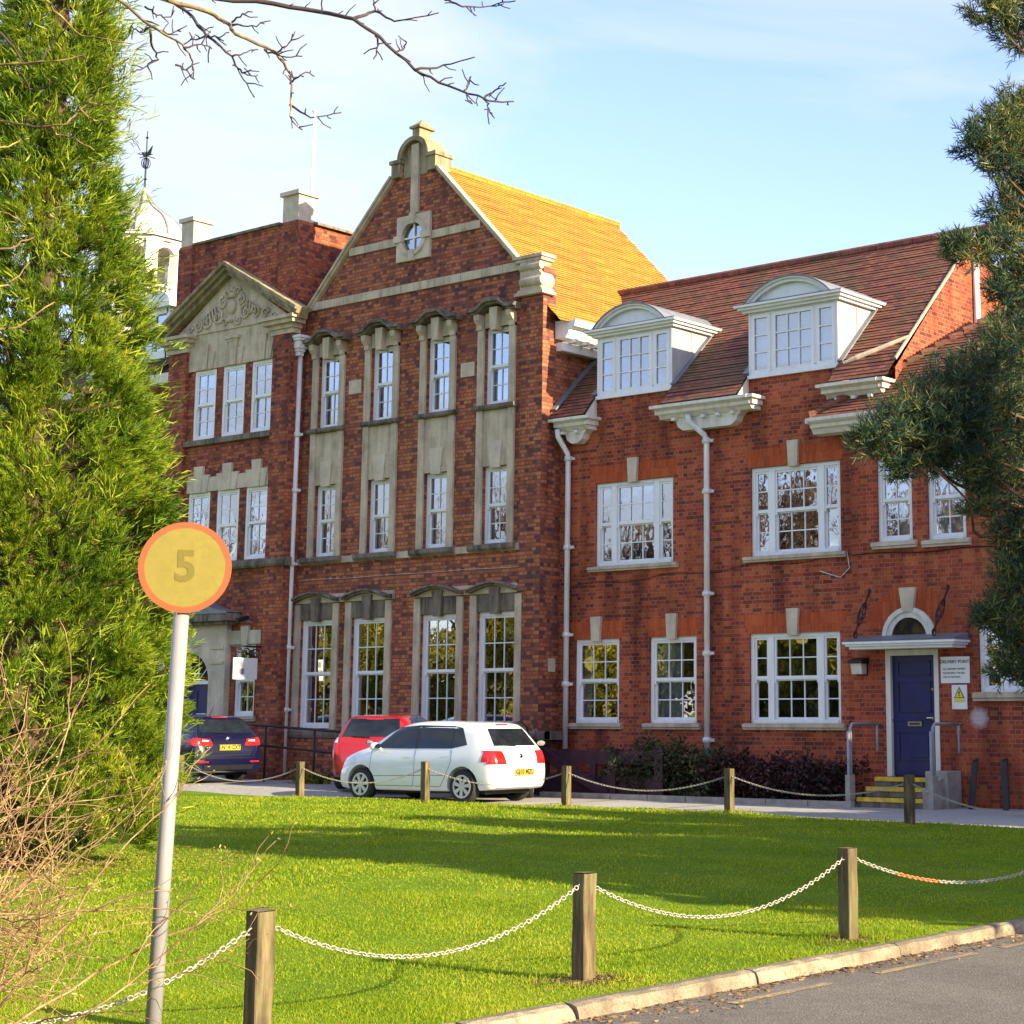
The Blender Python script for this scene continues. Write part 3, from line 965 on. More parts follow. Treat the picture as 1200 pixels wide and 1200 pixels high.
for c in GC:
    # stone strip: jambs, spandrel panel, sills, hood with brackets and keystone
    s = MB()
    for sx in (-1, 1):
        a, b = sorted((c + sx * 0.372, c + sx * 0.545))
        s.box(a, b, YG - 0.055, YG + 0.05, 5.13, 9.82)
    s.box(c - 0.372, c + 0.372, YG - 0.012, YG + 0.05, 6.785, 7.99)
    s.box(c - 0.372, c + 0.372, YG - 0.014, YG + 0.05, 9.795, 10.12)
    s.build('stone_strip', M['stone'], B)
    s = MB()
    s.prism([(c - 0.14, 6.74), (c + 0.14, 6.74), (c + 0.2, 7.32), (c - 0.2, 7.32)], YG - 0.045, YG + 0.02)
    s.build('keystone', M['stone_pale'], B)
    w = sash_window(c - 0.37, c + 0.37, 8.11, 9.79, YG, [(1, 2)], fr=0.06, curtain=(0, 1, 0.0, 0.42) if c in (GC[2], GC[3]) else None, recess=0.09)
    s = MB(); s.prism([(YG + 0.08, 8.11), (YG + 0.08, 7.995), (YG - 0.10, 7.995), (YG - 0.13, 8.03), (YG - 0.13, 8.09), (YG - 0.02, 8.12)], c - 0.6, c + 0.6, 'x')
    s.build('sill', M['stone_dark'], w)
    w = sash_window(c - 0.37, c + 0.37, 5.14, 6.78, YG, [(1, 2)], fr=0.06, recess=0.09)
    s = MB(); s.prism([(YG + 0.08, 5.14), (YG + 0.08, 4.98), (YG - 0.12, 4.98), (YG - 0.16, 5.03), (YG - 0.16, 5.10), (YG - 0.02, 5.14)], c - 0.66, c + 0.66, 'x')
    s.build('sill', M['stone_dark'], w)
    # hood
    hd = MB()
    def hood_z(t):       # -1..1: flat shoulders, raised middle
        a = abs(t)
        return 0.175 * (1 if a < 0.2 else (0.5 + 0.5 * math.cos((a - 0.2) / 0.5 * math.pi)) if a < 0.7 else 0)
    n = 18
    for lo, hi, pj in ((0.0, 0.05, 0.22), (0.05, 0.10, 0.30), (0.10, 0.135, 0.26)):
        for i in range(n):
            ta, tb = -1 + 2 * i / n, -1 + 2 * (i + 1) / n
            xa, xb = c + ta * 0.70, c + tb * 0.70
            za, zb = 10.08 + hood_z(ta), 10.08 + hood_z(tb)
            P = [(xa, YG - pj, za + lo), (xb, YG - pj, zb + lo), (xb, YG - pj, zb + hi), (xa, YG - pj, za + hi)]
            Q = [(p[0], YG + 0.01, p[2]) for p in P]
            hd.face(P); hd.face([P[3], P[2], Q[2], Q[3]]); hd.face([Q[0], Q[1], P[1], P[0]])
        for sx, t in ((-1, -1), (1, 1)):
            X = c + t * 0.70; z = 10.08
            q = [(X, YG - pj, z + lo), (X, YG - pj, z + hi), (X, YG + 0.01, z + hi), (X, YG + 0.01, z + lo)]
            hd.face(q if sx < 0 else q[::-1])
    ho = hd.build('window_hood', M['stone_dark'], B)
    br = MB()
    for sx in (-1, 1):
        X = c + sx * 0.47
        br.prism([(YG, 9.74), (YG - 0.09, 9.76), (YG - 0.1, 9.86), (YG - 0.19, 9.96), (YG - 0.2, 10.08), (YG, 10.08)], X - 0.075, X + 0.075, 'x').mark()
    br.build_each('bracket', M['stone'], ho)
    k = MB()
    k.prism([(c - 0.085, 9.70), (c + 0.085, 9.70), (c + 0.12, 10.2), (c - 0.12, 10.2)], YG - 0.16, YG + 0.05)
    k.build('keystone', M['stone'], ho)

for c in GG:
    s = MB()
    for sx in (-1, 1):
        a, b = sorted((c + sx * 0.552, c + sx * 0.735))
        s.box(a, b, YG - 0.05, YG + 0.05, 1.26, 4.06).mark()
    s.build_each('stone_jamb', M['stone'], B)
    s = MB()
    s.box(c - 0.552, c + 0.552, YG - 0.012, YG + 0.06, 3.715, 4.24)
    s.build('tympanum', M['stone_dark'], B)
    sash_window(c - 0.55, c + 0.55, 1.29, 3.71, YG, [(1, 3)], fr=0.085, recess=0.07, glass='glass_dim')
    hd = MB(); n = 16
    def seg_z(t): return 0.19 * max(0.0, math.cos(t * math.pi / 2)) ** 0.9 if abs(t) < 0.86 else 0.19 * max(0.0, math.cos(0.86 * math.pi / 2)) ** 0.9
    for lo, hi, pj in ((0.0, 0.045, 0.16), (0.045, 0.085, 0.22)):
        for i in range(n):
            ta, tb = -1 + 2 * i / n, -1 + 2 * (i + 1) / n
            P = [(c + ta * 0.77, YG - pj, 4.06 + seg_z(ta) + lo), (c + tb * 0.77, YG - pj, 4.06 + seg_z(tb) + lo), (c + tb * 0.77, YG - pj, 4.06 + seg_z(tb) + hi), (c + ta * 0.77, YG - pj, 4.06 + seg_z(ta) + hi)]
            Q = [(p[0], YG + 0.01, p[2]) for p in P]
            hd.face(P); hd.face([P[3], P[2], Q[2], Q[3]]); hd.face([Q[0], Q[1], P[1], P[0]])
        for t in (-1, 1):
            X = c + t * 0.77; z = 4.06 + seg_z(1)
            q = [(X, YG - pj, z + lo), (X, YG - pj, z + hi), (X, YG + 0.01, z + hi), (X, YG + 0.01, z + lo)]
            hd.face(q if t < 0 else q[::-1])
    ho = hd.build('window_hood', M['stone_dark'], B)
    k = MB()
    k.prism([(c - 0.10, 3.66), (c + 0.10, 3.66), (c + 0.15, 4.2), (c - 0.15, 4.2)], YG - 0.1, YG + 0.03)
    k.build('keystone', M['stone_dark'], ho)

mb = MB()     # string course below the first floor windows
mb.box(-32.86, -25.94, YG - 0.06, YG + 0.05, 4.965, 5.11)
mb.build('string_course', M['stone'], B)
mb = MB()     # flat stone band over the ground floor pairs
mb.box(-32.9, -29.64, YG - 0.045, YG + 0.05, 4.085, 4.28); mb.box(-29.02, -25.98, YG - 0.045, YG + 0.05, 4.085, 4.28)
mb.build('stone_band', M['stone'], B)
mb = MB()     # plinth ledge
mb.prism([(YG + 0.05, 1.26), (YG + 0.05, 1.08), (YG - 0.10, 1.08), (YG - 0.12, 1.14), (YG - 0.12, 1.22), (YG - 0.06, 1.26)], -32.9, -25.1, 'x')
mb.box(-25.37, -25.1, YG - 0.118, YG + 0.45, 1.085, 1.255)
mb.build('plinth_ledge', M['stone_dark'], B)
mb = MB()
mb.box(-32.9, -25.33, YG - 0.07, YG + 0.1, -0.3, 1.08)
mb.build('plinth', M['brick_gable'], B)
mb = MB()     # bands across the gable
mb.box(-32.64, -25.86, YG - 0.045, YG + 0.05, 10.94, 11.13)
for a, b in ((-31.42, -29.84), (-28.76, -27.24)):
    mb.box(a, b, YG - 0.04, YG + 0.05, 12.07, 12.25)
mb.box(-29.4, -29.17, YG - 0.07, YG + 0.05, 12.74, 14.36)
mb.build('stone_band', M['stone'], B)
# joints of the stone bands
mb = MB()
x = -32.2
while x < -26:
    mb.box(x, x + 0.008, YG - 0.0465, YG, 10.945, 11.125); x += 0.63
for x in (-30.9, -30.4, -28.2, -27.7): mb.box(x, x + 0.008, YG - 0.0415, YG, 12.075, 12.245)
mb.build('stone_joint', M['stone_dark'], B)

# round window in its square stone block
cx, cz = -29.285, 12.18
mb = MB(); n = 32
sq = []
for i in range(n + 1):
    a = 2 * math.pi * i / n + math.pi / 4
    ca, sa = math.cos(a), math.sin(a)
    m = 0.525 / max(abs(ca), abs(sa))
    sq.append(((cx + ca * m, cz + sa * m), (cx + ca * 0.335, cz + sa * 0.335), (cx + ca * 0.43, cz + sa * 0.43)))
for i in range(n):
    (o0, i0, m0), (o1, i1, m1) = sq[i], sq[i + 1]
    yf, yr = YG - 0.075, YG - 0.115
    mb.face([(o0[0], yf, o0[1]), (m0[0], yf, m0[1]), (m1[0], yf, m1[1]), (o1[0], yf, o1[1])][::-1])
    mb.face([(m0[0], yr, m0[1]), (i0[0], yr, i0[1]), (i1[0], yr, i1[1]), (m1[0], yr, m1[1])][::-1])
    mb.face([(m0[0], yf, m0[1]), (m0[0], yr, m0[1]), (m1[0], yr, m1[1]), (m1[0], yf, m1[1])][::-1])
    mb.face([(i0[0], yr, i0[1]), (i0[0], YG - 0.004, i0[1]), (i1[0], YG - 0.004, i1[1]), (i1[0], yr, i1[1])][::-1])
    mb.face([(o0[0], YG + 0.03, o0[1]), (o0[0], yf, o0[1]), (o1[0], yf, o1[1]), (o1[0], YG + 0.03, o1[1])][::-1])
for a in (0, math.pi / 2, math.pi, -math.pi / 2):
    mb.obox((cx + math.cos(a) * 0.43, YG - 0.1, cz + math.sin(a) * 0.43), (math.cos(a) * 0.125, 0, math.sin(a) * 0.125), (0, 0.045, 0), (-math.sin(a) * 0.075, 0, math.cos(a) * 0.075))
ring = mb.build('round_window', M['stone_pale'], B)
mb = MB()
mb.face([(cx + 0.40 * math.cos(2 * math.pi * i / n), YG - 0.004, cz + 0.40 * math.sin(2 * math.pi * i / n)) for i in range(n)])
mb.build('dark_backing', M['dark'], ring)  # dark disc over the brick, in place of an unlit room
mb = MB()
mb.face([(cx + 0.33 * math.cos(2 * math.pi * i / n), YG - 0.01, cz + 0.33 * math.sin(2 * math.pi * i / n)) for i in range(n)])
mb.build('pane', M['glass'], ring)
mb = MB()
mb.box(cx - 0.022, cx + 0.022, YG - 0.045, YG - 0.014, cz - 0.33, cz + 0.33); mb.box(cx - 0.33, cx + 0.33, YG - 0.042, YG - 0.016, cz - 0.02, cz + 0.02)
mb.build('glazing_bar', M['white'], ring)

# copings, shoulders, arched top and finial
mb = MB()
def coping(p, q, w=0.11, y0=YG - 0.12, y1=YG + 0.05):
    p, q = Vector((p[0], 0, p[1])), Vector((q[0], 0, q[1]))
    d = (q - p); L = d.length; d.normalize(); nn = Vector((-d.z, 0, d.x))
    if nn.z < 0: nn = -nn
    for off, th, ya in ((0.0, w * 0.55, y0 + 0.05), (w * 0.55, w * 0.45, y0)):
        a, b = p + nn * off, q + nn * off
        c, e = q + nn * (off + th), p + nn * (off + th)
        mb.prism([(a.x, a.z), (b.x, b.z), (c.x, c.z), (e.x, e.z)], ya, y1)
coping((-32.72, 10.92), (-29.98, 13.66)); mb.mark(); coping((-28.62, 13.66), (-26.12, 11.12))
mb.build_each('coping', M['stone'], B)
mb = MB()
for a, b in ((-30.02, -29.74), (-28.86, -28.6)):
    mb.box(a, b, YG - 0.10, YG + 0.4, 13.66, 13.98); mb.box(a - 0.04, b + 0.04, YG - 0.14, YG + 0.44, 13.98, 14.07)
n = 16
arc = [(-29.3 + 0.5 * math.cos(math.pi * i / n), 14.07 + 0.47 * math.sin(math.pi * i / n)) for i in range(n + 1)]
arc_i = [(-29.3 + 0.38 * math.cos(math.pi * i / n), 14.07 + 0.36 * math.sin(math.pi * i / n)) for i in range(n + 1)]
mb.prism(arc_i + [(-29.68, 13.62), (-28.92, 13.62)][::1], YG - 0.02, YG + 0.36)
for i in range(n):
    mb.prism([arc_i[i], arc[i], arc[i + 1], arc_i[i + 1]], YG - 0.14, YG + 0.44)
mb.box(-29.41, -29.18, YG - 0.05, YG + 0.34, 14.50, 14.74)
mb.box(-29.47, -29.12, YG - 0.1, YG + 0.40, 14.74, 14.80)
pt = (-29.295, YG + 0.15, 14.99)
q = [(-29.46, YG - 0.08, 14.80), (-29.13, YG - 0.08, 14.80), (-29.13, YG + 0.39, 14.80), (-29.46, YG + 0.39, 14.80)]
for i in range(4): mb.face([q[i], q[(i + 1) % 4], pt])
mb.build('gable_finial', M['stone_moss'], B, bevel=0.008)

# kneeler with scroll console at the gable's right foot
mb = MB()
mb.box(-26.15, -25.3, YG - 0.16, YG + 0.3, 11.13, 11.2); mb.box(-26.1, -25.34, YG - 0.12, YG + 0.28, 11.06, 11.13)
sc = [(-25.96, 10.46), (-25.38, 10.46), (-25.32, 10.55), (-25.30, 10.66), (-25.35, 10.76), (-25.44, 10.86), (-25.45, 10.95), (-25.38, 11.06), (-25.96, 11.06)]
mb.prism(sc, YG - 0.11, YG + 0.26)
mb.box(-26.1, -25.28, YG - 0.15, YG + 0.3, 10.33, 10.40); mb.box(-26.04, -25.33, YG - 0.11, YG + 0.28, 10.40, 10.465)
mb.lathe([(0.0, -0.30), (0.11, -0.30), (0.11, 0.30), (0.0, 0.30)], (-25.62, YG - 0.08, 10.62), 14, 'x')
mb.lathe([(0.0, -0.30), (0.08, -0.30), (0.08, 0.30), (0.0, 0.30)], (-25.66, YG - 0.09, 10.94), 14, 'x')
mb.build('kneeler', M['stone'], B, bevel=0.006)

for c, z in ((-31.1, 8.96), (-27.54, 8.95)):
    mb = MB(); mb.box(c - 0.2, c + 0.2, YG - 0.03, YG + 0.05, z - 0.155, z + 0.155)
    for i in range(5):
        mb.box(c - 0.15, c + 0.15, YG - 0.036, YG - 0.028, z - 0.12 + i * 0.055, z - 0.095 + i * 0.055)
    mb.build('air_vent', M['stone_pale'], B)

# ---- stepped tile roofs: every course is a lifted strip
def tiled(mb, e0, e1, r0, r1, course=0.1, lift=0.012, wob=0.006):
    """roof plane from eave e0-e1 to ridge r0-r1"""
    e0, e1, r0, r1 = map(Vector, (e0, e1, r0, r1))
    sl = ((r0 + r1) / 2 - (e0 + e1) / 2).length
    n = max(2, int(sl / course))
    nr = (e1 - e0).cross(r0 - e0).normalized()
    if nr.z < 0: nr = -nr
    ud = (e1 - e0).normalized()
    m = max(1, int((e1 - e0).length / 1.2))
    for i in range(n):
        t0, t1 = i / n, (i + 1.0) / n
        for j in range(m):
            s0, s1 = j / m, (j + 1) / m
            def P(t, s, up): 
                p = e0.lerp(e1, s).lerp(r0.lerp(r1, s), t)
                return p + nr * (up + wob * math.sin(p.x * 3.1 + p.y * 2.3 + i * 1.7))
            a, b, c, d = P(t0, s0, lift), P(t0, s1, lift), P(t1, s1, 0.0), P(t1, s0, 0.0)
            uo = e0.dot(ud)
            uv = [((q).dot(ud), t * sl) for q, t in ((a, t0), (b, t0), (c, t1), (d, t1))]
            v0 = i * 0.1
            uv = [(u[0], v0 + (0.002 if k < 2 else 0.098)) for k, u in enumerate(uv)]
            mb.face([a, b, c, d], uv)
            a2, b2 = P(t0, s0, -0.01), P(t0, s1, -0.01)
            mb.face([a2, b2, b, a], [(uv[0][0], v0), (uv[1][0], v0), (uv[1][0], v0 + .004), (uv[0][0], v0 + .004)])

mb = MB()
RX = -29.25
tiled(mb, (-25.0, YG + 0.10, 9.74), (-25.0, 35.06, 9.74), (RX, YG + 0.10, 14.03), (RX, 35.06, 14.03))
tiled(mb, (-33.2, 35.06, 10.04), (-33.2, YG + 0.10, 10.04), (RX, 35.06, 14.03), (RX, YG + 0.10, 14.03))
gr = mb.build('tile_roof', M['tile_sunlit'], B)
mb = MB()
y = YG + 0.34
while y < 35.0:
    mb.tube([(RX, y, 13.98), (RX, y + 0.44, 13.98)], 0.11, 10); y += 0.45
mb.build('ridge_tile', M['tile_sunlit'], gr)
# eave of the gable roof on its right flank
mb = MB()
prof = [(-25.38, 9.42), (-25.10, 9.42), (-25.02, 9.50), (-24.98, 9.60), (-24.84, 9.64), (-24.80, 9.78), (-25.38, 9.80)]
mb.prism(prof, YG + 0.38, 30.6, 'y')
for y in np.arange(YG + 0.6, 30.4, 0.36):
    mb.box(-25.38, -25.0, y, y + 0.1, 9.34, 9.42)
mb.box(-25.38, -25.2, YG + 0.42, 30.6, 9.16, 9.34)
mb.build('eave_cornice', M['white'], B)

# ---- right block roof
TZ = lambda y: 8.165 + (y - YR) * 0.943        # height of the tile plane
mb = MB()
tiled(mb, (-26.7, YR, TZ(YR)), (-17.12, YR, TZ(YR)), (-26.7, 31.95, TZ(31.95)), (-17.12, 31.95, TZ(31.95)))
tiled(mb, (-17.12, 35.2, 8.1), (-25.4, 35.2, 8.1), (-17.12, 31.95, TZ(31.95)), (-25.4, 31.95, TZ(31.95)))
for a, b in ((-25.37, -24.40), (-22.38, -20.52), (-18.41, -17.12)):
    tiled(mb, (a, 28.33, 7.685), (b, 28.33, 7.685), (a, YR, TZ(YR)), (b, YR, TZ(YR)))
rr = mb.build('tile_roof', M['tile'], B)
mb = MB(); x = -26.5
while x < -17.2:
    mb.tube([(x, 31.95, TZ(31.95) - 0.02), (x + 0.43, 31.95, TZ(31.95) - 0.02)], 0.11, 10); x += 0.44
mb.build('ridge_tile', M['tile'], rr)
mb = MB()     # pale verge along the gable end
a, b = Vector((-17.12, 28.62, TZ(28.62) - 0.01)), Vector((-17.12, 31.95, TZ(31.95) + 0.02))
mb.obox((a + b) / 2, (0.02, 0, 0), (b - a) / 2, (0, -0.013, 0.02))
mb.build('verge', M['stone'], rr)
# lead valley and flashing against the gable block
mb = MB()
a, b = Vector((-25.30, 28.4, TZ(28.4) + 0.04)), Vector((-25.30, 30.6, TZ(30.6) + 0.04))
mb.obox((a + b) / 2, (0.075, 0, 0), (b - a) / 2, (0, -0.01, 0.012))
mb.build('flashing', M['lead'], rr)

def gutter(x0, x1, bed=True, wrap0=True, wrap1=True, z=7.66, Y0=YR, yout=28.28):
    """moulded white eave gutter box with its bed mould on small blocks"""
    m = MB()
    d = z
    prof = [(Y0, d - 0.26), (yout + 0.22, d - 0.26), (yout + 0.16, d - 0.2), (yout + 0.11, d - 0.17), (yout + 0.1, d - 0.11), (yout + 0.04, d - 0.08), (yout, d - 0.06), (yout, d), (yout + 0.08, d + 0.015), (Y0, d + 0.015)]
    m.prism(prof, x0 + 0.14, x1 - 0.14, 'x')
    # mitred ends: shrink the section towards the wall
    for X, s in ((x0 + 0.14, -1), (x1 - 0.14, 1)):
        for (ya, za, yb, zb, e) in ((yout, d - 0.06, yout, d, 0.14), (yout + 0.1, d - 0.17, yout + 0.06, d - 0.06, 0.07)):
            m.box(X, X + s * e, ya + 0.02, Y0, za, zb)
        m.box(X, X + s * 0.02, yout + 0.22, Y0, d - 0.26, d - 0.17)
    if bed:
        a, b = x0 + bed, x1 - bed
        m.prism([(a, d - 0.26), (a + 0.1, d - 0.34), (a + 0.14, d - 0.44), (a + 0.26, d - 0.52), (b - 0.26, d - 0.52), (b - 0.14, d - 0.44), (b - 0.1, d - 0.34), (b, d - 0.26)], YR - 0.22, YR + 0.02)
        xx = a + 0.05
        while xx < b - 0.1:
            m.box(xx, xx + 0.09, YR - 0.33, YR - 0.21, d - 0.32, d - 0.262); xx += 0.36
    return m.build('gutter', M['cream'], B)
gutter(-25.36, -24.28, 0.2)
gutter(-22.66, -20.12, 0.42)
gutter(-18.68, -17.2, 0.3)
mb = MB()     # the triangular cheek boards where gutters meet the dormers
for X, s in ((-24.40, -1), (-22.38, 1), (-20.52, -1), (-18.41, 1)):
    mb.prism([(28.40, 7.69), (YR, 7.69), (YR, 8.10)], X, X + s * 0.03, 'x').mark()
mb.build_each('eave_board', M['cream'], B)

def dormer(x0, x1, blind):
    D = MB()
    zt, zb = 9.34, 8.08
    yb = YR + (zt + 0.12 - TZ(YR)) / 0.943
    # white front frame
    D.box(x0 - 0.05, x1 + 0.05, YR - 0.06, YR + 0.03, zb - 0.05, zb + 0.02)
    D.box(x0 - 0.04, x0, YR - 0.02, YR + 0.1, zb, zt); D.box(x1, x1 + 0.04, YR - 0.02, YR + 0.1, zb, zt)
    d = D.build('dormer', M['white'], B)
    ck = MB()
    for X, s in ((x0 - 0.04, -1), (x1 + 0.04, 1)):
        ck.prism([(YR - 0.01, 8.12), (yb, zt + 0.1), (YR - 0.01, zt + 0.1)], X - s * 0.02, X + s * 0.012, 'x')
        ck.prism([(YR + 0.62, TZ(YR + .62)), (YR + 0.65, TZ(YR + .65)), (YR + 0.65, zt), (YR + 0.62, zt)], X, X + s * 0.025, 'x'); ck.mark()
    ck.build_each('cheek', M['lead_pale'], d)
    fl = MB()
    for X, s in ((x0 - 0.05, -1), (x1 + 0.05, 1)):
        a, b = Vector((X + s * 0.05, YR - 0.06, TZ(YR - 0.06) + 0.03)), Vector((X + s * 0.05, yb, TZ(yb) + 0.03))
        fl.obox((a + b) / 2, (0.06, 0, 0), (b - a) / 2, (0, -0.01, 0.012)).mark()
    fl.build_each('flashing', M['lead'], d)
    # casement lights
    f, p = MB(), MB()
    tot = x1 - x0
    cuts = [(x0 + 0.03, x0 + tot * 0.235, 1), (x0 + tot * 0.265, x0 + tot * 0.745, 3), (x0 + tot * 0.775, x1 - 0.03, 1)]
    f.box(x0, x1, YR - 0.0, YR + 0.09, zt - 0.05, zt); f.box(x0, x1, YR - 0.02, YR + 0.09, zb, zb + 0.05)
    f.box(x0, x0 + 0.03, YR - 0.01, YR + 0.09, zb + .05, zt - .05); f.box(x1 - 0.03, x1, YR - 0.01, YR + 0.09, zb + .05, zt - .05)
    for xx in (cuts[0][1], cuts[1][1]):
        f.box(xx, xx + tot * 0.03, YR - 0.004, YR + 0.09, zb + .05, zt - .05)
    for a, b, nc in cuts:
        st = 0.065; c, e = zb + 0.05, zt - 0.05
        f.box(a, a + st, YR - 0.02, YR + 0.03, c, e); f.box(b - st, b, YR - 0.02, YR + 0.03, c, e)
        f.box(a + st, b - st, YR - 0.02, YR + 0.03, e - st, e); f.box(a + st, b - st, YR - 0.02, YR + 0.03, c, c + st)
        for i in range(1, nc):
            xx = a + st + (b - a - 2 * st) * i / nc; f.box(xx - 0.013, xx + 0.013, YR - 0.015, YR + 0.02, c + st, e - st)
        for i in range(1, 3):
            zz = c + st + (e - c - 2 * st) * i / 3; f.box(a + st, b - st, YR - 0.013, YR + 0.018, zz - 0.013, zz + 0.013)
        p.face([(a + st, YR + 0.012, c + st), (b - st, YR + 0.012, c + st), (b - st, YR + 0.014, e - st), (a + st, YR + 0.014, e - st)])
    f.build('casement', M['white'], d)
    p.build('pane', M['glass'], d)
    c = MB()
    c.box(x0 + 0.05, x1 - 0.05, YR + 0.5, YR + 0.52, zb + 0.05, zt - 0.02)
    c.build('dark_backing', M['dark'], d)
    if blind:
        c = MB(); xx = x0 + 0.08
        while xx < x1 - 0.12:
            c.face([(xx, YR + 0.12, zb + 0.08), (xx + 0.085, YR + 0.145, zb + 0.08), (xx + 0.085, YR + 0.145, zt - 0.05), (xx, YR + 0.12, zt - 0.05)]); xx += 0.092
        c.build('blind', M['blind_strip'], d)
    # cornice and segmental pediment
    r = MB()
    for pj, a, b in ((0.10, zt, zt + 0.05), (0.17, zt + 0.05, zt + 0.10), (0.23, zt + 0.10, zt + 0.145)):
        yend = YR + (b - TZ(YR)) / 0.943 + 0.25
        r.box(x0 - 0.04 - pj * 0.95, x1 + 0.04 + pj * 0.95, YR - pj, yend, a, b)
    r.build('cornice', M['white'], d)
    cxm = (x0 + x1) / 2; hw = (x1 - x0) / 2 + 0.02; rise = 0.44; n = 20
    R = (hw * hw + rise * rise) / (2 * rise); zc = zt + 0.15 + rise - R
    th = math.asin(hw / R)
    def arcp(rr): return [(cxm + rr * math.sin(-th + 2 * th * i / n), zc + rr * math.cos(-th + 2 * th * i / n)) for i in range(n + 1)]
    o_, m_, i_ = arcp(R), arcp(R - 0.05), arcp(R - 0.11)
    a = MB()
    for i in range(n):
        a.prism([m_[i], o_[i], o_[i + 1], m_[i + 1]], YR - 0.21, YR + 0.1)
        a.prism([i_[i], m_[i], m_[i + 1], i_[i + 1]], YR - 0.15, YR + 0.1)
    a.prism([q for q in i_ if q[1] > zt + 0.15], YR - 0.05, YR + 0.1)
    a.build('pediment', M['white'], d)
    b = MB()
    for i in range(n):
        p0, p1 = o_[i], o_[i + 1]
        e0 = YR + (p0[1] - TZ(YR)) / 0.943 + 0.2; e1 = YR + (p1[1] - TZ(YR)) / 0.943 + 0.2
        b.face([(p0[0], YR - 0.24, p0[1] + 0.012), (p1[0], YR - 0.24, p1[1] + 0.012), (p1[0], e1, p1[1] + 0.012), (p0[0], e0, p0[1] + 0.012)])
        b.face([(p0[0], YR - 0.24, p0[1] - 0.02), (p1[0], YR - 0.24, p1[1] - 0.02), (p1[0], YR - 0.24, p1[1] + 0.012), (p0[0], YR - 0.24, p0[1] + 0.012)])
    yend = YR + (zt + 0.15 - TZ(YR)) / 0.943 + 0.15
    b.box(x0 - 0.27, x1 + 0.27, YR - 0.235, yend, zt + 0.147, zt + 0.16)
    b.build('lead_roof', M['lead'], d)
    return d
dormer(-24.34, -22.45, False)
dormer(-20.46, -18.47, True)

# ---- drainpipes (parts of the building)
def drainpipe(pts, collars, r=0.058, name='drainpipe'):
    m = MB(); m.tube(pts, r, 12)
    for p in collars:
        m.tube([(p[0], p[1], p[2] - 0.05), (p[0], p[1], p[2] + 0.05)], r + 0.022, 12)
        m.box(p[0] - 0.13, p[0] + 0.13, p[1] + 0.02, p[1] + 0.07, p[2] - 0.03, p[2] + 0.03)
    return m.build(name, M['pipe'], B, True)
drainpipe([(-25.18, 28.4, 7.45), (-25.18, 28.42, 7.3), (-24.98 - 0.1, 28.62, 6.95), (-25.08, 28.64, 6.8), (-25.08, 28.64, 0.9)], [(-25.08, 28.64, z) for z in (6.85, 5.0, 3.2, 2.2)])
drainpipe([(-21.75, 28.4, 7.42), (-21.75, 28.42, 7.3), (-21.5, 28.6, 7.02), (-21.47, 28.64, 6.9), (-21.47, 28.64, 0.3)], [(-21.47, 28.64, z) for z in (6.9, 5.9, 3.9, 2.75, 1.1)])
p = drainpipe([(-32.82, 27.95, 9.9), (-32.86, 27.95, 5.0), (-32.9, 27.95, 0.25)], [(-32.84, 27.95, 8.0), (-32.85, 27.95, 6.7), (-32.86, 27.95, 5.0), (-32.88, 27.95, 3.1), (-32.89, 27.95, 1.7)])
mb = MB()
for z0, z1, a in ((9.85, 9.95, 0.09), (9.95, 10.02, 0.12), (10.02, 10.2, 0.16), (10.2, 10.26, 0.20), (10.26, 10.32, 0.23)):
    mb.box(-32.82 - a, -32.82 + a, 27.9 - a * 0.8, 27.9 + a * 0.8, z0, z1)
mb.build('hopper', M['pipe'], p)

# ---- left block with pediment
UW, LW = [-36.10, -35.02, -33.95], [-36.14, -35.06, -33.99]
lholes = [(c - 0.415, c + 0.415, 8.17, 9.88) for c in UW] + [(c - 0.415, c + 0.415, 5.17, 6.87) for c in LW] + [(-34.55, -33.83, 1.56, 3.19), (-36.7, -35.25, 0.0, 3.2)]
mb = MB()
mb.wall(YL, -37.4, -32.88, -0.3, 13.1, lholes, 0.2)
mb.face([(-32.88, YL, -0.3), (-32.88, 34, -0.3), (-32.88, 34, 13.1), (-32.88, YL, 13.1)])
mb.face([(-37.4, 34, -0.3), (-37.4, YL, -0.3), (-37.4, YL, 13.1), (-37.4, 34, 13.1)])
mb.face([(-37.4, 34, 13.0), (-32.88, 34, 13.0), (-32.88, YL, 13.0), (-37.4, YL, 13.0)][::-1])
mb.build('brick_wall', M['brick_left'], B)
mb = MB()
for a, b in ((-37.43, -36.74), (-33.5, -32.85)):
    mb.box(a, b, YL - 0.11, YL + 0.1, -0.3, 10.38).mark()
mb.build_each('brick_pilaster', M['brick_left'], B)
mb = MB()
for a, b in ((-37.3, -36.78), (-33.48, -32.83)):
    mb.box(a, b, YL - 0.055, YL + (0.1 if a < -35 else 0.42), 10.9, 13.12).mark()
mb.build_each('attic_pier', M['brick_left'], B)
mb = MB()
mb.box(-36.77, -33.5, YL - 0.07, YL + 0.36, 13.1, 13.16); mb.mark(); mb.box(-32.95, -32.78, YL + 0.44, 34, 13.1, 13.16)
mb.build_each('coping', M['stone_dark'], B)
for a, b in ((-37.27, -36.8), (-33.42, -32.86)):
    mb = MB()
    mb.box(a, b, YL - 0.03, YL + 0.5, 13.12, 13.76); mb.box(a - 0.06, b + 0.06, YL - 0.09, YL + 0.56, 13.76, 13.86)
    mb.build('stone_pier', M['stone_pale'], B)
L2 = [(1, 2)]
for c in UW:
    sash_window(c - 0.415, c + 0.415, 8.17, 9.88, YL, L2, recess=0.02)
for c in LW:
    sash_window(c - 0.415, c + 0.415, 5.17, 6.87, YL, L2, recess=0.02)
sash_window(-34.55, -33.83, 1.56, 3.19, YL, L2, recess=0.04, sill=(0.08, 0.08, 0.12))
mb = MB()
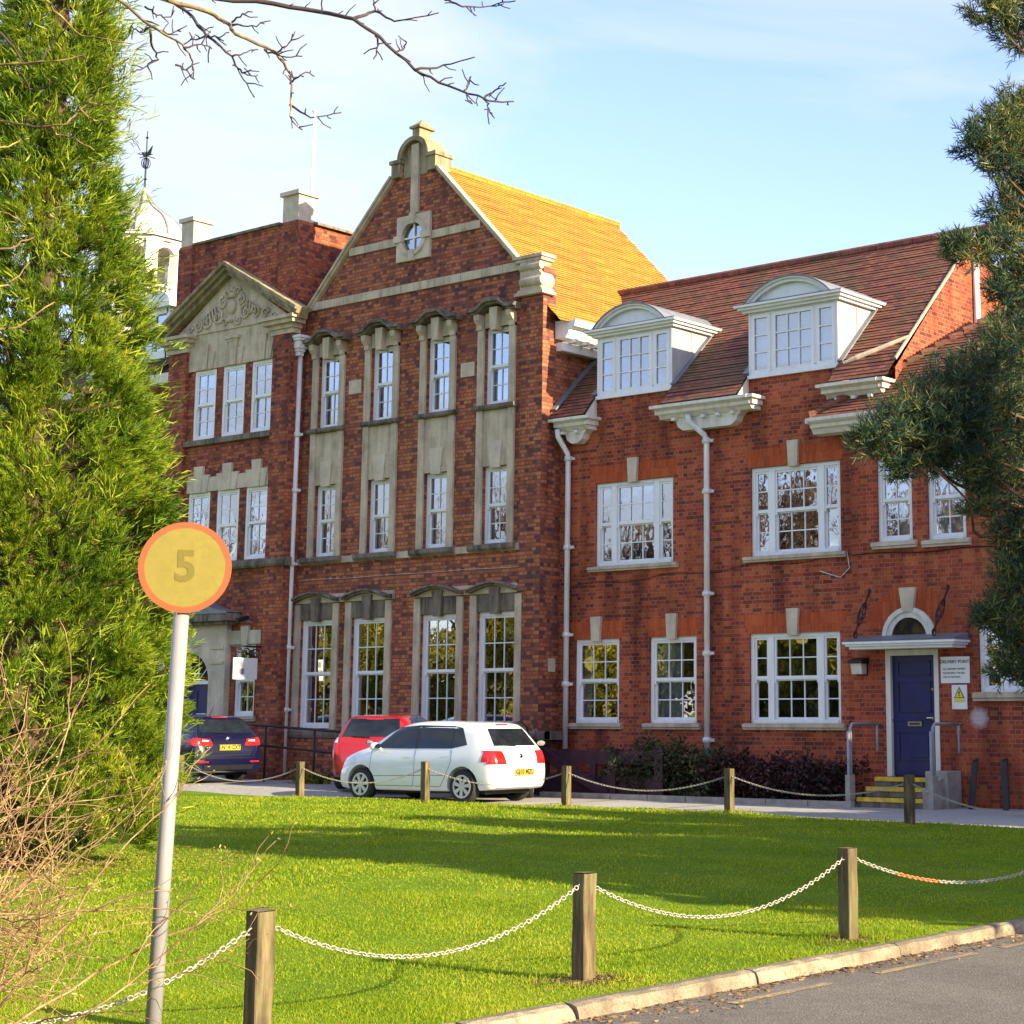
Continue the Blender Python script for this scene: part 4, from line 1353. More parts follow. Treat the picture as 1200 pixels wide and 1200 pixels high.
mb.box(-36.74, -33.5, YL - 0.1, YL + 0.05, 8.02, 8.15)
mb.build('sill', M['stone_dark'], B)
mb = MB(); mb.prism([(YL + .05, 5.15), (YL + .05, 4.95), (YL - .17, 4.95), (YL - .2, 5.0), (YL - .2, 5.09), (YL - .08, 5.15)], -37.5, -32.75, 'x')
mb.build('string_course', M['stone_dark'], B)
mb = MB()
mb.box(-36.6, -33.44, YL - 0.03, YL + 0.05, 6.875, 7.22)
for c in LW:
    for dx, h, w in ((-0.27, 7.28, 0.13), (0.27, 7.28, 0.13), (0, 7.5, 0.17)):
        mb.prism([(c + dx * 0.8 - w * 0.7, 6.86), (c + dx * 0.8 + w * 0.7, 6.86), (c + dx + w, h), (c + dx - w, h)], YL - 0.055 - (0.02 if dx == 0 else 0), YL + 0.02)
mb.build('lintel', M['stone_pale'], B)
mb = MB()
mb.box(-34.72, -33.64, YL - 0.03, YL + 0.05, 3.2, 3.52)
mb.prism([(-34.27, 3.16), (-34.09, 3.16), (-34.04, 3.62), (-34.32, 3.62)], YL - 0.07, YL)
mb.build('lintel', M['stone_pale'], B)
# stone frieze with keystones under the pediment
mb = MB()
mb.box(-36.74, -33.5, YL - 0.03, YL + 0.05, 9.885, 10.86)
for c in UW:
    for dx, h, w in ((-0.26, 10.3, 0.12), (0.26, 10.3, 0.12), (0, 10.5, 0.15)):
        mb.prism([(c + dx * 0.8 - w * 0.7, 9.88), (c + dx * 0.8 + w * 0.7, 9.88), (c + dx + w, h), (c + dx - w, h)], YL - 0.055 - (0.025 if dx == 0 else 0), YL)
mb.box(-35.3, -34.8, YL - 0.12, YL, 10.52, 10.6); mb.box(-35.24, -34.86, YL - 0.09, YL, 10.46, 10.52)
mb.build('frieze', M['stone'], B)
mb = MB()
for a, b in ((-37.5, -36.68), (-33.56, -32.78)):
    for pj, z0, z1 in ((0.14, 10.38, 10.5), (0.19, 10.5, 10.6), (0.30, 10.6, 10.7), (0.36, 10.7, 10.78)):
        mb.box(a - (pj - .14), b + (pj - .14), YL - pj, YL + 0.1, z0, z1)
    mb.mark()
mb.build_each('capital', M['stone'], B)
ap = (-35.13, 12.02)
mb = MB()
mb.prism([(-37.3, 10.78), (-32.95, 10.78), (ap[0], ap[1] + 0.1)], YL - 0.06, YL + 0.02)
mb.build('tympanum', M['stone'], B)
mb = MB()
for sx, foot in ((-1, (-37.72, 10.76)), (1, (-32.5, 10.76))):
    p, q = Vector((foot[0], 0, foot[1])), Vector((ap[0], 0, ap[1] + 0.16))
    d = (q - p).normalized(); nn = Vector((-d.z, 0, d.x))
    if nn.z < 0: nn = -nn
    for o0, o1, pj in ((-0.08, 0.02, 0.22), (0.02, 0.11, 0.32), (0.11, 0.19, 0.40)):
        a, b, c2, e = p + nn * o0, q + nn * o0, q + nn * o1, p + nn * o1
        vx = ap[0]
        # keep the mitre at the apex vertical
        sl = d.z / d.x
        def at(v): return (vx, v.z + sl * (vx - v.x))
        mb.prism([(a.x, a.z), at(b), at(c2), (e.x, e.z)], YL - pj, YL + 0.05)
pd = mb.build('pediment', M['stone_moss'], B)

# carving in the tympanum: cartouche with crown, scrolled leaves each side
mb = MB()
yc = YL - 0.075
def curl(cx, cz, r0, turns, a0, sgn, w=0.03, n=22):
    pts, rs = [], []
    for i in range(n):
        t = i / (n - 1)
        r = r0 * (1 - 0.82 * t)
        a = a0 + sgn * turns * 2 * math.pi * t
        pts.append((cx + r * math.cos(a), yc, cz + r * math.sin(a)))
        rs.append(w * (1.15 - 0.5 * t))
    mb.tube(pts, rs, 6)
c0 = -35.12
for s in (-1, 1):
    curl(c0 + s * 0.33, 11.45, 0.16, 1.3, math.pi / 2, -s)
    curl(c0 + s * 0.52, 11.12, 0.2, 1.4, math.pi / 2 if s < 0 else math.pi / 2, s)
    curl(c0 + s * 0.9, 11.06, 0.18, 1.4, math.pi, -s)
    curl(c0 + s * 1.25, 10.99, 0.14, 1.3, 0, s)
    curl(c0 + s * 1.55, 10.92, 0.09, 1.2, 0, -s)
    curl(c0 + s * 0.2, 11.68, 0.11, 1.2, 0, s)
    curl(c0 + s * 0.26, 10.96, 0.12, 1.2, math.pi, s)
    for k in range(5):
        a = math.pi / 2 + s * (0.3 + k * 0.23)
        r = 0.95 - k * 0.02
        p0 = (c0 + s * 0.55, 11.05); p1 = (p0[0] - math.cos(a) * 0.0 + s * 0.1 * k, 11.38 - 0.055 * k)
        mb.tube([(p0[0] + s * 0.12 * k, yc, 11.05 - .01 * k), (p1[0] + s * .06, yc - 0.02, p1[1]), (p1[0] + s * 0.16, yc, p1[1] - 0.05)], [0.028, 0.036, 0.012], 6)
for (dx, z, rx, rz) in ((0, 11.32, 0.16, 0.2), (0, 11.62, 0.13, 0.07), (0, 11.75, 0.08, 0.06), (0, 11.0, 0.2, 0.07), (-0.1, 11.7, 0.05, 0.06), (0.1, 11.7, 0.05, 0.06)):
    k0 = len(mb.v)
    mb.lathe([(0, -0.05), (1.0, -0.03), (0.92, 0.03), (0.5, 0.055), (0, 0.06)][::-1], (0, 0, 0), 14, 'y')
    for i in range(k0, len(mb.v)):
        v = mb.v[i]; mb.v[i] = (c0 + dx + v[0] * rx, yc - v[1] * 1.0 , z + v[2] * rz)
for k in range(7):
    mb.box(c0 - 0.17 + k * 0.05, c0 - 0.145 + k * 0.05, yc - 0.05, yc + 0.03, 11.54, 11.6)
mb.build('carving', M['stone'], pd, True)

# arched stone doorway at the far left
mb = MB()
mb.box(-35.3, -34.72, YL - 0.16, YL + 0.1, 0, 3.66); mb.box(-37.2, -36.62, YL - 0.16, YL + 0.1, 0, 3.66)
n = 14
arch = [(-35.96 + 0.66 * math.cos(math.pi * i / n), 2.35 + 0.66 * math.sin(math.pi * i / n)) for i in range(n + 1)]
mb.prism([(-35.3, 3.66)] + arch + [(-36.62, 3.66)], YL - 0.16, YL + 0.1)
mb.box(-35.24, -34.78, YL - 0.19, YL, 3.1, 3.16); mb.box(-35.24, -34.78, YL - 0.19, YL, 2.76, 2.82)
dw = mb.build('stone_doorway', M['stone_pale'], B)
mb = MB()
mb.box(-37.45, -34.47, YL - 0.34, YL + 0.02, 3.66, 3.74); mb.box(-37.55, -34.36, YL - 0.44, YL + 0.02, 3.74, 3.93)
mb.build('door_hood', M['stone_dark'], dw)
mb = MB()
hp = [(-37.55 + 3.19 * i / 16, 3.93 + 0.42 * math.exp(-((i - 8) / 4.6) ** 2)) for i in range(17)]
mb.prism(hp + [(-34.36, 3.91), (-37.55, 3.91)], YL - 0.46, YL + 0.02)
mb.build('hood_roof', M['lead'], dw)
mb = MB()
mb.box(-36.62, -35.3, YL + 0.12, YL + 0.17, 0, 2.32)
for a, b in ((-36.5, -36.02), (-35.9, -35.42)):
    for z0, z1 in ((0.25, 0.95), (1.15, 2.15)): mb.box(a, b, YL + 0.105, YL + 0.121, z0, z1)
mb.build('door', M['door_blue'], dw)
mb = MB(); mb.prism(arch, YL + 0.1, YL + 0.14); mb.build('fanlight', M['car_glass'], dw)
mb = MB(); mb.box(-36.62, -35.3, YL + 0.04, YL + 0.13, 2.3, 2.38)
for i in (1, 2, 3):
    a = math.pi * i / 4; mb.tube([(-35.96, YL + 0.08, 2.38), (-35.96 + 0.62 * math.cos(a), YL + 0.08, 2.36 + 0.62 * math.sin(a))], 0.018, 6)
mb.build('fanlight_bar', M['white'], dw)
mb = MB(); mb.box(-36.02, -35.66, YL + 0.095, YL + 0.103, 1.38, 1.62); nt = mb.build('door_notice', M['sign_white'], dw)
mb = MB(); mb.box(-35.82, -35.70, YL + 0.088, YL + 0.094, 1.40, 1.50); mb.box(-35.99, -35.89, YL + 0.088, YL + 0.094, 1.50, 1.59); mb.build('door_notice', M['lamp_red'], dw)

# ---- right wing with the delivery door
wholes = [(-17.55, -16.82, 4.67, 6.18), (-16.50, -15.73, 4.65, 6.16), (-17.40, -16.38, 0.5, 2.70), (-15.55, -13.5, 1.96, 3.12)]
mb = MB()
mb.wall(YW, -18.11, -7.5, -0.3, 7.0, wholes, 0.18)
mb.face([(-18.11, 30, -0.3), (-18.11, YW, -0.3), (-18.11, YW, 7.0), (-18.11, 30, 7.0)])
mb.face([(-7.5, YW, -0.3), (-7.5, 36, -0.3), (-7.5, 36, 7.0), (-7.5, YW, 7.0)])
mb.face([(-7.5, 36, -.3), (-17.2, 36, -.3), (-17.2, 36, 7.0), (-7.5, 36, 7.0)])
mb.build('brick_wall', M['brick_wing'], B)
sash_window(*wholes[0], YW, L2, sill=(0.1, 0.09, 0.13), sillm='stone_pale', curtain=(0, 1, 0, 1))
sash_window(*wholes[1], YW, L2, sill=(0.1, 0.09, 0.13), sillm='stone_pale', curtain=(0, 1, 0, 1))
sash_window(*wholes[3], YW, L3, sill=(0.1, 0.1, 0.15), sillm='stone', glass='glass_dim')
# wing roof: front slope, hip on the left
hz = 7.02; h0 = (-18.72, 28.16, hz)
k = 4.0
apx = (-18.72 + 2.2 / 1.3 * k, 28.16 + k, hz + 1.045 * k)
mb = MB()
tiled(mb, h0, (-7.2, 28.16, hz), apx, (-7.2, 28.16 + k, hz + 1.045 * k))
tiled(mb, (-18.72, 33.5, hz), h0, (apx[0], apx[1] + 1.5, apx[2]), apx, 0.16)
tiled(mb, (-7.2, 36.2, hz), (-18.72, 36.2, hz), (-7.2, apx[1], apx[2]), (apx[0], apx[1], apx[2]), 0.2)
wr = mb.build('tile_roof', M['tile'], B)
mb = MB()
a, b = Vector(h0), Vector(apx)
for i in range(30):
    t0 = i / 30; p0, p1 = a.lerp(b, t0), a.lerp(b, t0 + 0.036)
    mb.tube([p0 + Vector((0, 0, 0.05)), p1 + Vector((0, 0, 0.0))], [0.075, 0.06], 8)
mb.build('hip_tile', M['tile'], wr)
FIL = [(-18.25, 28.62, TZ(28.62) + .03), (-18.0, 28.70, TZ(28.70) + .04), (-17.7, 28.80, TZ(28.80) + .05), (-17.4, 28.93, TZ(28.93) + .05), (-17.1, 29.08, TZ(29.08) + .04)]
mb = MB()   # lead and mortar fillet where the wing roof meets the main roof
mb.tube(FIL, [0.03, 0.06, 0.05, 0.045, 0.03], 8)
mb.build('mortar_fillet', M['stone_pale'], wr)
m = MB()
d = hz - 0.02; yo = 28.08
m.prism([(YW, d - 0.28), (yo + 0.2, d - 0.28), (yo + 0.15, d - 0.2), (yo + 0.1, d - 0.17), (yo + 0.09, d - 0.11), (yo + 0.03, d - 0.08), (yo, d - 0.05), (yo, d + 0.01), (YW, d + 0.01)], -18.72, -7.2, 'x')
m.box(-18.78, -18.72, yo + 0.02, 30, d - 0.09, d + 0.005)
m.build('gutter', M['cream'], B)
mb = MB(); mb.tube([(-17.14, 31.83, 7.8), (-17.14, 31.83, 10.5)], 0.07, 10)
mb.build('drainpipe', M['pipe'], B, True)
# chequered arch over the door fanlight
ncx, nz = -16.92, 2.93
mb = MB(); n = 16
def ring2(r0, r1, y0, y1, mbx, z=nz, a0=0, a1=math.pi):
    for i in range(n):
        ta, tb = a0 + (a1 - a0) * i / n, a0 + (a1 - a0) * (i + 1) / n
        mbx.prism([(ncx + r0 * math.cos(ta), z + r0 * math.sin(ta)), (ncx + r1 * math.cos(ta), z + r1 * math.sin(ta)), (ncx + r1 * math.cos(tb), z + r1 * math.sin(tb)), (ncx + r0 * math.cos(tb), z + r0 * math.sin(tb))], y0, y1)
ring2(0.54, 0.95, YW - 0.004, YW + 0.05, mb, a0=0.25, a1=math.pi - 0.25)
mb.build('brick_arch', M['brick_rub'], B)
mb = MB(); ring2(0.46, 0.545, YW - 0.07, YW + 0.05, mb); ring2(0.36, 0.46, YW - 0.04, YW + 0.05, mb)
fl = mb.build('fanlight', M['cream'], B)
mb = MB(); mb.face([(ncx + 0.37 * math.cos(math.pi * i / n), YW - 0.012, nz + 0.37 * math.sin(math.pi * i / n)) for i in range(n + 1)])
mb.build('pane', M['car_glass'], fl)
mb = MB(); mb.prism([(ncx - 0.11, 3.40), (ncx + 0.11, 3.40), (ncx + 0.17, 3.82), (ncx - 0.17, 3.82)], YW - 0.08, YW)
mb.build('keystone', M['stone_pale'], fl)
# canopy
mb = MB()
mb.box(-17.98, -15.72, 28.04, YW, 2.86, 2.885)
mb.prism([(YW, 2.885), (28.03, 2.885), (YW, 2.99)], -17.96, -15.74, 'x')
cp_ = mb.build('canopy', M['lead'], B)
mb = MB()
for pj, z0, z1 in ((0.0, 2.73, 2.78), (0.05, 2.78, 2.82), (0.09, 2.82, 2.858)):
    mb.box(-17.9 - pj, -15.8 + pj, 28.12 - pj, YW, z0, z1)
mb.build('canopy_cornice', M['white'], cp_)
mb = MB()      # wrought iron stays
for X0, X1 in ((-17.74, -17.78), (-16.12, -16.17)):
    a, b = Vector((X0, YW - 0.02, 3.78)), Vector((X1, 28.1, 2.95))
    mb.tube([a, a.lerp(b, 0.25)], 0.018, 6); mb.tube([a.lerp(b, 0.75), b], 0.018, 6)
    dd = (b - a).normalized(); s1 = dd.orthogonal().normalized(); s2 = dd.cross(s1)
    for k in range(6):
        pts = []
        for i in range(9):
            t = i / 8; ang = k * math.pi / 3 + t * 2.2
            pts.append(a.lerp(b, 0.22 + 0.56 * t) + (s1 * math.cos(ang) + s2 * math.sin(ang)) * 0.062 * math.sin(math.pi * t) ** 0.7)
        mb.tube(pts, 0.011, 5)
    mb.lathe([(0, -0.04), (0.03, -0.03), (0.03, 0.03), (0, 0.04)], a + Vector((0, 0, 0.02)), 8)
    cpts = [b + Vector((0, 0.05 - 0.06 * math.cos(t), 0.04 + 0.06 * math.sin(t))) for t in np.linspace(-1.5, 4.2, 14)]
    mb.tube(cpts, 0.013, 5); mb.mark()
mb.build_each('canopy_stay', M['iron'], cp_)
# door
mb = MB()
mb.box(-17.33, -16.44, YW + 0.06, YW + 0.11, 0.52, 2.62)
for z0, z1 in ((0.78, 1.28), (1.62, 2.16), (2.26, 2.52)):
    for a, b, c, e in ((-17.22, -16.55, z0, z0 + 0.02), (-17.22, -16.55, z1 - 0.02, z1), (-17.22, -17.2, z0, z1), (-16.57, -16.55, z0, z1)):
        mb.box(a, b, YW + 0.042, YW + 0.06, c, e)
mb.box(-17.15, -16.62, YW + 0.048, YW + 0.06, 0.84, 1.22)
mb.box(-17.33, -16.44, YW + 0.035, YW + 0.06, 1.47, 1.5)
dr = mb.build('door', M['door_blue'], B)
mb = MB(); mb.box(-17.43, -17.33, YW - 0.02, YW + 0.1, 0.5, 2.72); mb.box(-16.44, -16.35, YW - 0.02, YW + 0.1, 0.5, 2.72); mb.box(-17.33, -16.44, YW - 0.02, YW + 0.1, 2.62, 2.72)
mb.build('door_frame', M['cream'], dr)
mb = MB(); mb.box(-17.02, -16.74, YW + 0.035, YW + 0.047, 1.38, 1.46); mb.build('letterbox', M['brass'], dr)
mb = MB(); mb.box(-16.98, -16.78, YW + 0.028, YW + 0.034, 1.40, 1.44); mb.build('letterbox', M['ink'], dr)
mb = MB(); mb.tube([(-16.62, YW + 0.02, 1.52), (-16.49, YW + 0.02, 1.52)], 0.014, 8); mb.lathe([(0, -0.03), (0.025, -0.03), (0.025, 0.03), (0, 0.03)], (-16.5, YW + 0.035, 1.52), 10, 'y')
mb.lathe([(0, -0.02), (0.025, -0.02), (0.025, 0.02), (0, 0.02)], (-16.5, YW + 0.04, 2.02), 10, 'y')
mb.build('handle', M['chrome'], dr)
# old cables on the wall
mb = MB()
pts = [(-25.0 + 7 * i / 24, YR - 0.015, 4.2 + 0.04 * math.sin(i * 0.9) + 0.012 * i) for i in range(25)]
mb.tube(pts, 0.006, 5)
mb.tube([(-18.1 + 3.2 * i / 10, YW - 0.015, 4.46 + 0.02 * math.sin(i)) for i in range(11)], 0.012, 5)
mb.build('cable', M['iron'], B)
mb = MB(); mb.tube([(-32.8 + 7.2 * i / 24, YG - 0.008, 4.62 + 0.008 * math.sin(i * .8)) for i in range(25)] , 0.004, 5)
mb.tube([(-18.3, YR - .02, 4.55), (-18.25, YR - .02, 4.25), (-18.45, YR - .02, 4.08), (-18.9, YR - .02, 4.22)], 0.008, 5)
mb.build('cable', M['pipe'], B)
mb = MB(); mb.box(-25.36, -25.30, YG + 0.25, YG + 0.42, 2.45, 2.72); mb.build('junction_box', M['stone_pale'], B)

# ---- left range behind, with dormer and cupola
LR = empty('cupola_range', (-44, 30, 0), 'pale domed cupola and dormered range behind the evergreen tree', 'building')
mb = MB()
mb.box(-60, -37.45, 29.9, 40, -0.3, 10.6)
mb.build('brick_wall', M['brick_left'], LR)
mb = MB(); tiled(mb, (-60, 29.5, 10.5), (-37.45, 29.5, 10.5), (-60, 33.5, 13.0), (-37.45, 33.5, 13.0), 0.12)
mb.build('tile_roof', M['tile'], LR)
mb = MB(); mb.box(-60, -37.45, 29.45, 29.9, 10.25, 10.5); mb.build('gutter', M['cream'], LR)
mb = MB()
dx0, dx1 = -41.0, -39.85
mb.box(dx0 - .08, dx0 + .06, 29.38, 30.6, 10.9, 12.25); mb.box(dx1 - .06, dx1 + .08, 29.38, 30.6, 10.9, 12.25); mb.box(dx0, dx1, 29.38, 29.5, 12.1, 12.25); mb.box(dx0, dx1, 29.38, 29.5, 10.9, 11.1)
mb.box(dx0, dx1, 29.42, 29.46, 11.6, 11.64); mb.box(-40.44, -40.40, 29.41, 29.46, 11.1, 12.1)
mb.box(dx0 - .25, dx1 + .25, 29.22, 31.2, 12.25, 12.38)
cxm, hw = (dx0 + dx1) / 2, 0.75
a_ = [(cxm + hw * math.cos(math.pi * i / 12), 12.38 + 0.36 * math.sin(math.pi * i / 12)) for i in range(13)]
mb.prism(a_, 29.28, 31.4)
dm = mb.build('dormer', M['white'], LR)
mb = MB(); mb.face([(dx0, 29.45, 11.1), (dx1, 29.45, 11.1), (dx1, 29.45, 12.1), (dx0, 29.45, 12.1)]); mb.build('pane', M['glass'], dm)
mb = MB(); mb.box(dx0, dx1, 29.8, 29.85, 11, 12.2); mb.build('dark_backing', M['dark'], dm)
# cupola
CX, CY = -40.75, 29.1 + 2.1
kf = 1.0 + 2.1 / 29.0
CX *= kf
def cz_(z): return 1.54 + (z - 1.54) * kf
mb = MB()
R8 = 1.22
def octa(r, z0, z1, r2=None):
    r2 = r2 or r
    for i in range(8):
        a, b = math.pi / 8 + i * math.pi / 4, math.pi / 8 + (i + 1) * math.pi / 4
        mb.face([(CX + r * math.cos(a), CY + r * math.sin(a), z0), (CX + r * math.cos(b), CY + r * math.sin(b), z0), (CX + r2 * math.cos(b), CY + r2 * math.sin(b), z1), (CX + r2 * math.cos(a), CY + r2 * math.sin(a), z1)])
z_b, z_r, z_t = cz_(12.35), cz_(12.75), cz_(13.95)
octa(R8 + 0.12, 10.8, z_b); octa(R8 + 0.2, z_b, z_b + 0.1); mb.lathe([(R8 + .2, 0), (0.01, 0.02)], (CX, CY, z_b + .1), 8)
for i in range(8):       # corner piers and arch heads
    a = math.pi / 8 + i * math.pi / 4
    c = Vector((CX + (R8 - 0.08) * math.cos(a), CY + (R8 - .08) * math.sin(a), (z_b + z_t) / 2))
    er = Vector((math.cos(a), math.sin(a), 0)); et = Vector((-er.y, er.x, 0))
    mb.obox(c, er * 0.12, et * 0.17, (0, 0, (z_t - z_b) / 2))
    m2 = a + math.pi / 8; em = Vector((math.cos(m2), math.sin(m2), 0)); tm = Vector((-em.y, em.x, 0))
    base = Vector((CX, CY, 0)) + em * (R8 - 0.12) * math.cos(math.pi / 8)
    hw = 0.34; zs = z_t - 0.5; nn_ = 8
    for j in range(nn_):
        t0, t1 = math.pi * j / nn_, math.pi * (j + 1) / nn_
        q = []
        for t, up in ((t0, 0), (t1, 0), (t1, 1), (t0, 1)):
            zz = z_t if up else zs + hw * math.sin(t)
            q.append(base + tm * hw * math.cos(t) + Vector((0, 0, zz)))
        mb.face(q); mb.face([v + em * 0.14 for v in q[::-1]]); mb.face([q[0], q[1], q[1] + em * .14, q[0] + em * .14])
    for j in range(5):   # balusters and rail
        p0 = base + tm * (-0.28 + j * 0.14) + em * 0.08
        mb.tube([p0 + Vector((0, 0, z_b + .1)), p0 + Vector((0, 0, z_r))], 0.025, 6)
    mb.obox(base + em * 0.08 + Vector((0, 0, z_r)), tm * 0.34, em * 0.05, (0, 0, 0.03))
octa(R8 + 0.06, z_t, z_t + 0.1); octa(R8 + 0.16, z_t + 0.1, z_t + 0.2); octa(R8 + .16, z_t + .2, z_t + .21, 0.9)
mb.lathe([(R8 + 0.06, 0), (0.01, -0.01)], (CX, CY, z_t), 8)
cup = mb.build('cupola', M['cream'], LR)
mb = MB()
zd = z_t + 0.2
prof = [(1.2, 0), (1.16, 0.22), (1.04, 0.46), (0.86, 0.66), (0.66, 0.8), (0.45, 0.94), (0.28, 1.1), (0.16, 1.3), (0.1, 1.42), (0.12, 1.48), (0.07, 1.56), (0.0, 1.6)]
mb.lathe(prof, (CX, CY, zd), 8)
dome = mb.build('dome', M['lead_pale'], cup)
mb = MB()
for i in range(8):
    a = i * math.pi / 4
    mb.tube([(CX + (r + .01) * math.cos(a), CY + (r + .01) * math.sin(a), zd + h) for r, h in prof[:-3]], 0.03, 6)
mb.build('dome_roll', M['lead'], cup)
mb = MB()
zt2 = zd + 1.55
mb.tube([(CX, CY, zt2), (CX, CY, zt2 + 1.75)], [0.03, 0.014], 6)
mb.tube([(CX - .3, CY, zt2 + 1.0), (CX + .3, CY, zt2 + 1.0)], 0.014, 5); mb.tube([(CX, CY - .3, zt2 + 1.0), (CX, CY + .3, zt2 + 1.0)], 0.014, 5)
for k in range(6):
    a = k * math.pi / 3
    mb.tube([(CX + 0.13 * math.sin(t) * math.cos(a), CY + 0.13 * math.sin(t) * math.sin(a), zt2 + 0.78 - 0.16 * math.cos(t)) for t in np.linspace(0, math.pi, 8)], 0.014, 5)
mb.prism([(CX - 0.25, zt2 + 1.16), (CX + 0.05, zt2 + 1.1), (CX + 0.28, zt2 + 1.26), (CX + 0.2, zt2 + 1.02), (CX - 0.1, zt2 + 0.98)], CY - 0.012, CY + 0.012)
mb.lathe([(0, -0.05), (0.05, 0), (0, 0.05)], (CX, CY, zt2 + 1.55), 8); mb.lathe([(0, -0.05), (0.06, 0), (0, 0.05)], (CX, CY, zt2 + 0.3), 8)
mb.build('weather_vane', M['iron'], cup)

fp = MB(); fp.tube([(-38.5, 33, 10.0), (-38.5, 33, 18.3)], [0.07, 0.045], 10); fp.lathe([(0, -0.09), (0.09, 0), (0, 0.09)], (-38.5, 33, 18.36), 10)
FP = fp.build('flagpole', M['white'], None, True)
tag(FP, 'bare white flagpole rising behind the left brick attic', 'flagpole')

# ------------------------------------------------------------------ things by the delivery door
st = empty('entrance_steps', (-16.9, 28.2, 0), 'three concrete steps with worn yellow edges below the blue delivery door', 'steps')
mb = MB()
for i, (yo, zt) in enumerate(((27.62, 0.17), (27.92, 0.34), (28.22, 0.50))):
    mb.box(-17.46, -16.12, yo, YW + 0.05, zt - 0.17 if i else -0.1, zt - 0.012)
mb.build('step_block', M['stone_dark'], st)
for yo, zt in ((27.6, 0.17), (27.9, 0.34), (28.2, 0.50)):
    mb = MB(); mb.box(-17.46, -16.12, yo, yo + 0.09, zt - 0.07, zt)
    mb.build('step_edge', M['yellow'], st)
mb = MB()
mb.prism([(27.55, -0.1), (27.55, 0.3), (28.1, 0.55), (28.6, 0.58), (28.6, -0.1)], -16.12, -16.0, 'x')
mb.build('side_wall', M['concrete'], st)

def handrail(label, X, back):
    h = empty('handrail', (X, 27.7, 0), label, 'handrail', 'handrails of the delivery steps')
    m = MB()
    m.tube([(X, 27.62, -0.02), (X, 27.62, 1.36), (X, 27.68, 1.42), (X, 28.5, 1.42)], 0.028, 10)
    m.tube([(X, 27.55, -0.02), (X, 27.55, 1.3)], 0.028, 10)
    m.build('rail', M['steel'], h, True)
    m = MB(); m.tube([(X, YW + 0.02, 1.42), (X + back * 0.3, 28.5, 1.42), (X + back * 0.3, 28.5, 0.93), (X, 28.5, 0.93)], 0.024, 10)
    m.tube([(X, 28.48, 1.42), (X + back * 0.3, 28.48, 1.42)], 0.024, 8)
    m.build('return_rail', M['steel'], h, True)
    m = MB(); m.box(X - 0.05, X + 0.05, 27.5, 27.68, -0.02, 0.55); m.build('stub_post', M['concrete'], h, bevel=0.01)
handrail('grey tubular handrail on the shrub side of the yellow edged steps', -17.58, 0.01)
handrail('grey tubular handrail between the yellow edged steps and the concrete block', -15.93, 0.01)

cb = MB(); cb.box(-16.34, -15.9, 28.02, 28.52, -0.05, 0.62)
o = cb.build('concrete_block', M['concrete'], None, bevel=0.02); tag(o, 'rough upright concrete block against brick wall beside the steps', 'concrete block')

def lean_bar(label, x0, x1, z):
    m = MB()
    a, b = Vector((x0, 28.5, z)), Vector((x1, 28.1, 0.0))
    m.obox((a + b) / 2, (0.055, 0, 0.012), (b - a) / 2, (0, 0.03, 0.03))
    o = m.build('leaning_slat', M['iron'], None, bevel=0.012)
    tag(o, label, 'slat', 'dark slats leaning on the brick wall')
lean_bar('dark slat leaning on brick wall, nearer the concrete block', -15.62, -15.5, 0.8)
lean_bar('dark slat with pale tip leaning on brick wall, farther from the concrete block', -15.06, -14.84, 0.82)

wlamp = empty('wall_lamp', (-17.93, YW, 2.3), 'square bulkhead wall lamp on brick beside the blue door', 'wall lamp')
mb = MB(); mb.prism([(YW, 2.60), (YW - 0.26, 2.54), (YW - 0.26, 2.49), (YW, 2.49)], -18.08, -17.78, 'x'); mb.box(-18.05, -17.81, YW - 0.03, YW, 2.28, 2.5); mb.build('lamp_housing', M['iron'], wlamp)
mb = MB(); mb.prism([(YW - 0.03, 2.49), (YW - 0.22, 2.49), (YW - 0.18, 2.30), (YW - 0.03, 2.30)], -18.04, -17.82, 'x'); mb.build('lamp_glass', M['cloth'], wlamp)

def board(name, label, cat, x0, x1, z0, z1, Y, mat='sign_white'):
    r = empty(name, ((x0 + x1) / 2, Y, z0), label, cat)
    m = MB(); m.box(x0, x1, Y - 0.022, Y - 0.002, z0, z1); m.build('panel', M[mat], r, bevel=0.004)
    return r
sg = board('delivery_sign', 'white wall sign reading DELIVERY POINT beside the blue door', 'sign', -16.30, -15.73, 2.12, 2.58, YW)
for body, z, s, bld in (('DELIVERY POINT', 2.49, 0.076, 0.0016), ('ALL DELIVERY DRIVERS', 2.365, 0.043, 0.0008), ('PLEASE RING THE BELL', 2.295, 0.043, 0.0008), ('FOR ATTENTION', 2.225, 0.043, 0.0008)):
    al = 'CENTER' if s > 0.05 else 'LEFT'
    text_mesh(body, s, 'lettering', M['ink'], sg, Matrix.Translation((-16.015 if s > .05 else -16.25, YW - 0.0235, z)) @ FRONT, 0.0008, bld, al)
ws = board('warning_sign', 'small white sign with yellow warning triangle below the delivery sign', 'sign', -16.09, -15.79, 1.67, 2.09, YW)
mb = MB(); mb.prism([(-16.045, 1.86), (-15.835, 1.86), (-15.94, 2.06)], YW - 0.026, YW - 0.02); mb.build('triangle', M['ink'], ws)
mb = MB(); mb.prism([(-16.02, 1.874), (-15.86, 1.874), (-15.94, 2.028)], YW - 0.029, YW - 0.024); mb.build('triangle', M['sign_yellow'], ws)
mb = MB(); mb.prism([(-15.955, 1.93), (-15.925, 1.93), (-15.93, 1.985), (-15.95, 1.985)], YW - 0.031, YW - 0.028); mb.box(-15.952, -15.928, YW - .031, YW - .028, 1.893, 1.913); mb.build('mark', M['ink'], ws)
mb = MB(); mb.box(-16.05, -15.83, YW - 0.0255, YW - 0.021, 1.795, 1.845); mb.build('panel_stripe', M['sign_yellow'], ws)

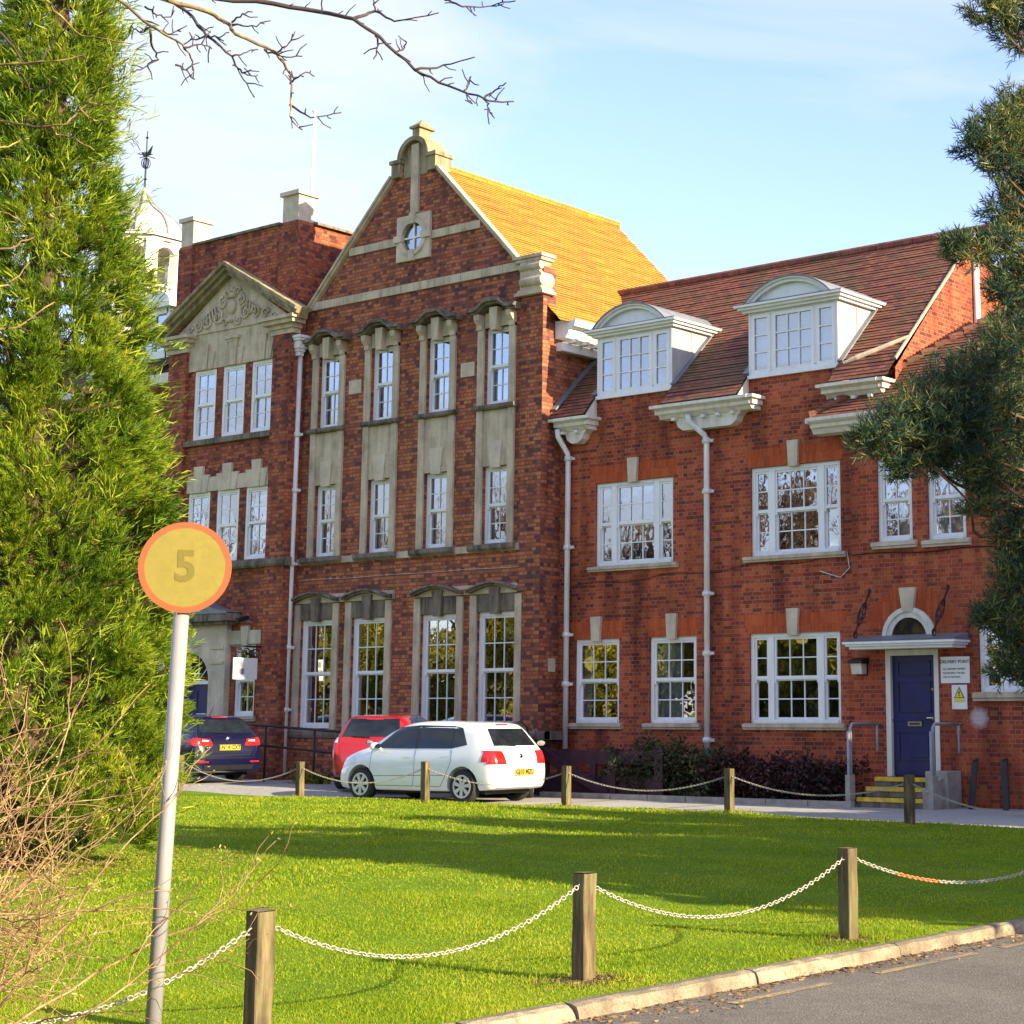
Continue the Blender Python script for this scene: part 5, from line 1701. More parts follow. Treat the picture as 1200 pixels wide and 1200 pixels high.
# hanging sign, camera and ramp rail by the left doorway
hs = empty('hanging_sign', (-34.0, YL, 2.4), 'white sign hanging from scrolled black iron bracket on left brick wall', 'hanging sign')
mb = MB()
Xs = -33.55
mb.box(Xs - .03, Xs + .03, YL - 0.04, YL, 2.7, 3.2)
mb.tube([(Xs, YL - 0.03, 3.12), (Xs, YL - 0.95, 3.12)], 0.022, 6)
for r, yc_, zc_ in ((0.13, 0.22, 2.95), (0.10, 0.48, 2.99), (0.08, 0.7, 3.02)):
    mb.tube([(Xs, YL - yc_ - rr_ * math.cos(t), zc_ + rr_ * math.sin(t)) for t, rr_ in zip(np.linspace(0, 7.5, 24), np.linspace(r, r * 0.25, 24))], 0.016, 5)
mb.tube([(Xs, YL - 0.03, 2.75), (Xs, YL - 0.4, 2.95), (Xs, YL - 0.85, 3.1)], 0.016, 5)
mb.build('bracket', M['iron'], hs)
mb = MB(); mb.box(Xs - 0.015, Xs + 0.015, YL - 0.86, YL - 0.18, 2.38, 2.86); mb.build('sign_panel', M['sign_white'], hs)
mb = MB(); mb.box(Xs + 0.0155, Xs + 0.0175, YL - 0.84, YL - 0.55, 2.50, 2.62); mb.box(Xs + 0.0155, Xs + 0.0175, YL - 0.80, YL - 0.62, 2.68, 2.80); mb.build('sign_mark', M['steel'], hs)
mb = MB(); mb.tube([(Xs, YL - 0.3, 3.1), (Xs, YL - 0.3, 2.86)], 0.008, 5); mb.tube([(Xs, YL - 0.74, 3.1), (Xs, YL - 0.74, 2.86)], 0.008, 5); mb.build('hanger', M['iron'], hs)

cc = empty('security_camera', (-34.0, YL - 0.1, 3.7), 'small dark security camera above the left ground floor window', 'security camera')
mb = MB(); mb.obox((-33.98, YL - 0.3, 3.76), (0.05, 0, 0), (0, 0.15, 0.04), (0, -0.01, 0.045)); mb.build('body', M['iron'], cc)
mb = MB(); mb.tube([(-33.98, YL, 3.68), (-33.98, YL - 0.18, 3.73)], 0.02, 6); mb.build('arm', M['steel'], cc)

rp = empty('ramp_railing', (-31.3, 27.0, 0), 'black metal ramp railing with two rails in front of the gable plinth', 'railing')
mb = MB()
for z0, z1 in ((1.36, 1.20), (0.93, 0.74)):
    mb.tube([(-33.4, 26.95, z0 + 0.05), (-32.6, 26.95, z0), (-29.4, 26.95, z1)], 0.026, 8)
for x, z in ((-32.35, 1.34), (-30.75, 1.27), (-29.4, 1.2)):
    mb.tube([(x, 26.95, 0.0), (x, 26.95, z)], 0.026, 8)
mb.build('rail', M['iron'], rp, True)

# low timber fence at the end of the gable
fe = empty('timber_fence', (-24.0, 27.9, 0), 'low dark stained timber fence with diagonal brace beside the shrubs', 'fence')
YF = 27.75
mb = MB()
for x in (-24.86, -23.05, -21.9): mb.box(x - 0.1, x + 0.1, YF - 0.08, YF + 0.08, -0.05, 0.93).mark()
mb.build_each('post', M['purple_wood'], fe)
mb = MB(); mb.box(-24.95, -21.8, YF - 0.05, YF - 0.01, 0.64, 0.90).mark(); mb.box(-24.9, -21.8, YF + 0.0, YF + 0.04, 0.02, 0.42); mb.build_each('rail', M['purple_wood'], fe)
mb = MB()
a, b = Vector((-24.8, YF - 0.09, 0.84)), Vector((-23.15, YF - 0.09, 0.08))
mb.obox((a + b) / 2, (b - a) / 2, (0, 0.025, 0), Vector((0.42, 0, 0.9)) * 0.1); mb.build('brace', M['purple_wood'], fe)
mb = MB(); mb.box(-23.62, -23.48, YF - 0.045, YF + 0.02, 0.05, 0.66); mb.build('picket', M['purple_wood'], fe)

# ------------------------------------------------------------------ posts and chains round the lawn
def post_mesh(w, h, seed):
    R = random.Random(seed)
    m = MB()
    hw = w / 2
    n = 6
    ring = []
    for i in range(n + 1):
        z = -0.35 + (h + 0.35) * i / n
        j = [R.uniform(-0.004, 0.004) for _ in range(8)]
        ring.append([(-hw + j[0], -hw + j[1], z), (hw + j[2], -hw + j[3], z), (hw + j[4], hw + j[5], z), (-hw + j[6], hw + j[7], z)])
    for i in range(n):
        for k in range(4):
            a, b = ring[i][k], ring[i][(k + 1) % 4]
            c, d = ring[i + 1][(k + 1) % 4], ring[i + 1][k]
            m.face([a, b, c, d])
    t = ring[-1]
    m.face([(x * 1.0, y * 1.0, z + R.uniform(0, 0.008)) for x, y, z in t])
    return m

def make_post(x, y, w, h, rz, label, group, seed, tilt=0.0, hook=False):
    z = lawn_z(x, y)
    r = empty('timber_post', (x, y, z), label, 'post', group, rz)
    m = post_mesh(w, h, seed)
    o = m.build.__func__(m, 'post_timber', M['post'], None)
    o.parent = r
    weld(o)
    b = o.modifiers.new('bevel', 'BEVEL'); b.width = 0.006; b.segments = 1
    if tilt: r.rotation_euler = (tilt, tilt * 0.5, rz)
    if hook:
        e = MB(); e.tube([(0.0, 0.03 * math.cos(t), h + 0.012 + 0.028 * math.sin(t)) for t in np.linspace(0, 2 * math.pi, 12)], 0.006, 5)
        eo = e.build('staple', M['steel'], None); eo.parent = r
    return (x, y, z + h + 0.0)

near_g = 'timber posts along the drive edge'
far_g = 'timber posts along the forecourt edge'
NP = []
for (x, y, h, lab, sd, tl) in ((-7.9, 3.95, 0.66, 'timber post out of view beyond the speed sign', 1, 0.0),
                               (-7.84, 6.55, 0.66, 'dark weathered timber post beside the speed limit sign, nearest of all', 2, 0.012),
                               (-7.95, 9.28, 0.67, 'upright timber post by the kerb, second along the drive from the speed sign', 3, 0.0),
                               (-7.76, 12.12, 0.68, 'timber post by the kerb with the orange linked chain on one side', 4, -0.012),
                               (-7.4, 15.7, 0.67, 'timber post out of view along the kerb past the orange linked chain', 5, 0.0)):
    NP.append(make_post(x, y, 0.113, h, rad(-5), lab, near_g, sd, tl))
FP_ = []
for (x, y, h, lab, sd, tl) in ((-31.3, 23.9, 0.70, 'timber post beside the dark blue estate car, half behind the sign pole', 11, 0),
                               (-27.31, 23.62, 0.67, 'short timber post left of the red car, by the ramp railing', 12, 0.02),
                               (-23.47, 23.12, 0.69, 'sunlit timber post standing in front of the white car', 13, 0),
                               (-20.72, 23.70, 0.69, 'timber post in front of the low dark timber fence', 14, 0.01),
                               (-17.12, 23.40, 0.67, 'grey timber post in front of the dark shrubs and white drainpipe', 15, -0.01),
                               (-13.52, 22.75, 0.68, 'timber post in front of the yellow edged steps', 16, 0.015),
                               (-10.1, 22.2, 0.68, 'timber post out of view beyond the pine branches', 17, 0)):
    FP_.append(make_post(x, y, 0.12, h, rad(1), lab, far_g, sd, tl))

def catenary(a, b, sag, n=60):
    a, b = Vector(a), Vector(b)
    return [a.lerp(b, i / n) - Vector((0, 0, sag * 4 * (i / n) * (1 - i / n))) for i in range(n + 1)]
def chain(a, b, sag, label, group, link=0.048, wire=0.0043, rust=None):
    pts = catenary(a, b, sag, 200)
    L = [0]
    for i in range(200): L.append(L[-1] + (pts[i + 1] - pts[i]).length)
    pitchv = link * 0.74
    n = int(L[-1] / pitchv)
    segs = {0: [], 1: [], 2: []}
    base_v = []
    ns, nt = 10, 5
    for i in range(ns):
        t = 2 * math.pi * i / ns
        cx, cy = math.cos(t), math.sin(t)
        ctr = Vector(((link / 2 - wire * 1.9) * (0.35 * cx + 0.65 * (1 if cx > 0 else -1) * min(1, abs(cx) * 1.4)), link * 0.27 * cy, 0))
        out = Vector((cx, cy, 0))
        for k in range(nt):
            u = 2 * math.pi * k / nt
            base_v.append(ctr + out * wire * math.cos(u) + Vector((0, 0, wire * math.sin(u))))
    base_f = []
    for i in range(ns):
        for k in range(nt):
            base_f.append([i * nt + k, ((i + 1) % ns) * nt + k, ((i + 1) % ns) * nt + (k + 1) % nt, i * nt + (k + 1) % nt])
    bv = np.array(base_v); bf = np.array(base_f)
    j = 0
    for i in range(n):
        s = (i + 0.5) * L[-1] / n
        while j < 199 and L[j + 1] < s: j += 1
        f = (s - L[j]) / max(1e-6, L[j + 1] - L[j])
        p = pts[j].lerp(pts[j + 1], f); d = (pts[j + 1] - pts[j]).normalized()
        sd = d.cross(Vector((0, 0, 1))).normalized(); up = sd.cross(d)
        ang = (math.pi / 4 if i % 2 else -math.pi / 4) + random.uniform(-0.25, 0.25)
        y_ = sd * math.cos(ang) + up * math.sin(ang); z_ = d.cross(y_)
        Rm = np.array([[d.x, y_.x, z_.x], [d.y, y_.y, z_.y], [d.z, y_.z, z_.z]])
        isr = 0 if not rust or i / n <= rust[0] else 1 if i / n < rust[1] else 2
        segs[isr].append(bv @ Rm.T + np.array(p))
    mid = Vector(a).lerp(Vector(b), 0.5); mid.z -= sag
    r = empty('chain', mid, label, 'chain', group)
    for key, lst in segs.items():
        if not lst: continue
        V = np.concatenate(lst); F = np.concatenate([bf + i * len(bv) for i in range(len(lst))])
        o = np_mesh('chain_links', V, F, M['chain_rust' if key == 1 else 'chain'], r, True)
        if key == 1: tag(o, 'run of orange links')
cg1, cg2 = 'chains along the drive edge', 'chains along the forecourt edge'
top = lambda p, d=0.05: (p[0], p[1], p[2] - d)
nl = ['chain rising from behind the twiggy bush to the nearest timber post', 'long sagging chain between the nearest post and the second post', 'sagging pale chain between the second post and the post with orange links', 'pale chain with a run of orange links leaving the picture']
for i in range(4):
    chain(top(NP[i]), top(NP[i + 1]), (0.36, 0.31, 0.33, 0.30)[i], nl[i], cg1, rust=(0.17, 0.33) if i == 3 else None)
fl_ = ['thin chain hanging in front of the dark blue estate car', 'thin chain hanging in front of the front wheel of the white car', 'thin chain hanging in front of the rear wheel of the white car', 'thin chain hanging in front of the low dark timber fence', 'thin chain hanging in front of the purple leaved shrubs', 'thin chain at the foot of the steps running to the right edge']
for i in range(6):
    chain(top(FP_[i], 0.1), top(FP_[i + 1], 0.1), (0.34, 0.28, 0.25, 0.27, 0.24, 0.3)[i], fl_[i], cg2, link=0.052, wire=0.0042)

# ------------------------------------------------------------------ speed sign
sb, stp = Vector((-7.59, 5.73, -0.3)), Vector((-7.573, 5.80, 2.05))
SGN = empty('speed_sign', (-7.59, 5.73, -0.12), 'round faded yellow 5 mile speed sign with orange rim on leaning grey pole', 'speed sign')
ctr = Vector((-7.566, 5.753, 2.275))
vw = Vector((0, 0, 1.54)) - ctr; vw.z *= 0.2; vw.normalize()
upv = (stp - sb).normalized()
# the pole leans slightly to the right as it rises
lean = Vector((c_r.x, c_r.y, 0)) * 0.028
mb = MB(); mb.tube([sb - lean, ctr + Vector((0, 0, 0.1)) - vw * 0.06], 0.038, 20)
mb.build('pole', plain('sign pole grey', (0.27, 0.265, 0.27), 0.45, 0.1, 0.12, 5), SGN, True)
fx = Vector((0, 0, 1)).cross(vw).normalized(); fz = vw.cross(fx)
def disc(r0, r1, d0, d1, n=64, dz=0.0):
    m = MB()
    for i in range(n):
        a, b = 2 * math.pi * i / n, 2 * math.pi * (i + 1) / n
        def P(r, t, d): return ctr + fx * r * math.cos(t) + fz * r * math.sin(t) + vw * d
        if r0 > 0:
            m.face([P(r0, a, d1), P(r1, a, d1), P(r1, b, d1), P(r0, b, d1)]); m.face([P(r0, b, d0), P(r1, b, d0), P(r1, a, d0), P(r0, a, d0)])
            m.face([P(r0, b, d1), P(r0, b, d0), P(r0, a, d0), P(r0, a, d1)])
        m.face([P(r1, a, d1), P(r1, a, d0), P(r1, b, d0), P(r1, b, d1)])
    if r0 == 0:
        m.face([P(r1, 2 * math.pi * i / n, d1) for i in range(n)]); m.face([P(r1, 2 * math.pi * i / n, d0) for i in range(n)][::-1])
    return m
disc(0, 0.196, -0.002, 0.0).build('sign_face', M['disc_yellow'], SGN)
disc(0.1965, 0.226, -0.003, 0.001).build('sign_rim', M['disc_red'], SGN)
FM = Matrix(((fx.x, fz.x, vw.x, 0), (fx.y, fz.y, vw.y, 0), (fx.z, fz.z, vw.z, 0), (0, 0, 0, 1)))
text_mesh('5', 0.215, 'digit', M['disc_digit'], SGN, Matrix.Translation(ctr + vw * 0.0015) @ FM, 0.0006, 0.006)
mb = MB()
for dz in (-0.09, 0.1): mb.obox(ctr - vw * 0.03 + fz * dz, fx * 0.06, vw * 0.02, fz * 0.014)
mb.build('clip', M['steel'], SGN)

# ------------------------------------------------------------------ cars
def interp(tab, x):
    """monotone-ish Catmull-Rom through (x, v...) rows"""
    n = len(tab)
    if x <= tab[0][0]: return tab[0][1:]
    if x >= tab[-1][0]: return tab[-1][1:]
    i = max(k for k in range(n) if tab[k][0] <= x); i = min(i, n - 2)
    p1, p2 = tab[i], tab[i + 1]; p0, p3 = tab[max(i - 1, 0)], tab[min(i + 2, n - 1)]
    h = p2[0] - p1[0]; t = (x - p1[0]) / h
    out = []
    for k in range(1, len(p1)):
        m1 = (p2[k] - p0[k]) / (p2[0] - p0[0]); m2 = (p3[k] - p1[k]) / (p3[0] - p1[0])
        d = (p2[k] - p1[k]) / h
        if d == 0: m1 = m2 = 0
        else:
            m1 = 0 if m1 / d < 0 else min(m1 / d, 3) * d; m2 = 0 if m2 / d < 0 else min(m2 / d, 3) * d
        out.append(p1[k] * (2 * t ** 3 - 3 * t ** 2 + 1) + h * m1 * (t ** 3 - 2 * t ** 2 + t) + p2[k] * (-2 * t ** 3 + 3 * t ** 2) + h * m2 * (t ** 3 - t ** 2))
    return out

def build_car(spec, loc, heading, label, paint, name='parked_car'):
    """local axes: +x towards the nose, +y towards the car's left, z up"""
    T, L, Wd = spec['tab'], spec['L'], spec['W']
    root = empty(name, loc, label, 'car')
    xs = list(np.linspace(T[0][0], T[-1][0], 74))
    rings = []
    for x in xs:
        zb, belt, roof, w, wr = interp(T, x)      # underside, shoulder, top, half width, roof half width
        belt = min(belt, roof - 0.03)
        h = belt - zb
        side = [(0, zb), (w * 0.6, zb), (w * 0.9, zb + 0.01), (w * 0.965, zb + 0.07), (w * 0.985, zb + h * 0.3), (w, zb + h * 0.52), (w * 0.992, zb + h * 0.72), (w * 0.975, zb + h * 0.88), (w * 0.945, belt)]
        gh = roof - belt
        for t in (0.2, 0.4, 0.6, 0.78): side.append((w * 0.945 + (wr - w * 0.945) * t ** 1.15, belt + gh * t))
        side += [(wr * 0.955, belt + gh * 0.90), (wr * 0.83, belt + gh * 0.965), (wr * 0.55, belt + gh * 0.992), (0, roof)]
        ring = [(x, y, z) for y, z in side] + [(x, -y, z) for y, z in side[-2:0:-1]]
        rings.append(ring)
    m = MB(); k = len(rings[0])
    for r in rings: m.v += r
    for i in range(len(rings) - 1):
        for j in range(k):
            a, b = i * k + j, i * k + (j + 1) % k
            m.f.append([a, b, b + k, a + k]); m.uv.append(None)
    m.f.append(list(range(k))[::-1]); m.uv.append(None)
    e = (len(rings) - 1) * k; m.f.append([e + j for j in range(k)]); m.uv.append(None)
    tmp = m.build('body', M[paint], None, True)
    # cut the wheel arches with a boolean
    R = spec['wr']; cut = MB()
    for wx in spec['axles']:
        for s in (-1, 1):
            cut.lathe([(R * 1.17, -0.22), (R * 1.17, 0.3)], (wx, s * Wd, R), 32, 'y')
    cobj = cut.build('cutter', M['black'], None)
    bo = tmp.modifiers.new('b', 'BOOLEAN'); bo.operation = 'DIFFERENCE'; bo.object = cobj; bo.solver = 'EXACT'; bo.use_self = True
    dg = bpy.context.evaluated_depsgraph_get()
    me = bpy.data.meshes.new_from_object(tmp.evaluated_get(dg))
    bpy.data.objects.remove(tmp); bpy.data.objects.remove(cobj)
    me.materials.clear(); me.materials.append(M[paint])
    me.polygons.foreach_set('material_index', np.zeros(len(me.polygons), dtype=np.int32))
    body = bpy.data.objects.new('body', me); COL.objects.link(body); body.parent = root
    try: me.set_sharp_from_angle(angle=rad(38))
    except Exception: pass
    vs = [tuple(v.co) for v in m_verts(m)]; bvh = BVHTree.FromPolygons(vs, m.f)
    def panel(nm, mat, quad, d, nu=14, nv=6, off=0.006, parent=None, poly=None):
        """a patch laid on the body: quad corners (4 points) projected along d"""
        q = [Vector(p) for p in quad]; d = Vector(d).normalized()
        pm = MB(); grid = []
        for i in range(nv + 1):
            row = []
            for j in range(nu + 1):
                u, v = j / nu, i / nv
                p = q[0].lerp(q[1], u).lerp(q[3].lerp(q[2], u), v)
                hit, nrm, _, _ = bvh.ray_cast(p - d * 3, d)
                if hit is None:
                    row.append(None); continue
                if nrm.dot(d) > 0: nrm = -nrm
                row.append(hit + nrm * off)
            grid.append(row)
        for i in range(nv):
            for j in range(nu):
                f = [grid[i][j], grid[i][j + 1], grid[i + 1][j + 1], grid[i + 1][j]]
                if any(q_ is None for q_ in f): continue
                n_ = (f[1] - f[0]).cross(f[2] - f[0])
                pm.face(f if n_.dot(d) < 0 else f[::-1])
        o = pm.build(nm, M[mat], None, True); o.parent = parent or root
        weld(o)
        return o
    def seam(pts, d, r=0.006):
        out = []
        for p in pts:
            hit, nrm, _, _ = bvh.ray_cast(Vector(p) - Vector(d) * 3, Vector(d))
            if hit is not None: out.append(hit)
        return out
    sp = spec
    for s, sd in ((1, (0, -1, 0)), (-1, (0, 1, 0))):
        for q in sp['side_glass']:
            panel('side_window', 'car_glass', [(x, s * Wd, z) for x, z in q], sd, 16, 8)
        for x0_, x1_, z0_, z1_ in sp['pillars']:
            panel('pillar', 'black', [(x0_, s * Wd, z0_), (x1_, s * Wd, z0_), (x1_, s * Wd, z1_), (x0_, s * Wd, z1_)], sd, 3, 8, 0.005)
        sm = MB()
        for line in sp['seams']:
            dense = []
            for a, b in zip(line[:-1], line[1:]):
                for i in range(9):
                    dense.append((a[0] + (b[0] - a[0]) * i / 8, s * Wd, a[1] + (b[1] - a[1]) * i / 8))
            pts = seam(dense, sd)
            if len(pts) > 1: sm.tube(pts, 0.0045, 5)
        if sm.v: so = sm.build('door_seam', M['seam'], None); so.parent = root
        for hx, hz in sp['handles']:
            panel('door_handle', paint, [(hx - .1, s * Wd, hz - .014), (hx + .1, s * Wd, hz - .014), (hx + .1, s * Wd, hz + .016), (hx - .1, s * Wd, hz + .016)], sd, 6, 2, 0.022)
        q = sp['tail_side']; panel('tail_light', 'lamp_red', [(x, s * Wd, z) for x, z in q], sd, 8, 6, 0.007)
        q = sp['tail_rear']; panel('tail_light', 'lamp_red', [(-L / 2, s * y, z) for y, z in q], (1, 0, 0), 8, 6, 0.009)
        if sp.get('tail_white') and sp is not hatch:
            q = sp['tail_white']; panel('tail_light', 'lamp_white', [(-L / 2, s * y, z) for y, z in q], (1, 0, 0), 6, 3, 0.012)
        q = sp['head']; panel('headlight', 'lamp_white', [(x, s * Wd, z) for x, z in q], sd, 8, 6, 0.007)
        # mirror
        mx, mz = sp['mirror']; y0 = interp(T, mx)[3] * 0.93
        mm = MB(); k0 = len(mm.v)
        mm.lathe([(0, -0.07), (0.6, -0.06), (0.95, -0.02), (1, 0.02), (0.8, 0.06), (0, 0.07)], (0, 0, 0), 14, 'x')
        for i in range(len(mm.v)):
            v = mm.v[i]; mm.v[i] = (mx + v[0], s * (y0 + 0.13) + v[1] * 0.105, mz + v[2] * 0.075)
        mm.box(mx - 0.02, mx + 0.02, s * (y0 - 0.04), s * (y0 + 0.06), mz - 0.05, mz - 0.02)
        mo = mm.build('mirror', M[paint], None, True); mo.parent = root
        mm = MB(); mm.face([(mx - 0.072, s * (y0 + 0.13) + 0.08 * math.cos(t), mz + 0.052 * math.sin(t)) for t in np.linspace(0, 2 * math.pi, 17)[:-1]])
        g_ = mm.build('mirror_glass', M['chrome'], None); g_.parent = mo
    panel('rear_window', 'car_glass', [(-L / 2, y, z) for y, z in sp['rear_glass']], (1, 0, 0), 18, 10, 0.007)
    panel('windscreen', 'car_glass', [(L / 2, y, z) for y, z in sp['screen']], (-1, 0, 0), 18, 10, 0.006)
    for nm, mat, q in sp['rear_bits']:
        panel(nm, mat, [(-L / 2, y, z) for y, z in q], (1, 0, 0), 10, 3, 0.010)
    sm = MB()
    for line in sp['rear_seams']:
        dense = []
        for a, b in zip(line[:-1], line[1:]):
            for i in range(9): dense.append((-L / 2, a[0] + (b[0] - a[0]) * i / 8, a[1] + (b[1] - a[1]) * i / 8))
        pts = seam(dense, (1, 0, 0))
        if len(pts) > 1: sm.tube(pts, 0.004, 5)
    if sm.v: so = sm.build('tailgate_seam', M['seam'], None); so.parent = root
    # number plate with lettering
    pz, py = sp['plate']
    hit, nrm, _, _ = bvh.ray_cast(Vector((-L, py, pz)), Vector((1, 0, 0)))
    xb = hit.x - 0.028
    pm = MB(); pm.box(xb - 0.008, xb + 0.05, py - 0.26, py + 0.26, pz - 0.056, pz + 0.056); po = pm.build('number_plate', M['plate'], None); po.parent = root
    to = text_mesh(sp['reg'], 0.118, 'lettering', M['ink'], None, Matrix.Translation((xb - 0.011, py, pz)) @ Matrix(((0, 0, -1, 0), (-1, 0, 0, 0), (0, 1, 0, 0), (0, 0, 0, 1))), 0.0006, 0.005)
    to.parent = po
    # badge
    bz = sp['badge']
    hit, nrm, _, _ = bvh.ray_cast(Vector((-L, 0, bz)), Vector((1, 0, 0)))
    if hit:
        bm_ = MB(); bm_.lathe([(0.0, -0.012), (0.055, -0.012), (0.06, 0.0), (0.06, 0.02)], (hit.x, 0, bz), 20, 'x'); bo_ = bm_.build('badge', M['chrome'], None, True); bo_.parent = root
    # dark underside and arch liners
    um = MB(); um.box(-L / 2 + 0.35, L / 2 - 0.35, -Wd + 0.2, Wd - 0.2, 0.17, 0.4)
    uo = um.build('underbody', M['black'], None); uo.parent = root
    um = MB()
    for wx in sp['axles']:
        for s in (-1, 1):
            um.box(wx - R * 1.25, wx + R * 1.25, s * (Wd - 0.34), s * (Wd - 0.24), 0.18, R * 2.3).mark()
    for uo in um.build_each('arch_liner', M['black'], None): uo.parent = root
    # wheels
    for wx in sp['axles']:
        for s in (-1, 1):
            c = (wx, s * (Wd - 0.115), R)
            t = MB(); hw = 0.1
            t.lathe([(R * 0.66, -hw), (R * 0.9, -hw), (R * 0.985, -hw * 0.72), (R, -hw * 0.4), (R, hw * 0.4), (R * 0.985, hw * 0.72), (R * 0.9, hw), (R * 0.66, hw)], c, 36, 'y', False)
            wo = t.build('wheel', M['rubber'], None, True); wo.parent = root
            try: wo.data.set_sharp_from_angle(angle=rad(40))
            except Exception: pass
            r_ = MB()
            yo = s * 0.085
            r_.lathe([(R * 0.58, -0.02), (R * 0.68, -0.02), (R * 0.68, 0.02), (R * 0.58, 0.02), (R * 0.58, -0.02)], (wx, c[1] + yo, R), 32, 'y', False)
            r_.lathe([(0, -0.02), (R * 0.16, -0.02), (R * 0.16, 0.02), (0, 0.02)], (wx, c[1] + yo, R), 16, 'y')
            for i in range(sp['spokes']):
                a = 2 * math.pi * i / sp['spokes'] + 0.3
                u = Vector((math.cos(a), 0, math.sin(a))); v = Vector((-u.z, 0, u.x))
                base = Vector((wx, c[1] + yo, R))
                P = [base + u * R * 0.12 - v * R * 0.075, base + u * R * 0.12 + v * R * 0.075, base + u * R * 0.61 + v * R * 0.12, base + u * R * 0.61 - v * R * 0.12]
                hi = [p + Vector((0, s * 0.018, 0)) for p in P]; lo = [p - Vector((0, s * 0.015, 0)) for p in P]
                r_.face(hi if s < 0 else hi[::-1])
                for q in range(4): r_.face([lo[q], lo[(q + 1) % 4], hi[(q + 1) % 4], hi[q]])
            ro = r_.build('rim', M['alloy'], None); ro.parent = wo
            d_ = MB(); d_.lathe([(0, -0.01), (R * 0.66, -0.01), (R * 0.66, 0.01), (0, 0.01)], (wx, c[1] + s * 0.03, R), 24, 'y')
            do = d_.build('brake_disc', M['black'], None); do.parent = wo
    # wiper and aerial
    wz = sp['wiper']
    wp = []
    for i in range(9):
        y = 0.02 + 0.36 * i / 8
        hit, nrm, _, _ = bvh.ray_cast(Vector((-L, y, wz + 0.02 * i / 8)), Vector((1, 0, 0)))
        if hit: wp.append(hit + Vector((-0.025, 0, 0)))
    if len(wp) > 2:
        m_ = MB(); m_.tube(wp, 0.010, 5); wo = m_.build('rear_wiper', M['black'], None); wo.parent = root
    ax, az = sp['aerial']
    m_ = MB(); m_.tube([(ax, 0, az - 0.02), (ax - 0.14, 0, az + 0.17)], [0.01, 0.004], 6); ao = m_.build('aerial', M['black'], None); ao.parent = root
    root.rotation_euler = (0, 0, heading)
    return root

def m_verts(m):
    class _V: pass
    out = []
    for v in m.v:
        q = _V(); q.co = v; out.append(q)
    return out

# table rows: x, underside, shoulder, top, half width, roof half width   (rear to nose)
hatch = dict(pillars=[(-0.14, -0.05, 0.965, 1.385), (-0.97, -0.91, 0.975, 1.365)], L=3.97, W=0.84, wr=0.305, axles=(-1.24, 1.23), spokes=7, reg='GJ10 MZU', plate=(0.56, -0.02), badge=0.83,
    tab=[(-1.985, 0.42, 0.56, 0.60, 0.56, 0.50), (-1.96, 0.33, 0.66, 0.72, 0.66, 0.58), (-1.91, 0.28, 0.80, 0.86, 0.745, 0.64), (-1.82, 0.25, 0.905, 0.98, 0.795, 0.66), (-1.70, 0.235, 0.925, 1.14, 0.815, 0.645), (-1.52, 0.225, 0.93, 1.355, 0.83, 0.615), (-1.40, 0.22, 0.93, 1.425, 0.835, 0.61), (-0.9, 0.205, 0.925, 1.462, 0.84, 0.615), (-0.3, 0.20, 0.915, 1.47, 0.84, 0.62), (0.2, 0.20, 0.905, 1.445, 0.84, 0.615),
         (0.62, 0.20, 0.90, 1.32, 0.84, 0.61), (0.95, 0.20, 0.89, 1.12, 0.838, 0.64), (1.18, 0.20, 0.87, 0.985, 0.832, 0.70), (1.45, 0.205, 0.80, 0.90, 0.818, 0.72), (1.7, 0.215, 0.68, 0.80, 0.775, 0.69), (1.86, 0.23, 0.58, 0.69, 0.70, 0.60), (1.95, 0.25, 0.50, 0.58, 0.60, 0.50), (1.985, 0.31, 0.44, 0.48, 0.48, 0.40)],
    side_glass=[[(-0.06, 0.965), (0.93, 0.965), (0.42, 1.345), (-0.06, 1.385)], [(-0.92, 0.975), (-0.13, 0.968), (-0.13, 1.385), (-0.92, 1.37)], [(-1.30, 1.04), (-0.96, 0.978), (-0.96, 1.365), (-1.12, 1.335)]],
    seams=[[(0.98, 0.93), (1.0, 0.55), (0.92, 0.29)], [(-0.10, 0.95), (-0.10, 0.55), (-0.06, 0.29)], [(-0.06, 0.29), (0.9, 0.29)], [(-0.96, 0.95), (-0.98, 0.75), (-0.86, 0.5), (-0.72, 0.29)], [(-0.72, 0.29), (-0.1, 0.29)], [(-0.9, 0.50), (1.0, 0.46)]],
    handles=[(0.10, 0.80), (-0.78, 0.83)], mirror=(0.80, 1.0),
    tail_side=[(-1.93, 0.72), (-1.66, 0.75), (-1.70, 0.94), (-1.84, 0.94)], tail_rear=[(0.44, 0.70), (0.80, 0.70), (0.77, 0.94), (0.47, 0.93)], tail_white=[(0.50, 0.705), (0.74, 0.705), (0.73, 0.745), (0.50, 0.745)],
    head=[(1.35, 0.70), (1.80, 0.58), (1.76, 0.70), (1.42, 0.82)],
    rear_glass=[(-0.60, 1.02), (0.60, 1.02), (0.50, 1.325), (-0.50, 1.325)], screen=[(-0.60, 0.99), (0.60, 0.99), (0.52, 1.39), (-0.52, 1.39)],
    rear_bits=[('brake_light', 'lamp_red', [(-0.17, 1.385), (0.17, 1.385), (0.17, 1.405), (-0.17, 1.405)])],
    rear_seams=[[(-0.62, 0.96), (-0.66, 0.72), (-0.62, 0.50), (0.62, 0.50), (0.66, 0.72), (0.62, 0.96)], [(-0.78, 0.44), (0.78, 0.44)]], wiper=1.02, aerial=(-1.05, 1.46))
import copy as _cp
red = _cp.deepcopy(hatch); red.update(L=3.6, reg='KX08 YRD', badge=0.93, spokes=6, wiper=1.04)
red['tab'] = [(r[0] * 3.6 / 3.97, r[1], r[2] + 0.04 * min(1, r[2]), r[3] * 1.02, r[4] * 0.985, r[5] * 0.96) for r in hatch['tab']]
kx = 3.6 / 3.97
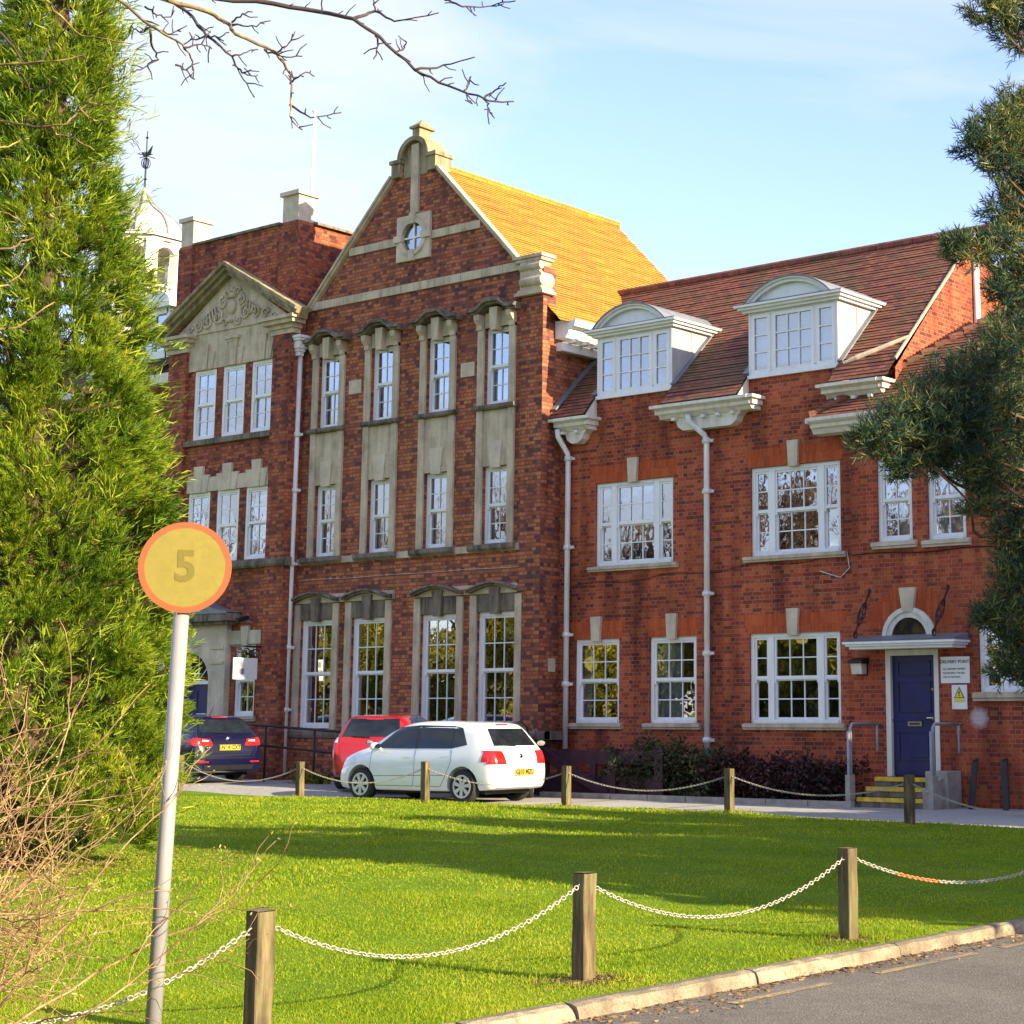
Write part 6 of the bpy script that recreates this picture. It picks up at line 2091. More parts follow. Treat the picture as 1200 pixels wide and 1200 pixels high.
red['pillars'] = [(a * kx, b * kx, c * 1.045, d * 1.045) for a, b, c, d in hatch['pillars']]
for key in ('side_glass', 'seams'): red[key] = [[(x * kx, z * 1.045) for x, z in q] for q in red[key]]
for key in ('tail_side', 'head', 'handles'): red[key] = [(x * kx, z * 1.045) for x, z in red[key]]
red['axles'] = tuple(a * kx for a in hatch['axles']); red['mirror'] = (0.8 * kx, 1.05)
red['rear_glass'] = [(-0.60, 1.05), (0.60, 1.05), (0.50, 1.40), (-0.50, 1.40)]
red['tail_rear'] = [(0.60, 0.70), (0.80, 0.70), (0.76, 1.02), (0.66, 1.02)]; red['tail_white'] = [(0.66, 0.93), (0.76, 0.93), (0.75, 1.03), (0.67, 1.03)]
red['tail_side'] = [(-1.72, 0.72), (-1.55, 0.75), (-1.50, 1.0), (-1.56, 1.0)]
tiny = _cp.deepcopy(hatch); kt = 2.75 / 3.97
tiny.update(L=2.75, reg='RE57 VDB', badge=0.9, wr=0.29)
tiny['tab'] = [(r[0] * kt, r[1], r[2] + 0.03, r[3] * 1.0, r[4] * 0.95, r[5] * 0.95) for r in hatch['tab']]; tiny['W'] = 0.80; tiny['pillars'] = []
for key in ('side_glass', 'seams'): tiny[key] = [[(x * kt, z * 1.05) for x, z in q] for q in tiny[key]]
for key in ('tail_side', 'head', 'handles'): tiny[key] = [(x * kt, z * 1.05) for x, z in tiny[key]]
tiny['axles'] = tuple(a * kt for a in hatch['axles']); tiny['mirror'] = (0.6, 1.02)
est = dict(pillars=[(-0.16, -0.07, 1.0, 1.37), (-1.09, -1.01, 1.015, 1.36)], L=4.6, W=0.905, wr=0.32, axles=(-1.38, 1.42), spokes=8, reg='LN64 CXT', plate=(0.76, 0.0), badge=0.93,
    tab=[(-2.30, 0.42, 0.56, 0.62, 0.62, 0.55), (-2.28, 0.33, 0.70, 0.76, 0.74, 0.65), (-2.23, 0.27, 0.88, 0.93, 0.83, 0.72), (-2.14, 0.24, 0.97, 1.03, 0.868, 0.72), (-2.02, 0.23, 0.98, 1.2, 0.88, 0.68), (-1.86, 0.22, 0.98, 1.385, 0.89, 0.63), (-1.7, 0.21, 0.98, 1.42, 0.895, 0.625), (-1.0, 0.20, 0.97, 1.455, 0.905, 0.64), (-0.2, 0.20, 0.95, 1.46, 0.905, 0.64), (0.3, 0.20, 0.94, 1.42, 0.905, 0.635),
         (0.75, 0.20, 0.93, 1.25, 0.90, 0.64), (1.05, 0.20, 0.92, 1.04, 0.895, 0.70), (1.4, 0.20, 0.86, 0.96, 0.885, 0.77), (1.8, 0.21, 0.76, 0.88, 0.86, 0.76), (2.1, 0.22, 0.66, 0.77, 0.78, 0.68), (2.24, 0.25, 0.56, 0.65, 0.67, 0.58), (2.30, 0.32, 0.48, 0.53, 0.52, 0.45)],
    side_glass=[[(-0.08, 1.0), (0.95, 1.0), (0.4, 1.32), (-0.08, 1.37)], [(-1.02, 1.01), (-0.15, 1.0), (-0.15, 1.37), (-1.02, 1.36)], [(-1.86, 1.06), (-1.08, 1.02), (-1.08, 1.36), (-1.62, 1.33)]],
    seams=[[(1.0, 0.95), (1.02, 0.55), (0.95, 0.29)], [(-0.1, 0.98), (-0.1, 0.29)], [(-1.05, 0.98), (-1.08, 0.75), (-0.85, 0.29)], [(-0.85, 0.29), (0.95, 0.29)], [(-2.1, 0.86), (1.4, 0.80)]],
    handles=[(0.1, 0.88), (-0.85, 0.89)], mirror=(0.85, 1.02),
    tail_side=[(-2.22, 0.80), (-1.88, 0.84), (-1.84, 0.90), (-2.18, 0.95)], tail_rear=[(0.40, 0.80), (0.84, 0.80), (0.82, 0.96), (0.46, 0.93)], tail_white=[(0.50, 0.885), (0.66, 0.885), (0.66, 0.915), (0.50, 0.91)],
    head=[(1.7, 0.74), (2.12, 0.64), (2.1, 0.74), (1.75, 0.82)],
    rear_glass=[(-0.68, 1.06), (0.68, 1.06), (0.54, 1.335), (-0.54, 1.335)], screen=[(-0.66, 1.0), (0.66, 1.0), (0.54, 1.38), (-0.54, 1.38)],
    rear_bits=[('brake_light', 'lamp_red', [(-0.2, 1.375), (0.2, 1.375), (0.2, 1.39), (-0.2, 1.39)]), ('bumper_trim', 'black', [(-0.6, 0.30), (0.6, 0.30), (0.62, 0.40), (-0.62, 0.40)]), ('reflector', 'lamp_red', [(-0.78, 0.45), (-0.52, 0.45), (-0.52, 0.475), (-0.78, 0.475)]), ('reflector', 'lamp_red', [(0.52, 0.45), (0.78, 0.45), (0.78, 0.475), (0.52, 0.475)])],
    rear_seams=[[(-0.74, 1.0), (-0.7, 0.7), (-0.62, 0.6), (0.62, 0.6), (0.7, 0.7), (0.74, 1.0)], [(-0.84, 0.54), (0.84, 0.54)]], wiper=1.07, aerial=(-1.5, 1.45))

build_car(hatch, (-25.0, 25.0, 0.0), rad(184), 'small white hatchback with sunlit tail parked along the lawn', 'car_white')
build_car(red, (-28.5, 27.15, 0.1), rad(120), 'red hatchback seen from behind, beyond the white car', 'car_red')
build_car(tiny, (-25.55, 27.1, 0.0), rad(130), 'dark small car almost hidden behind the white hatchback', 'car_dark')
build_car(est, (-34.15, 25.75, 0.14), rad(176), 'dark blue estate car with yellow rear plate by the left doorway', 'car_blue')

# ------------------------------------------------------------------ grass
def grass():
    camxy = np.array([0.0, 0.0])
    # sample in depth bands so that blades get sparser with distance
    vs, fs = [], []; off = 0
    bands = [(7.5, 12, 120000, 0.042, 0.0034), (12, 17, 120000, 0.042, 0.0046), (17, 24, 90000, 0.045, 0.0075), (24, 36, 80000, 0.05, 0.012)]
    for r0, r1, n, L, wd in bands:
        m = int(n * 1.7)
        r = np.sqrt(RNG.uniform(r0 * r0, r1 * r1, m))
        # directions inside (and a little outside) the frame
        t = RNG.uniform(-0.36 * 1.0 - 0.10, 0.30, m)
        dx, dy = c_f.x + t * c_r.x, c_f.y + t * c_r.y
        nn = np.hypot(dx, dy)
        x, y = dx / nn * r, dy / nn * r
        ok = (x < -7.40) & (y < 23.97) & (y > -2)
        d = np.hypot(x + 17.3, y - 11.1)
        ok &= d > 0.5 + RNG.random(m)
        x, y = x[ok][:n], y[ok][:n]
        z = np.array([lawn_z(a, b) for a, b in zip(x, y)])
        # bare soil round the posts and thin patches
        keep = np.ones(len(x), bool)
        for p in NP:
            keep &= np.hypot(x - p[0], (y - p[1])) > 0.16 * RNG.uniform(0.7, 1.5, len(x))
        x, y, z = x[keep], y[keep], z[keep]
        k = len(x)
        tuft = 0.75 + 0.5 * np.sin(x * 2.1 + 1.7 * np.sin(y * 1.3)) * np.sin(y * 2.7 + np.cos(x * 1.1)) * 0.6
        nearp = np.min([np.hypot(x - p[0], y - p[1]) for p in NP + FP_], axis=0)
        tuft = np.clip(tuft, 0.5, 1.15) * (1 + 1.2 * np.exp(-((nearp - 0.22) / 0.16) ** 2))
        o = np.stack([x, y, z - 0.005], 1)
        lean = RNG.normal(size=(k, 3)) * 0.6; lean[:, 2] = 0.9
        V, F = blades(o, lean, L * tuft * RNG.uniform(0.5, 1.1, k), np.full(k, wd) * RNG.uniform(0.7, 1.3, k), RNG.uniform(-0.6, 0.6, k))
        vs.append(V); fs.append(F + off); off += len(V)
    # the lawn to both sides of the frame, thinner
    n = 60000
    x = RNG.uniform(-34, -7.4, n); y = RNG.uniform(-2, 23.9, n)
    fx_ = x * c_f.x + y * c_f.y; lx_ = (x * c_r.x + y * c_r.y) / np.maximum(fx_, 0.1)
    ok = (fx_ > 3) & ((lx_ < -0.44) | (lx_ > 0.28)) & (lx_ > -1.1) & (np.hypot(x + 17.3, y - 11.1) > 1.5)
    x, y = x[ok], y[ok]; k = len(x)
    z = np.array([lawn_z(a, b) for a, b in zip(x, y)])
    lean = RNG.normal(size=(k, 3)) * 0.6; lean[:, 2] = 0.9
    V, F = blades(np.stack([x, y, z - 0.005], 1), lean, 0.05 * RNG.uniform(0.5, 1.1, k), 0.010 * RNG.uniform(0.7, 1.3, k), RNG.uniform(-0.6, 0.6, k))
    vs.append(V); fs.append(F + off); off += len(V)
    o = np_mesh('grass', np.concatenate(vs), np.concatenate(fs), M['grass'])
    tag(o, kind='stuff')
grass()

# soil patches at the feet of the kerb posts, needles and leaf litter
for p in NP[1:4]:
    mb = MB(); n = 18
    ring_ = []
    for i in range(n):
        a = 2 * math.pi * i / n; r = 0.24 + 0.07 * math.sin(3 * a + p[1]) + random.uniform(-0.03, 0.03)
        ring_.append((p[0] + r * math.cos(a), p[1] + r * 1.2 * math.sin(a)))
    c = (p[0], p[1], lawn_z(p[0], p[1]) + 0.012)
    for i in range(n):
        a, b = ring_[i], ring_[(i + 1) % n]
        mb.face([c, (a[0], a[1], lawn_z(*a) + 0.004), (b[0], b[1], lawn_z(*b) + 0.004)])
    o = mb.build('soil', M['soil'], None, True); tag(o, kind='structure')
def litter():
    n = 2200
    y = RNG.uniform(6, 21, n); x = -7.26 + np.abs(RNG.normal(size=n)) * 0.13 * (1 + 0.8 * np.sin(y * 2.2) * np.sin(y * 0.7 + 1))
    z = np.array([ground_z(a, b) for a, b in zip(x, y)]) + 0.006
    a = [np.stack([x, y, z], 1)]
    for p in NP[1:4]:
        m = 160
        px, py = p[0] + RNG.normal(size=m) * 0.16, p[1] + RNG.normal(size=m) * 0.18
        ok = px < -7.43; px, py = px[ok], py[ok]
        a.append(np.stack([px, py, np.array([lawn_z(q, w) for q, w in zip(px, py)]) + 0.02], 1))
    m = 2200
    ang = RNG.uniform(0, 6.28, m); r = RNG.uniform(0.5, 2.5, m)
    px, py = -17.3 + r * np.cos(ang), 11.1 + r * np.sin(ang)
    a.append(np.stack([px, py, np.array([lawn_z(q, w) for q, w in zip(px, py)]) + 0.025], 1))
    O = np.concatenate(a); k = len(O)
    d = RNG.normal(size=(k, 3)); d[:, 2] *= 0.12
    V, F = blades(O, d, RNG.uniform(0.012, 0.05, k), RNG.uniform(0.004, 0.014, k))
    o = np_mesh('leaf_litter', V, F, M['litter']); tag(o, kind='stuff')
litter()

# ------------------------------------------------------------------ branch generator
def grow(mb, p, d, L, r, depth, R, tips, spread=0.6, up=0.1, kids=(2, 3), taper=0.62, wig=0.25, sides=6, seglen=5):
    pts, rs = [Vector(p)], [r]
    d = Vector(d).normalized(); q = Vector(p)
    for i in range(seglen):
        d = (d + Vector((R.gauss(0, wig), R.gauss(0, wig), R.gauss(0, wig) + up)) * 0.35).normalized()
        q = q + d * (L / seglen)
        pts.append(q.copy()); rs.append(r * (1 - (1 - taper) * (i + 1) / seglen))
    mb.tube(pts, rs, sides, cap=False)
    if depth == 0:
        tips.append((pts[-1].copy(), d.copy())); tips.append((pts[-3].copy(), d.copy()))
        return
    for k in range(R.randint(*kids)):
        t = R.uniform(0.45, 1.0); i = min(seglen, max(1, int(t * seglen)))
        a = d.orthogonal().normalized(); b = d.cross(a); ph = R.uniform(0, 6.28)
        nd = (d + (a * math.cos(ph) + b * math.sin(ph)) * R.uniform(0.5, 1.25) * spread + Vector((0, 0, up))).normalized()
        grow(mb, pts[i], nd, L * R.uniform(0.55, 0.85), max(0.002, rs[i] * R.uniform(0.5, 0.75)), depth - 1, R, tips, spread, up, kids, taper, wig, max(4, sides - 1), seglen)
    grow(mb, pts[-1], d, L * R.uniform(0.6, 0.85), rs[-1], depth - 1, R, tips, spread, up, kids, taper, wig, max(4, sides - 1), seglen)

# ------------------------------------------------------------------ the big feathery conifer on the left
def conifer():
    bx, by = -17.3, 11.1
    bz = lawn_z(bx, by)
    T = empty('conifer_tree', (bx, by, bz), 'tall bright green feathery conifer filling the left edge', 'tree')
    H = 14.5
    mb = MB(); mb.tube([(bx, by, bz - 0.2), (bx, by, bz + 1.2), (bx + .05, by, bz + 6), (bx, by, bz + H - 0.8)], [0.36, 0.27, 0.17, 0.02], 12)
    mb.build('trunk', M['bark'], T, True)
    def rad_at(z, th):
        t = z / H
        base = np.interp(z, [0, 0.6, 1.4, 2.6, 4.2, 5.6, 7.2, 9.0, 11.5, H], [1.42, 1.72, 1.76, 1.60, 1.40, 1.08, 0.78, 0.64, 0.45, 0.1])
        lump = 0.12 * np.sin(th * 3 + z * 1.9) + 0.09 * np.sin(th * 5 - z * 2.7 + 1) + 0.07 * np.sin(z * 4.3 + th * 2)
        return base * (1 + lump * 0.7)
    # limbs
    mb = MB(); R = random.Random(5)
    limb = []
    for i in range(150):
        z = 0.25 + (H - 0.9) * (i / 150); th = i * 2.399963 + R.uniform(-.3, .3)
        L = float(rad_at(z, th)) * R.uniform(0.86, 1.12)
        e = Vector((math.cos(th), math.sin(th), 0.0))
        p0 = Vector((bx, by, bz + z))
        pts = [p0, p0 + e * L * 0.4 + Vector((0, 0, -0.05 * L)), p0 + e * L * 0.75 + Vector((0, 0, 0.05 * L)), p0 + e * L * 0.97 + Vector((0, 0, 0.22 * L))]
        mb.tube(pts, [0.045, 0.034, 0.022, 0.008], 5, cap=False)
        limb.append((pts, L, e))
    mb.build('limb', M['bark'], T)
    # sprays: bunches of feathery shoots at the ends and along the limbs
    O, D, Ln, Wn = [], [], [], []
    def spray(c, axis, size, n):
        axis = np.array(axis) / np.linalg.norm(axis)
        t = RNG.uniform(-0.2, 1, n)[:, None]
        o = np.array(c)[None, :] + RNG.normal(size=(n, 3)) * 0.02 * size + axis[None, :] * t * 0.17 * size
        d = axis[None, :] + RNG.normal(size=(n, 3)) * 0.36
        O.append(o); D.append(d); Ln.append(RNG.uniform(0.055, 0.125, n) * size); Wn.append(RNG.uniform(0.0055, 0.010, n) * size)
    for pts, L, e in limb:      # shaded inner shoots
        for k in range(int(20 + 22 * L)):
            t = R.uniform(0.3, 1.0)
            p = pts[1].lerp(pts[3], max(0, (t - 0.3) / 0.7))
            c = p + Vector((-e.y, e.x, 0)) * R.gauss(0, 0.25) + Vector((0, 0, R.gauss(0, 0.2)))
            spray(c, e * 0.65 + Vector((R.gauss(0, .3), R.gauss(0, .3), R.uniform(0.1, 0.9))), R.uniform(1.1, 1.6), 14)
    def plume(c, axis, L, n):
        axis = np.array(axis) / np.linalg.norm(axis)
        t = RNG.uniform(0.25, 1.0, n)[:, None]
        droop = np.array([0, 0, -0.10]) * L * (t - 0.4) ** 2
        o = np.array(c)[None, :] + axis[None, :] * L * t + droop + RNG.normal(size=(n, 3)) * 0.012
        q = RNG.normal(size=(n, 3)); q -= (q @ axis)[:, None] * axis[None, :]
        d = axis[None, :] + norm(q) * RNG.uniform(0.25, 0.6, n)[:, None]
        O.append(o); D.append(d); Ln.append(RNG.uniform(0.055, 0.105, n) * (1.15 - 0.45 * t[:, 0])); Wn.append(RNG.uniform(0.0042, 0.0072, n))
    # rounded clumps of feathery plumes over the outline, with dark gaps between them
    z = 0.1; i = 0
    while z < H - 0.3:
        th = i * 2.399963 + R.uniform(-0.4, 0.4); i += 1
        r = float(rad_at(z, th)); z += 0.0180 * 1.5 / max(0.35, r)
        e = Vector((math.cos(th), math.sin(th), 0))
        cs = R.uniform(0.30, 0.50)
        c = Vector((bx, by, bz + z)) + e * (r - cs * 0.92 + R.uniform(-0.12, 0.06))
        main = (e * 0.9 + Vector((R.gauss(0, .18), R.gauss(0, .18), R.uniform(0.3, 0.8)))).normalized()
        for k in range(int(24 * (cs / 0.4) ** 2)):
            u = Vector((R.gauss(0, 1), R.gauss(0, 1), R.gauss(0, 1))).normalized()
            if u.dot(main) < -0.05: u = -u
            ax = (main * 0.7 + u * 0.8).normalized()
            plume(c + ax * cs * R.uniform(0.25, 0.55), ax + Vector((0, 0, 0.22)), cs * R.uniform(0.45, 0.75), 72)
    O = np.concatenate(O); D = np.concatenate(D); Ln = np.concatenate(Ln); Wn = np.concatenate(Wn)
    V, F = blades(O, D, Ln, Wn, RNG.uniform(-0.8, 0.8, len(O)))
    np_mesh('crown', V, F, M['conifer'], T)
conifer()

# ------------------------------------------------------------------ pine reaching in from the right
def px(x, y, depth):
    """a point this many metres ahead of the camera (used to lay out the limbs of one real tree)"""
    v = c_f + c_r * ((x - 799.83) / 2152.87) - c_u * ((y - 471.42) / 2152.87)
    return Vector((0, 0, 1.54)) + v * depth
def pine():
    base = px(1300, 900, 19.0)
    bx, by = base.x, base.y
    bz = lawn_z(bx, by) if bx < -7.5 else ground_z(bx, by)
    T = empty('pine_tree', (bx, by, bz), 'dark green pine with long drooping branches reaching in at the right edge', 'tree')
    blobs = [(1160, 12, 34, 18.4), (1188, 42, 27, 18.6), (1215, 10, 46, 18.8), (1142, 168, 27, 18.0), (1165, 150, 30, 18.3), (1190, 128, 34, 18.6), (1196, 170, 40, 18.4), (1168, 195, 26, 18.1), (1215, 205, 44, 18.8),
             (1176, 250, 30, 18.4), (1204, 272, 44, 18.7), (1164, 286, 24, 18.1), (1132, 295, 22, 17.9), (1112, 288, 13, 17.8), (1188, 322, 40, 18.5), (1212, 370, 48, 18.7), (1170, 345, 18, 18.2),
             (1186, 402, 38, 18.2), (1150, 436, 42, 17.9), (1110, 456, 38, 17.6), (1072, 476, 36, 17.3), (1034, 502, 32, 17.0), (1010, 520, 20, 16.9), (1058, 524, 34, 17.2), (1100, 506, 42, 17.5), (1142, 502, 48, 17.8), (1188, 482, 50, 18.3),
             (1198, 560, 50, 18.4), (1156, 556, 36, 18.0), (1120, 548, 20, 17.6), (1092, 545, 15, 17.5), (1050, 552, 13, 17.1), (1142, 592, 22, 17.8), (1190, 622, 36, 18.2), (1184, 676, 34, 18.1), (1166, 728, 28, 18.0), (1192, 752, 34, 18.2), (1178, 785, 20, 18.1), (1206, 702, 40, 18.4), (1152, 716, 13, 17.9), (1205, 640, 40, 18.5),
             (1206, 225, 34, 18.9), (1208, 330, 34, 18.9), (1208, 445, 34, 18.8), (1085, 520, 22, 17.4), (1130, 480, 30, 17.8), (1208, 510, 34, 18.7), (1204, 790, 24, 18.6),
             (1260, 30, 50, 19), (1270, 150, 46, 19.1), (1265, 280, 46, 19), (1275, 400, 50, 19), (1255, 500, 36, 19), (1330, 80, 50, 20.6), (1340, 260, 50, 20.6), (1300, -60, 60, 19.2), (1240, -70, 50, 19), (1310, -180, 60, 19.2), (1300, -320, 50, 19.2)]
    mb = MB()
    top_ = px(1305, -420, 19.2)
    mb.tube([(bx, by, bz - 0.2), (bx + 0.1, by, bz + 2), Vector((bx, by, bz)).lerp(top_, 0.5), top_], [0.30, 0.25, 0.17, 0.03], 12)
    mb.build('trunk', M['bark_red'], T, True)
    mb = MB(); R = random.Random(9)
    O, D, Ln, Wn = [], [], [], []
    for (x, y, r, dp) in blobs:
        c = px(x + 5, y, dp); rr = 0.86 * r / 2152.87 * dp
        # limb from the trunk to the cluster
        tz = min(max(c.z - bz - 0.5 - 0.2 * (c - Vector((bx, by, c.z))).length, 0.8), 12)
        tp = Vector((bx, by, bz)).lerp(top_, tz / (top_.z - bz))
        span = (c - tp).length
        bow = [Vector((R.gauss(0, .07), R.gauss(0, .07), R.gauss(0, .05))) * span for _ in range(3)]
        cp3 = [tp, tp.lerp(c, 0.28) + bow[0] * 0.6 + Vector((0, 0, 0.05 * span)), tp.lerp(c, 0.55) + bow[1] - Vector((0, 0, 0.03 * span)), tp.lerp(c, 0.8) + bow[2] * 0.7 - Vector((0, 0, 0.05 * span)), c]
        pts_ = []
        for i_ in range(4):
            a0, a1, a2, a3 = cp3[max(0, i_ - 1)], cp3[i_], cp3[i_ + 1], cp3[min(4, i_ + 2)]
            for j_ in range(4):
                t_ = j_ / 4
                pts_.append(a1 * (2 * t_ ** 3 - 3 * t_ ** 2 + 1) + a2 * (3 * t_ ** 2 - 2 * t_ ** 3) + (a2 - a0) * 0.5 * (t_ ** 3 - 2 * t_ ** 2 + t_) + (a3 - a1) * 0.5 * (t_ ** 3 - t_ ** 2))
        pts_.append(c)
        if r >= 24: mb.tube(pts_, [0.030 * (1 - 0.8 * i_ / (len(pts_) - 1)) for i_ in range(len(pts_))], 6, cap=False)
        n = min(150, int(18 + 165 * rr * rr / 0.12))
        for k in range(n):
            u = Vector((R.gauss(0, 1), R.gauss(0, 1), R.gauss(0, 1))).normalized() * (R.random() ** 0.45)
            q = c + Vector((u.x * rr * 1.12, u.y * rr * 1.5, u.z * rr * 1.0)) 
            if R.random() < 0.30: mb.tube([c.lerp(q, 0.15), c.lerp(q, 0.6) + Vector((0, 0, -0.02)), q], [0.009, 0.007, 0.004], 4, cap=False)
            ax = np.array((u * 0.8 + Vector((R.gauss(0, .3), R.gauss(0, .3), 0.55))).normalized())
            m = 24
            o = np.array(q)[None, :] + ax[None, :] * RNG.uniform(-0.06, 0.10, m)[:, None]
            d = ax[None, :] * 0.75 + RNG.normal(size=(m, 3)) * 0.62
            O.append(o); D.append(d); Ln.append(RNG.uniform(0.06, 0.115, m)); Wn.append(np.full(m, 0.0078))
    mb.build('branch', M['bark_red'], T)
    O = np.concatenate(O); D = np.concatenate(D); Ln = np.concatenate(Ln); Wn = np.concatenate(Wn)
    V, F = blades(O, D, Ln, Wn, np.zeros(len(O)))
    np_mesh('crown', V, F, M['pine'], T)
pine()

# ------------------------------------------------------------------ dark shrubs along the wall
def shrub(x, y, w, h, mat, label, seed, twigm='twig_dark'):
    T = empty('wall_shrub', (x, y, 0), label, 'shrub', 'shrubs along the brick wall')
    R = random.Random(seed); mb = MB(); tips = []
    for k in range(9):
        a = R.uniform(0, 6.28)
        d = Vector((math.cos(a) * 0.7 * w / h, math.sin(a) * 0.35, 1.0))
        grow(mb, (x + R.uniform(-.25, .25) * w, y + R.uniform(-0.1, 0.1), -0.05), d, h * R.uniform(0.4, 0.55), 0.014, 2, R, tips, 0.75, 0.05, (2, 3), 0.6, 0.35, 5, 4)
    mb.build('stem', M[twigm], T)
    O, D = [], []
    for p, d in tips:
        for k in range(9):
            O.append(np.array(p) + RNG.normal(size=3) * 0.07); D.append(np.array(d) * 0.3 + RNG.normal(size=3))
    n = int(1500 * w * h)
    u = RNG.normal(size=(n, 3)); u = u / np.linalg.norm(u, axis=1, keepdims=True) * (RNG.random((n, 1)) ** 0.4)
    lump = 1 + 0.16 * np.sin(u[:, :1] * 7 + seed) + 0.12 * np.sin(u[:, 2:3] * 9 + u[:, :1] * 5)
    P = np.array([x, y, h * 0.44]) + u * np.array([w * 0.58, 0.42, h * 0.46]) * lump
    P[:, 2] = np.maximum(P[:, 2], 0.03)
    O = np.concatenate([np.array(O), P]); D = np.concatenate([np.array(D), RNG.normal(size=(n, 3)) + np.array([0, -0.3, 0.4])])
    O[:, 1] = np.minimum(O[:, 1], YR - 0.16)
    k = len(O)
    V, F = blades(O, D, RNG.uniform(0.05, 0.10, k), RNG.uniform(0.025, 0.05, k), RNG.uniform(-0.5, 0.5, k))
    np_mesh('foliage', V, F, M[mat], T)
for (x, w, h, mat, label, sd) in ((-22.55, 1.5, 1.15, 'shrub_leaf', 'dark leafy shrub growing over the end of the timber fence', 1), (-21.5, 1.25, 1.05, 'shrub_leaf', 'dark leafy shrub at the foot of the white drainpipe', 2),
                                  (-20.45, 1.3, 0.95, 'shrub_red', 'purple leaved shrub below the wide ground floor window', 3), (-19.35, 1.3, 0.88, 'shrub_red', 'purple leaved shrub between window and steps, middle one', 4), (-18.4, 1.1, 0.85, 'shrub_red', 'purple leaved shrub right beside the grey handrail', 5)):
    shrub(x, 28.05, w, h, mat, label, sd)
T = empty('weed_clump', (-30.6, 26.75, 0.1), 'small clump of green weeds at the foot of the ramp railing', 'weeds')
O = np.stack([RNG.normal(size=420) * 0.28 - 30.6, RNG.normal(size=420) * 0.1 + 26.75, RNG.uniform(0.05, 0.3, 420)], 1)
V, F = blades(O, RNG.normal(size=(420, 3)) + np.array([0, 0, 0.8]), RNG.uniform(0.08, 0.18, 420), RNG.uniform(0.03, 0.06, 420))
np_mesh('foliage', V, F, M['evergreen'], T)

# ------------------------------------------------------------------ bare twiggy bush at the lower left
def bush():
    bx, by = -8.15, 4.42
    T = empty('bare_bush', (bx, by, -0.1), 'leafless brown twiggy bush with pale buds at the lower left corner', 'bush')
    R = random.Random(21); mb = MB(); tips = []
    for k in range(92):
        a = R.uniform(0, 6.28)
        # stems fan out, most of them up and to the right
        d = Vector((math.cos(a) * 0.55, math.sin(a) * 0.55, R.uniform(0.8, 1.6))) + Vector((c_r.x, c_r.y, 0)) * R.uniform(-0.45, 0.4)
        grow(mb, (bx + R.gauss(0, 0.22), by + R.gauss(0, 0.22), -0.15), d, R.uniform(0.62, 1.0), R.uniform(0.007, 0.013), 3, R, tips, 0.8, 0.04, (1, 3), 0.66, 0.5, 6, 5)
    mb.build('stem', M['twig'], T, True)
    O, D = [], []
    for p, d in tips:
        for k in range(2):
            O.append(np.array(p) + RNG.normal(size=3) * 0.012); D.append(np.array(d) + RNG.normal(size=3) * 0.5)
    k = len(O)
    V, F = blades(np.array(O), np.array(D), RNG.uniform(0.010, 0.022, k), RNG.uniform(0.005, 0.009, k), RNG.uniform(-0.5, 0.5, k))
    np_mesh('bud', V, F, M['bud'], T)
bush()

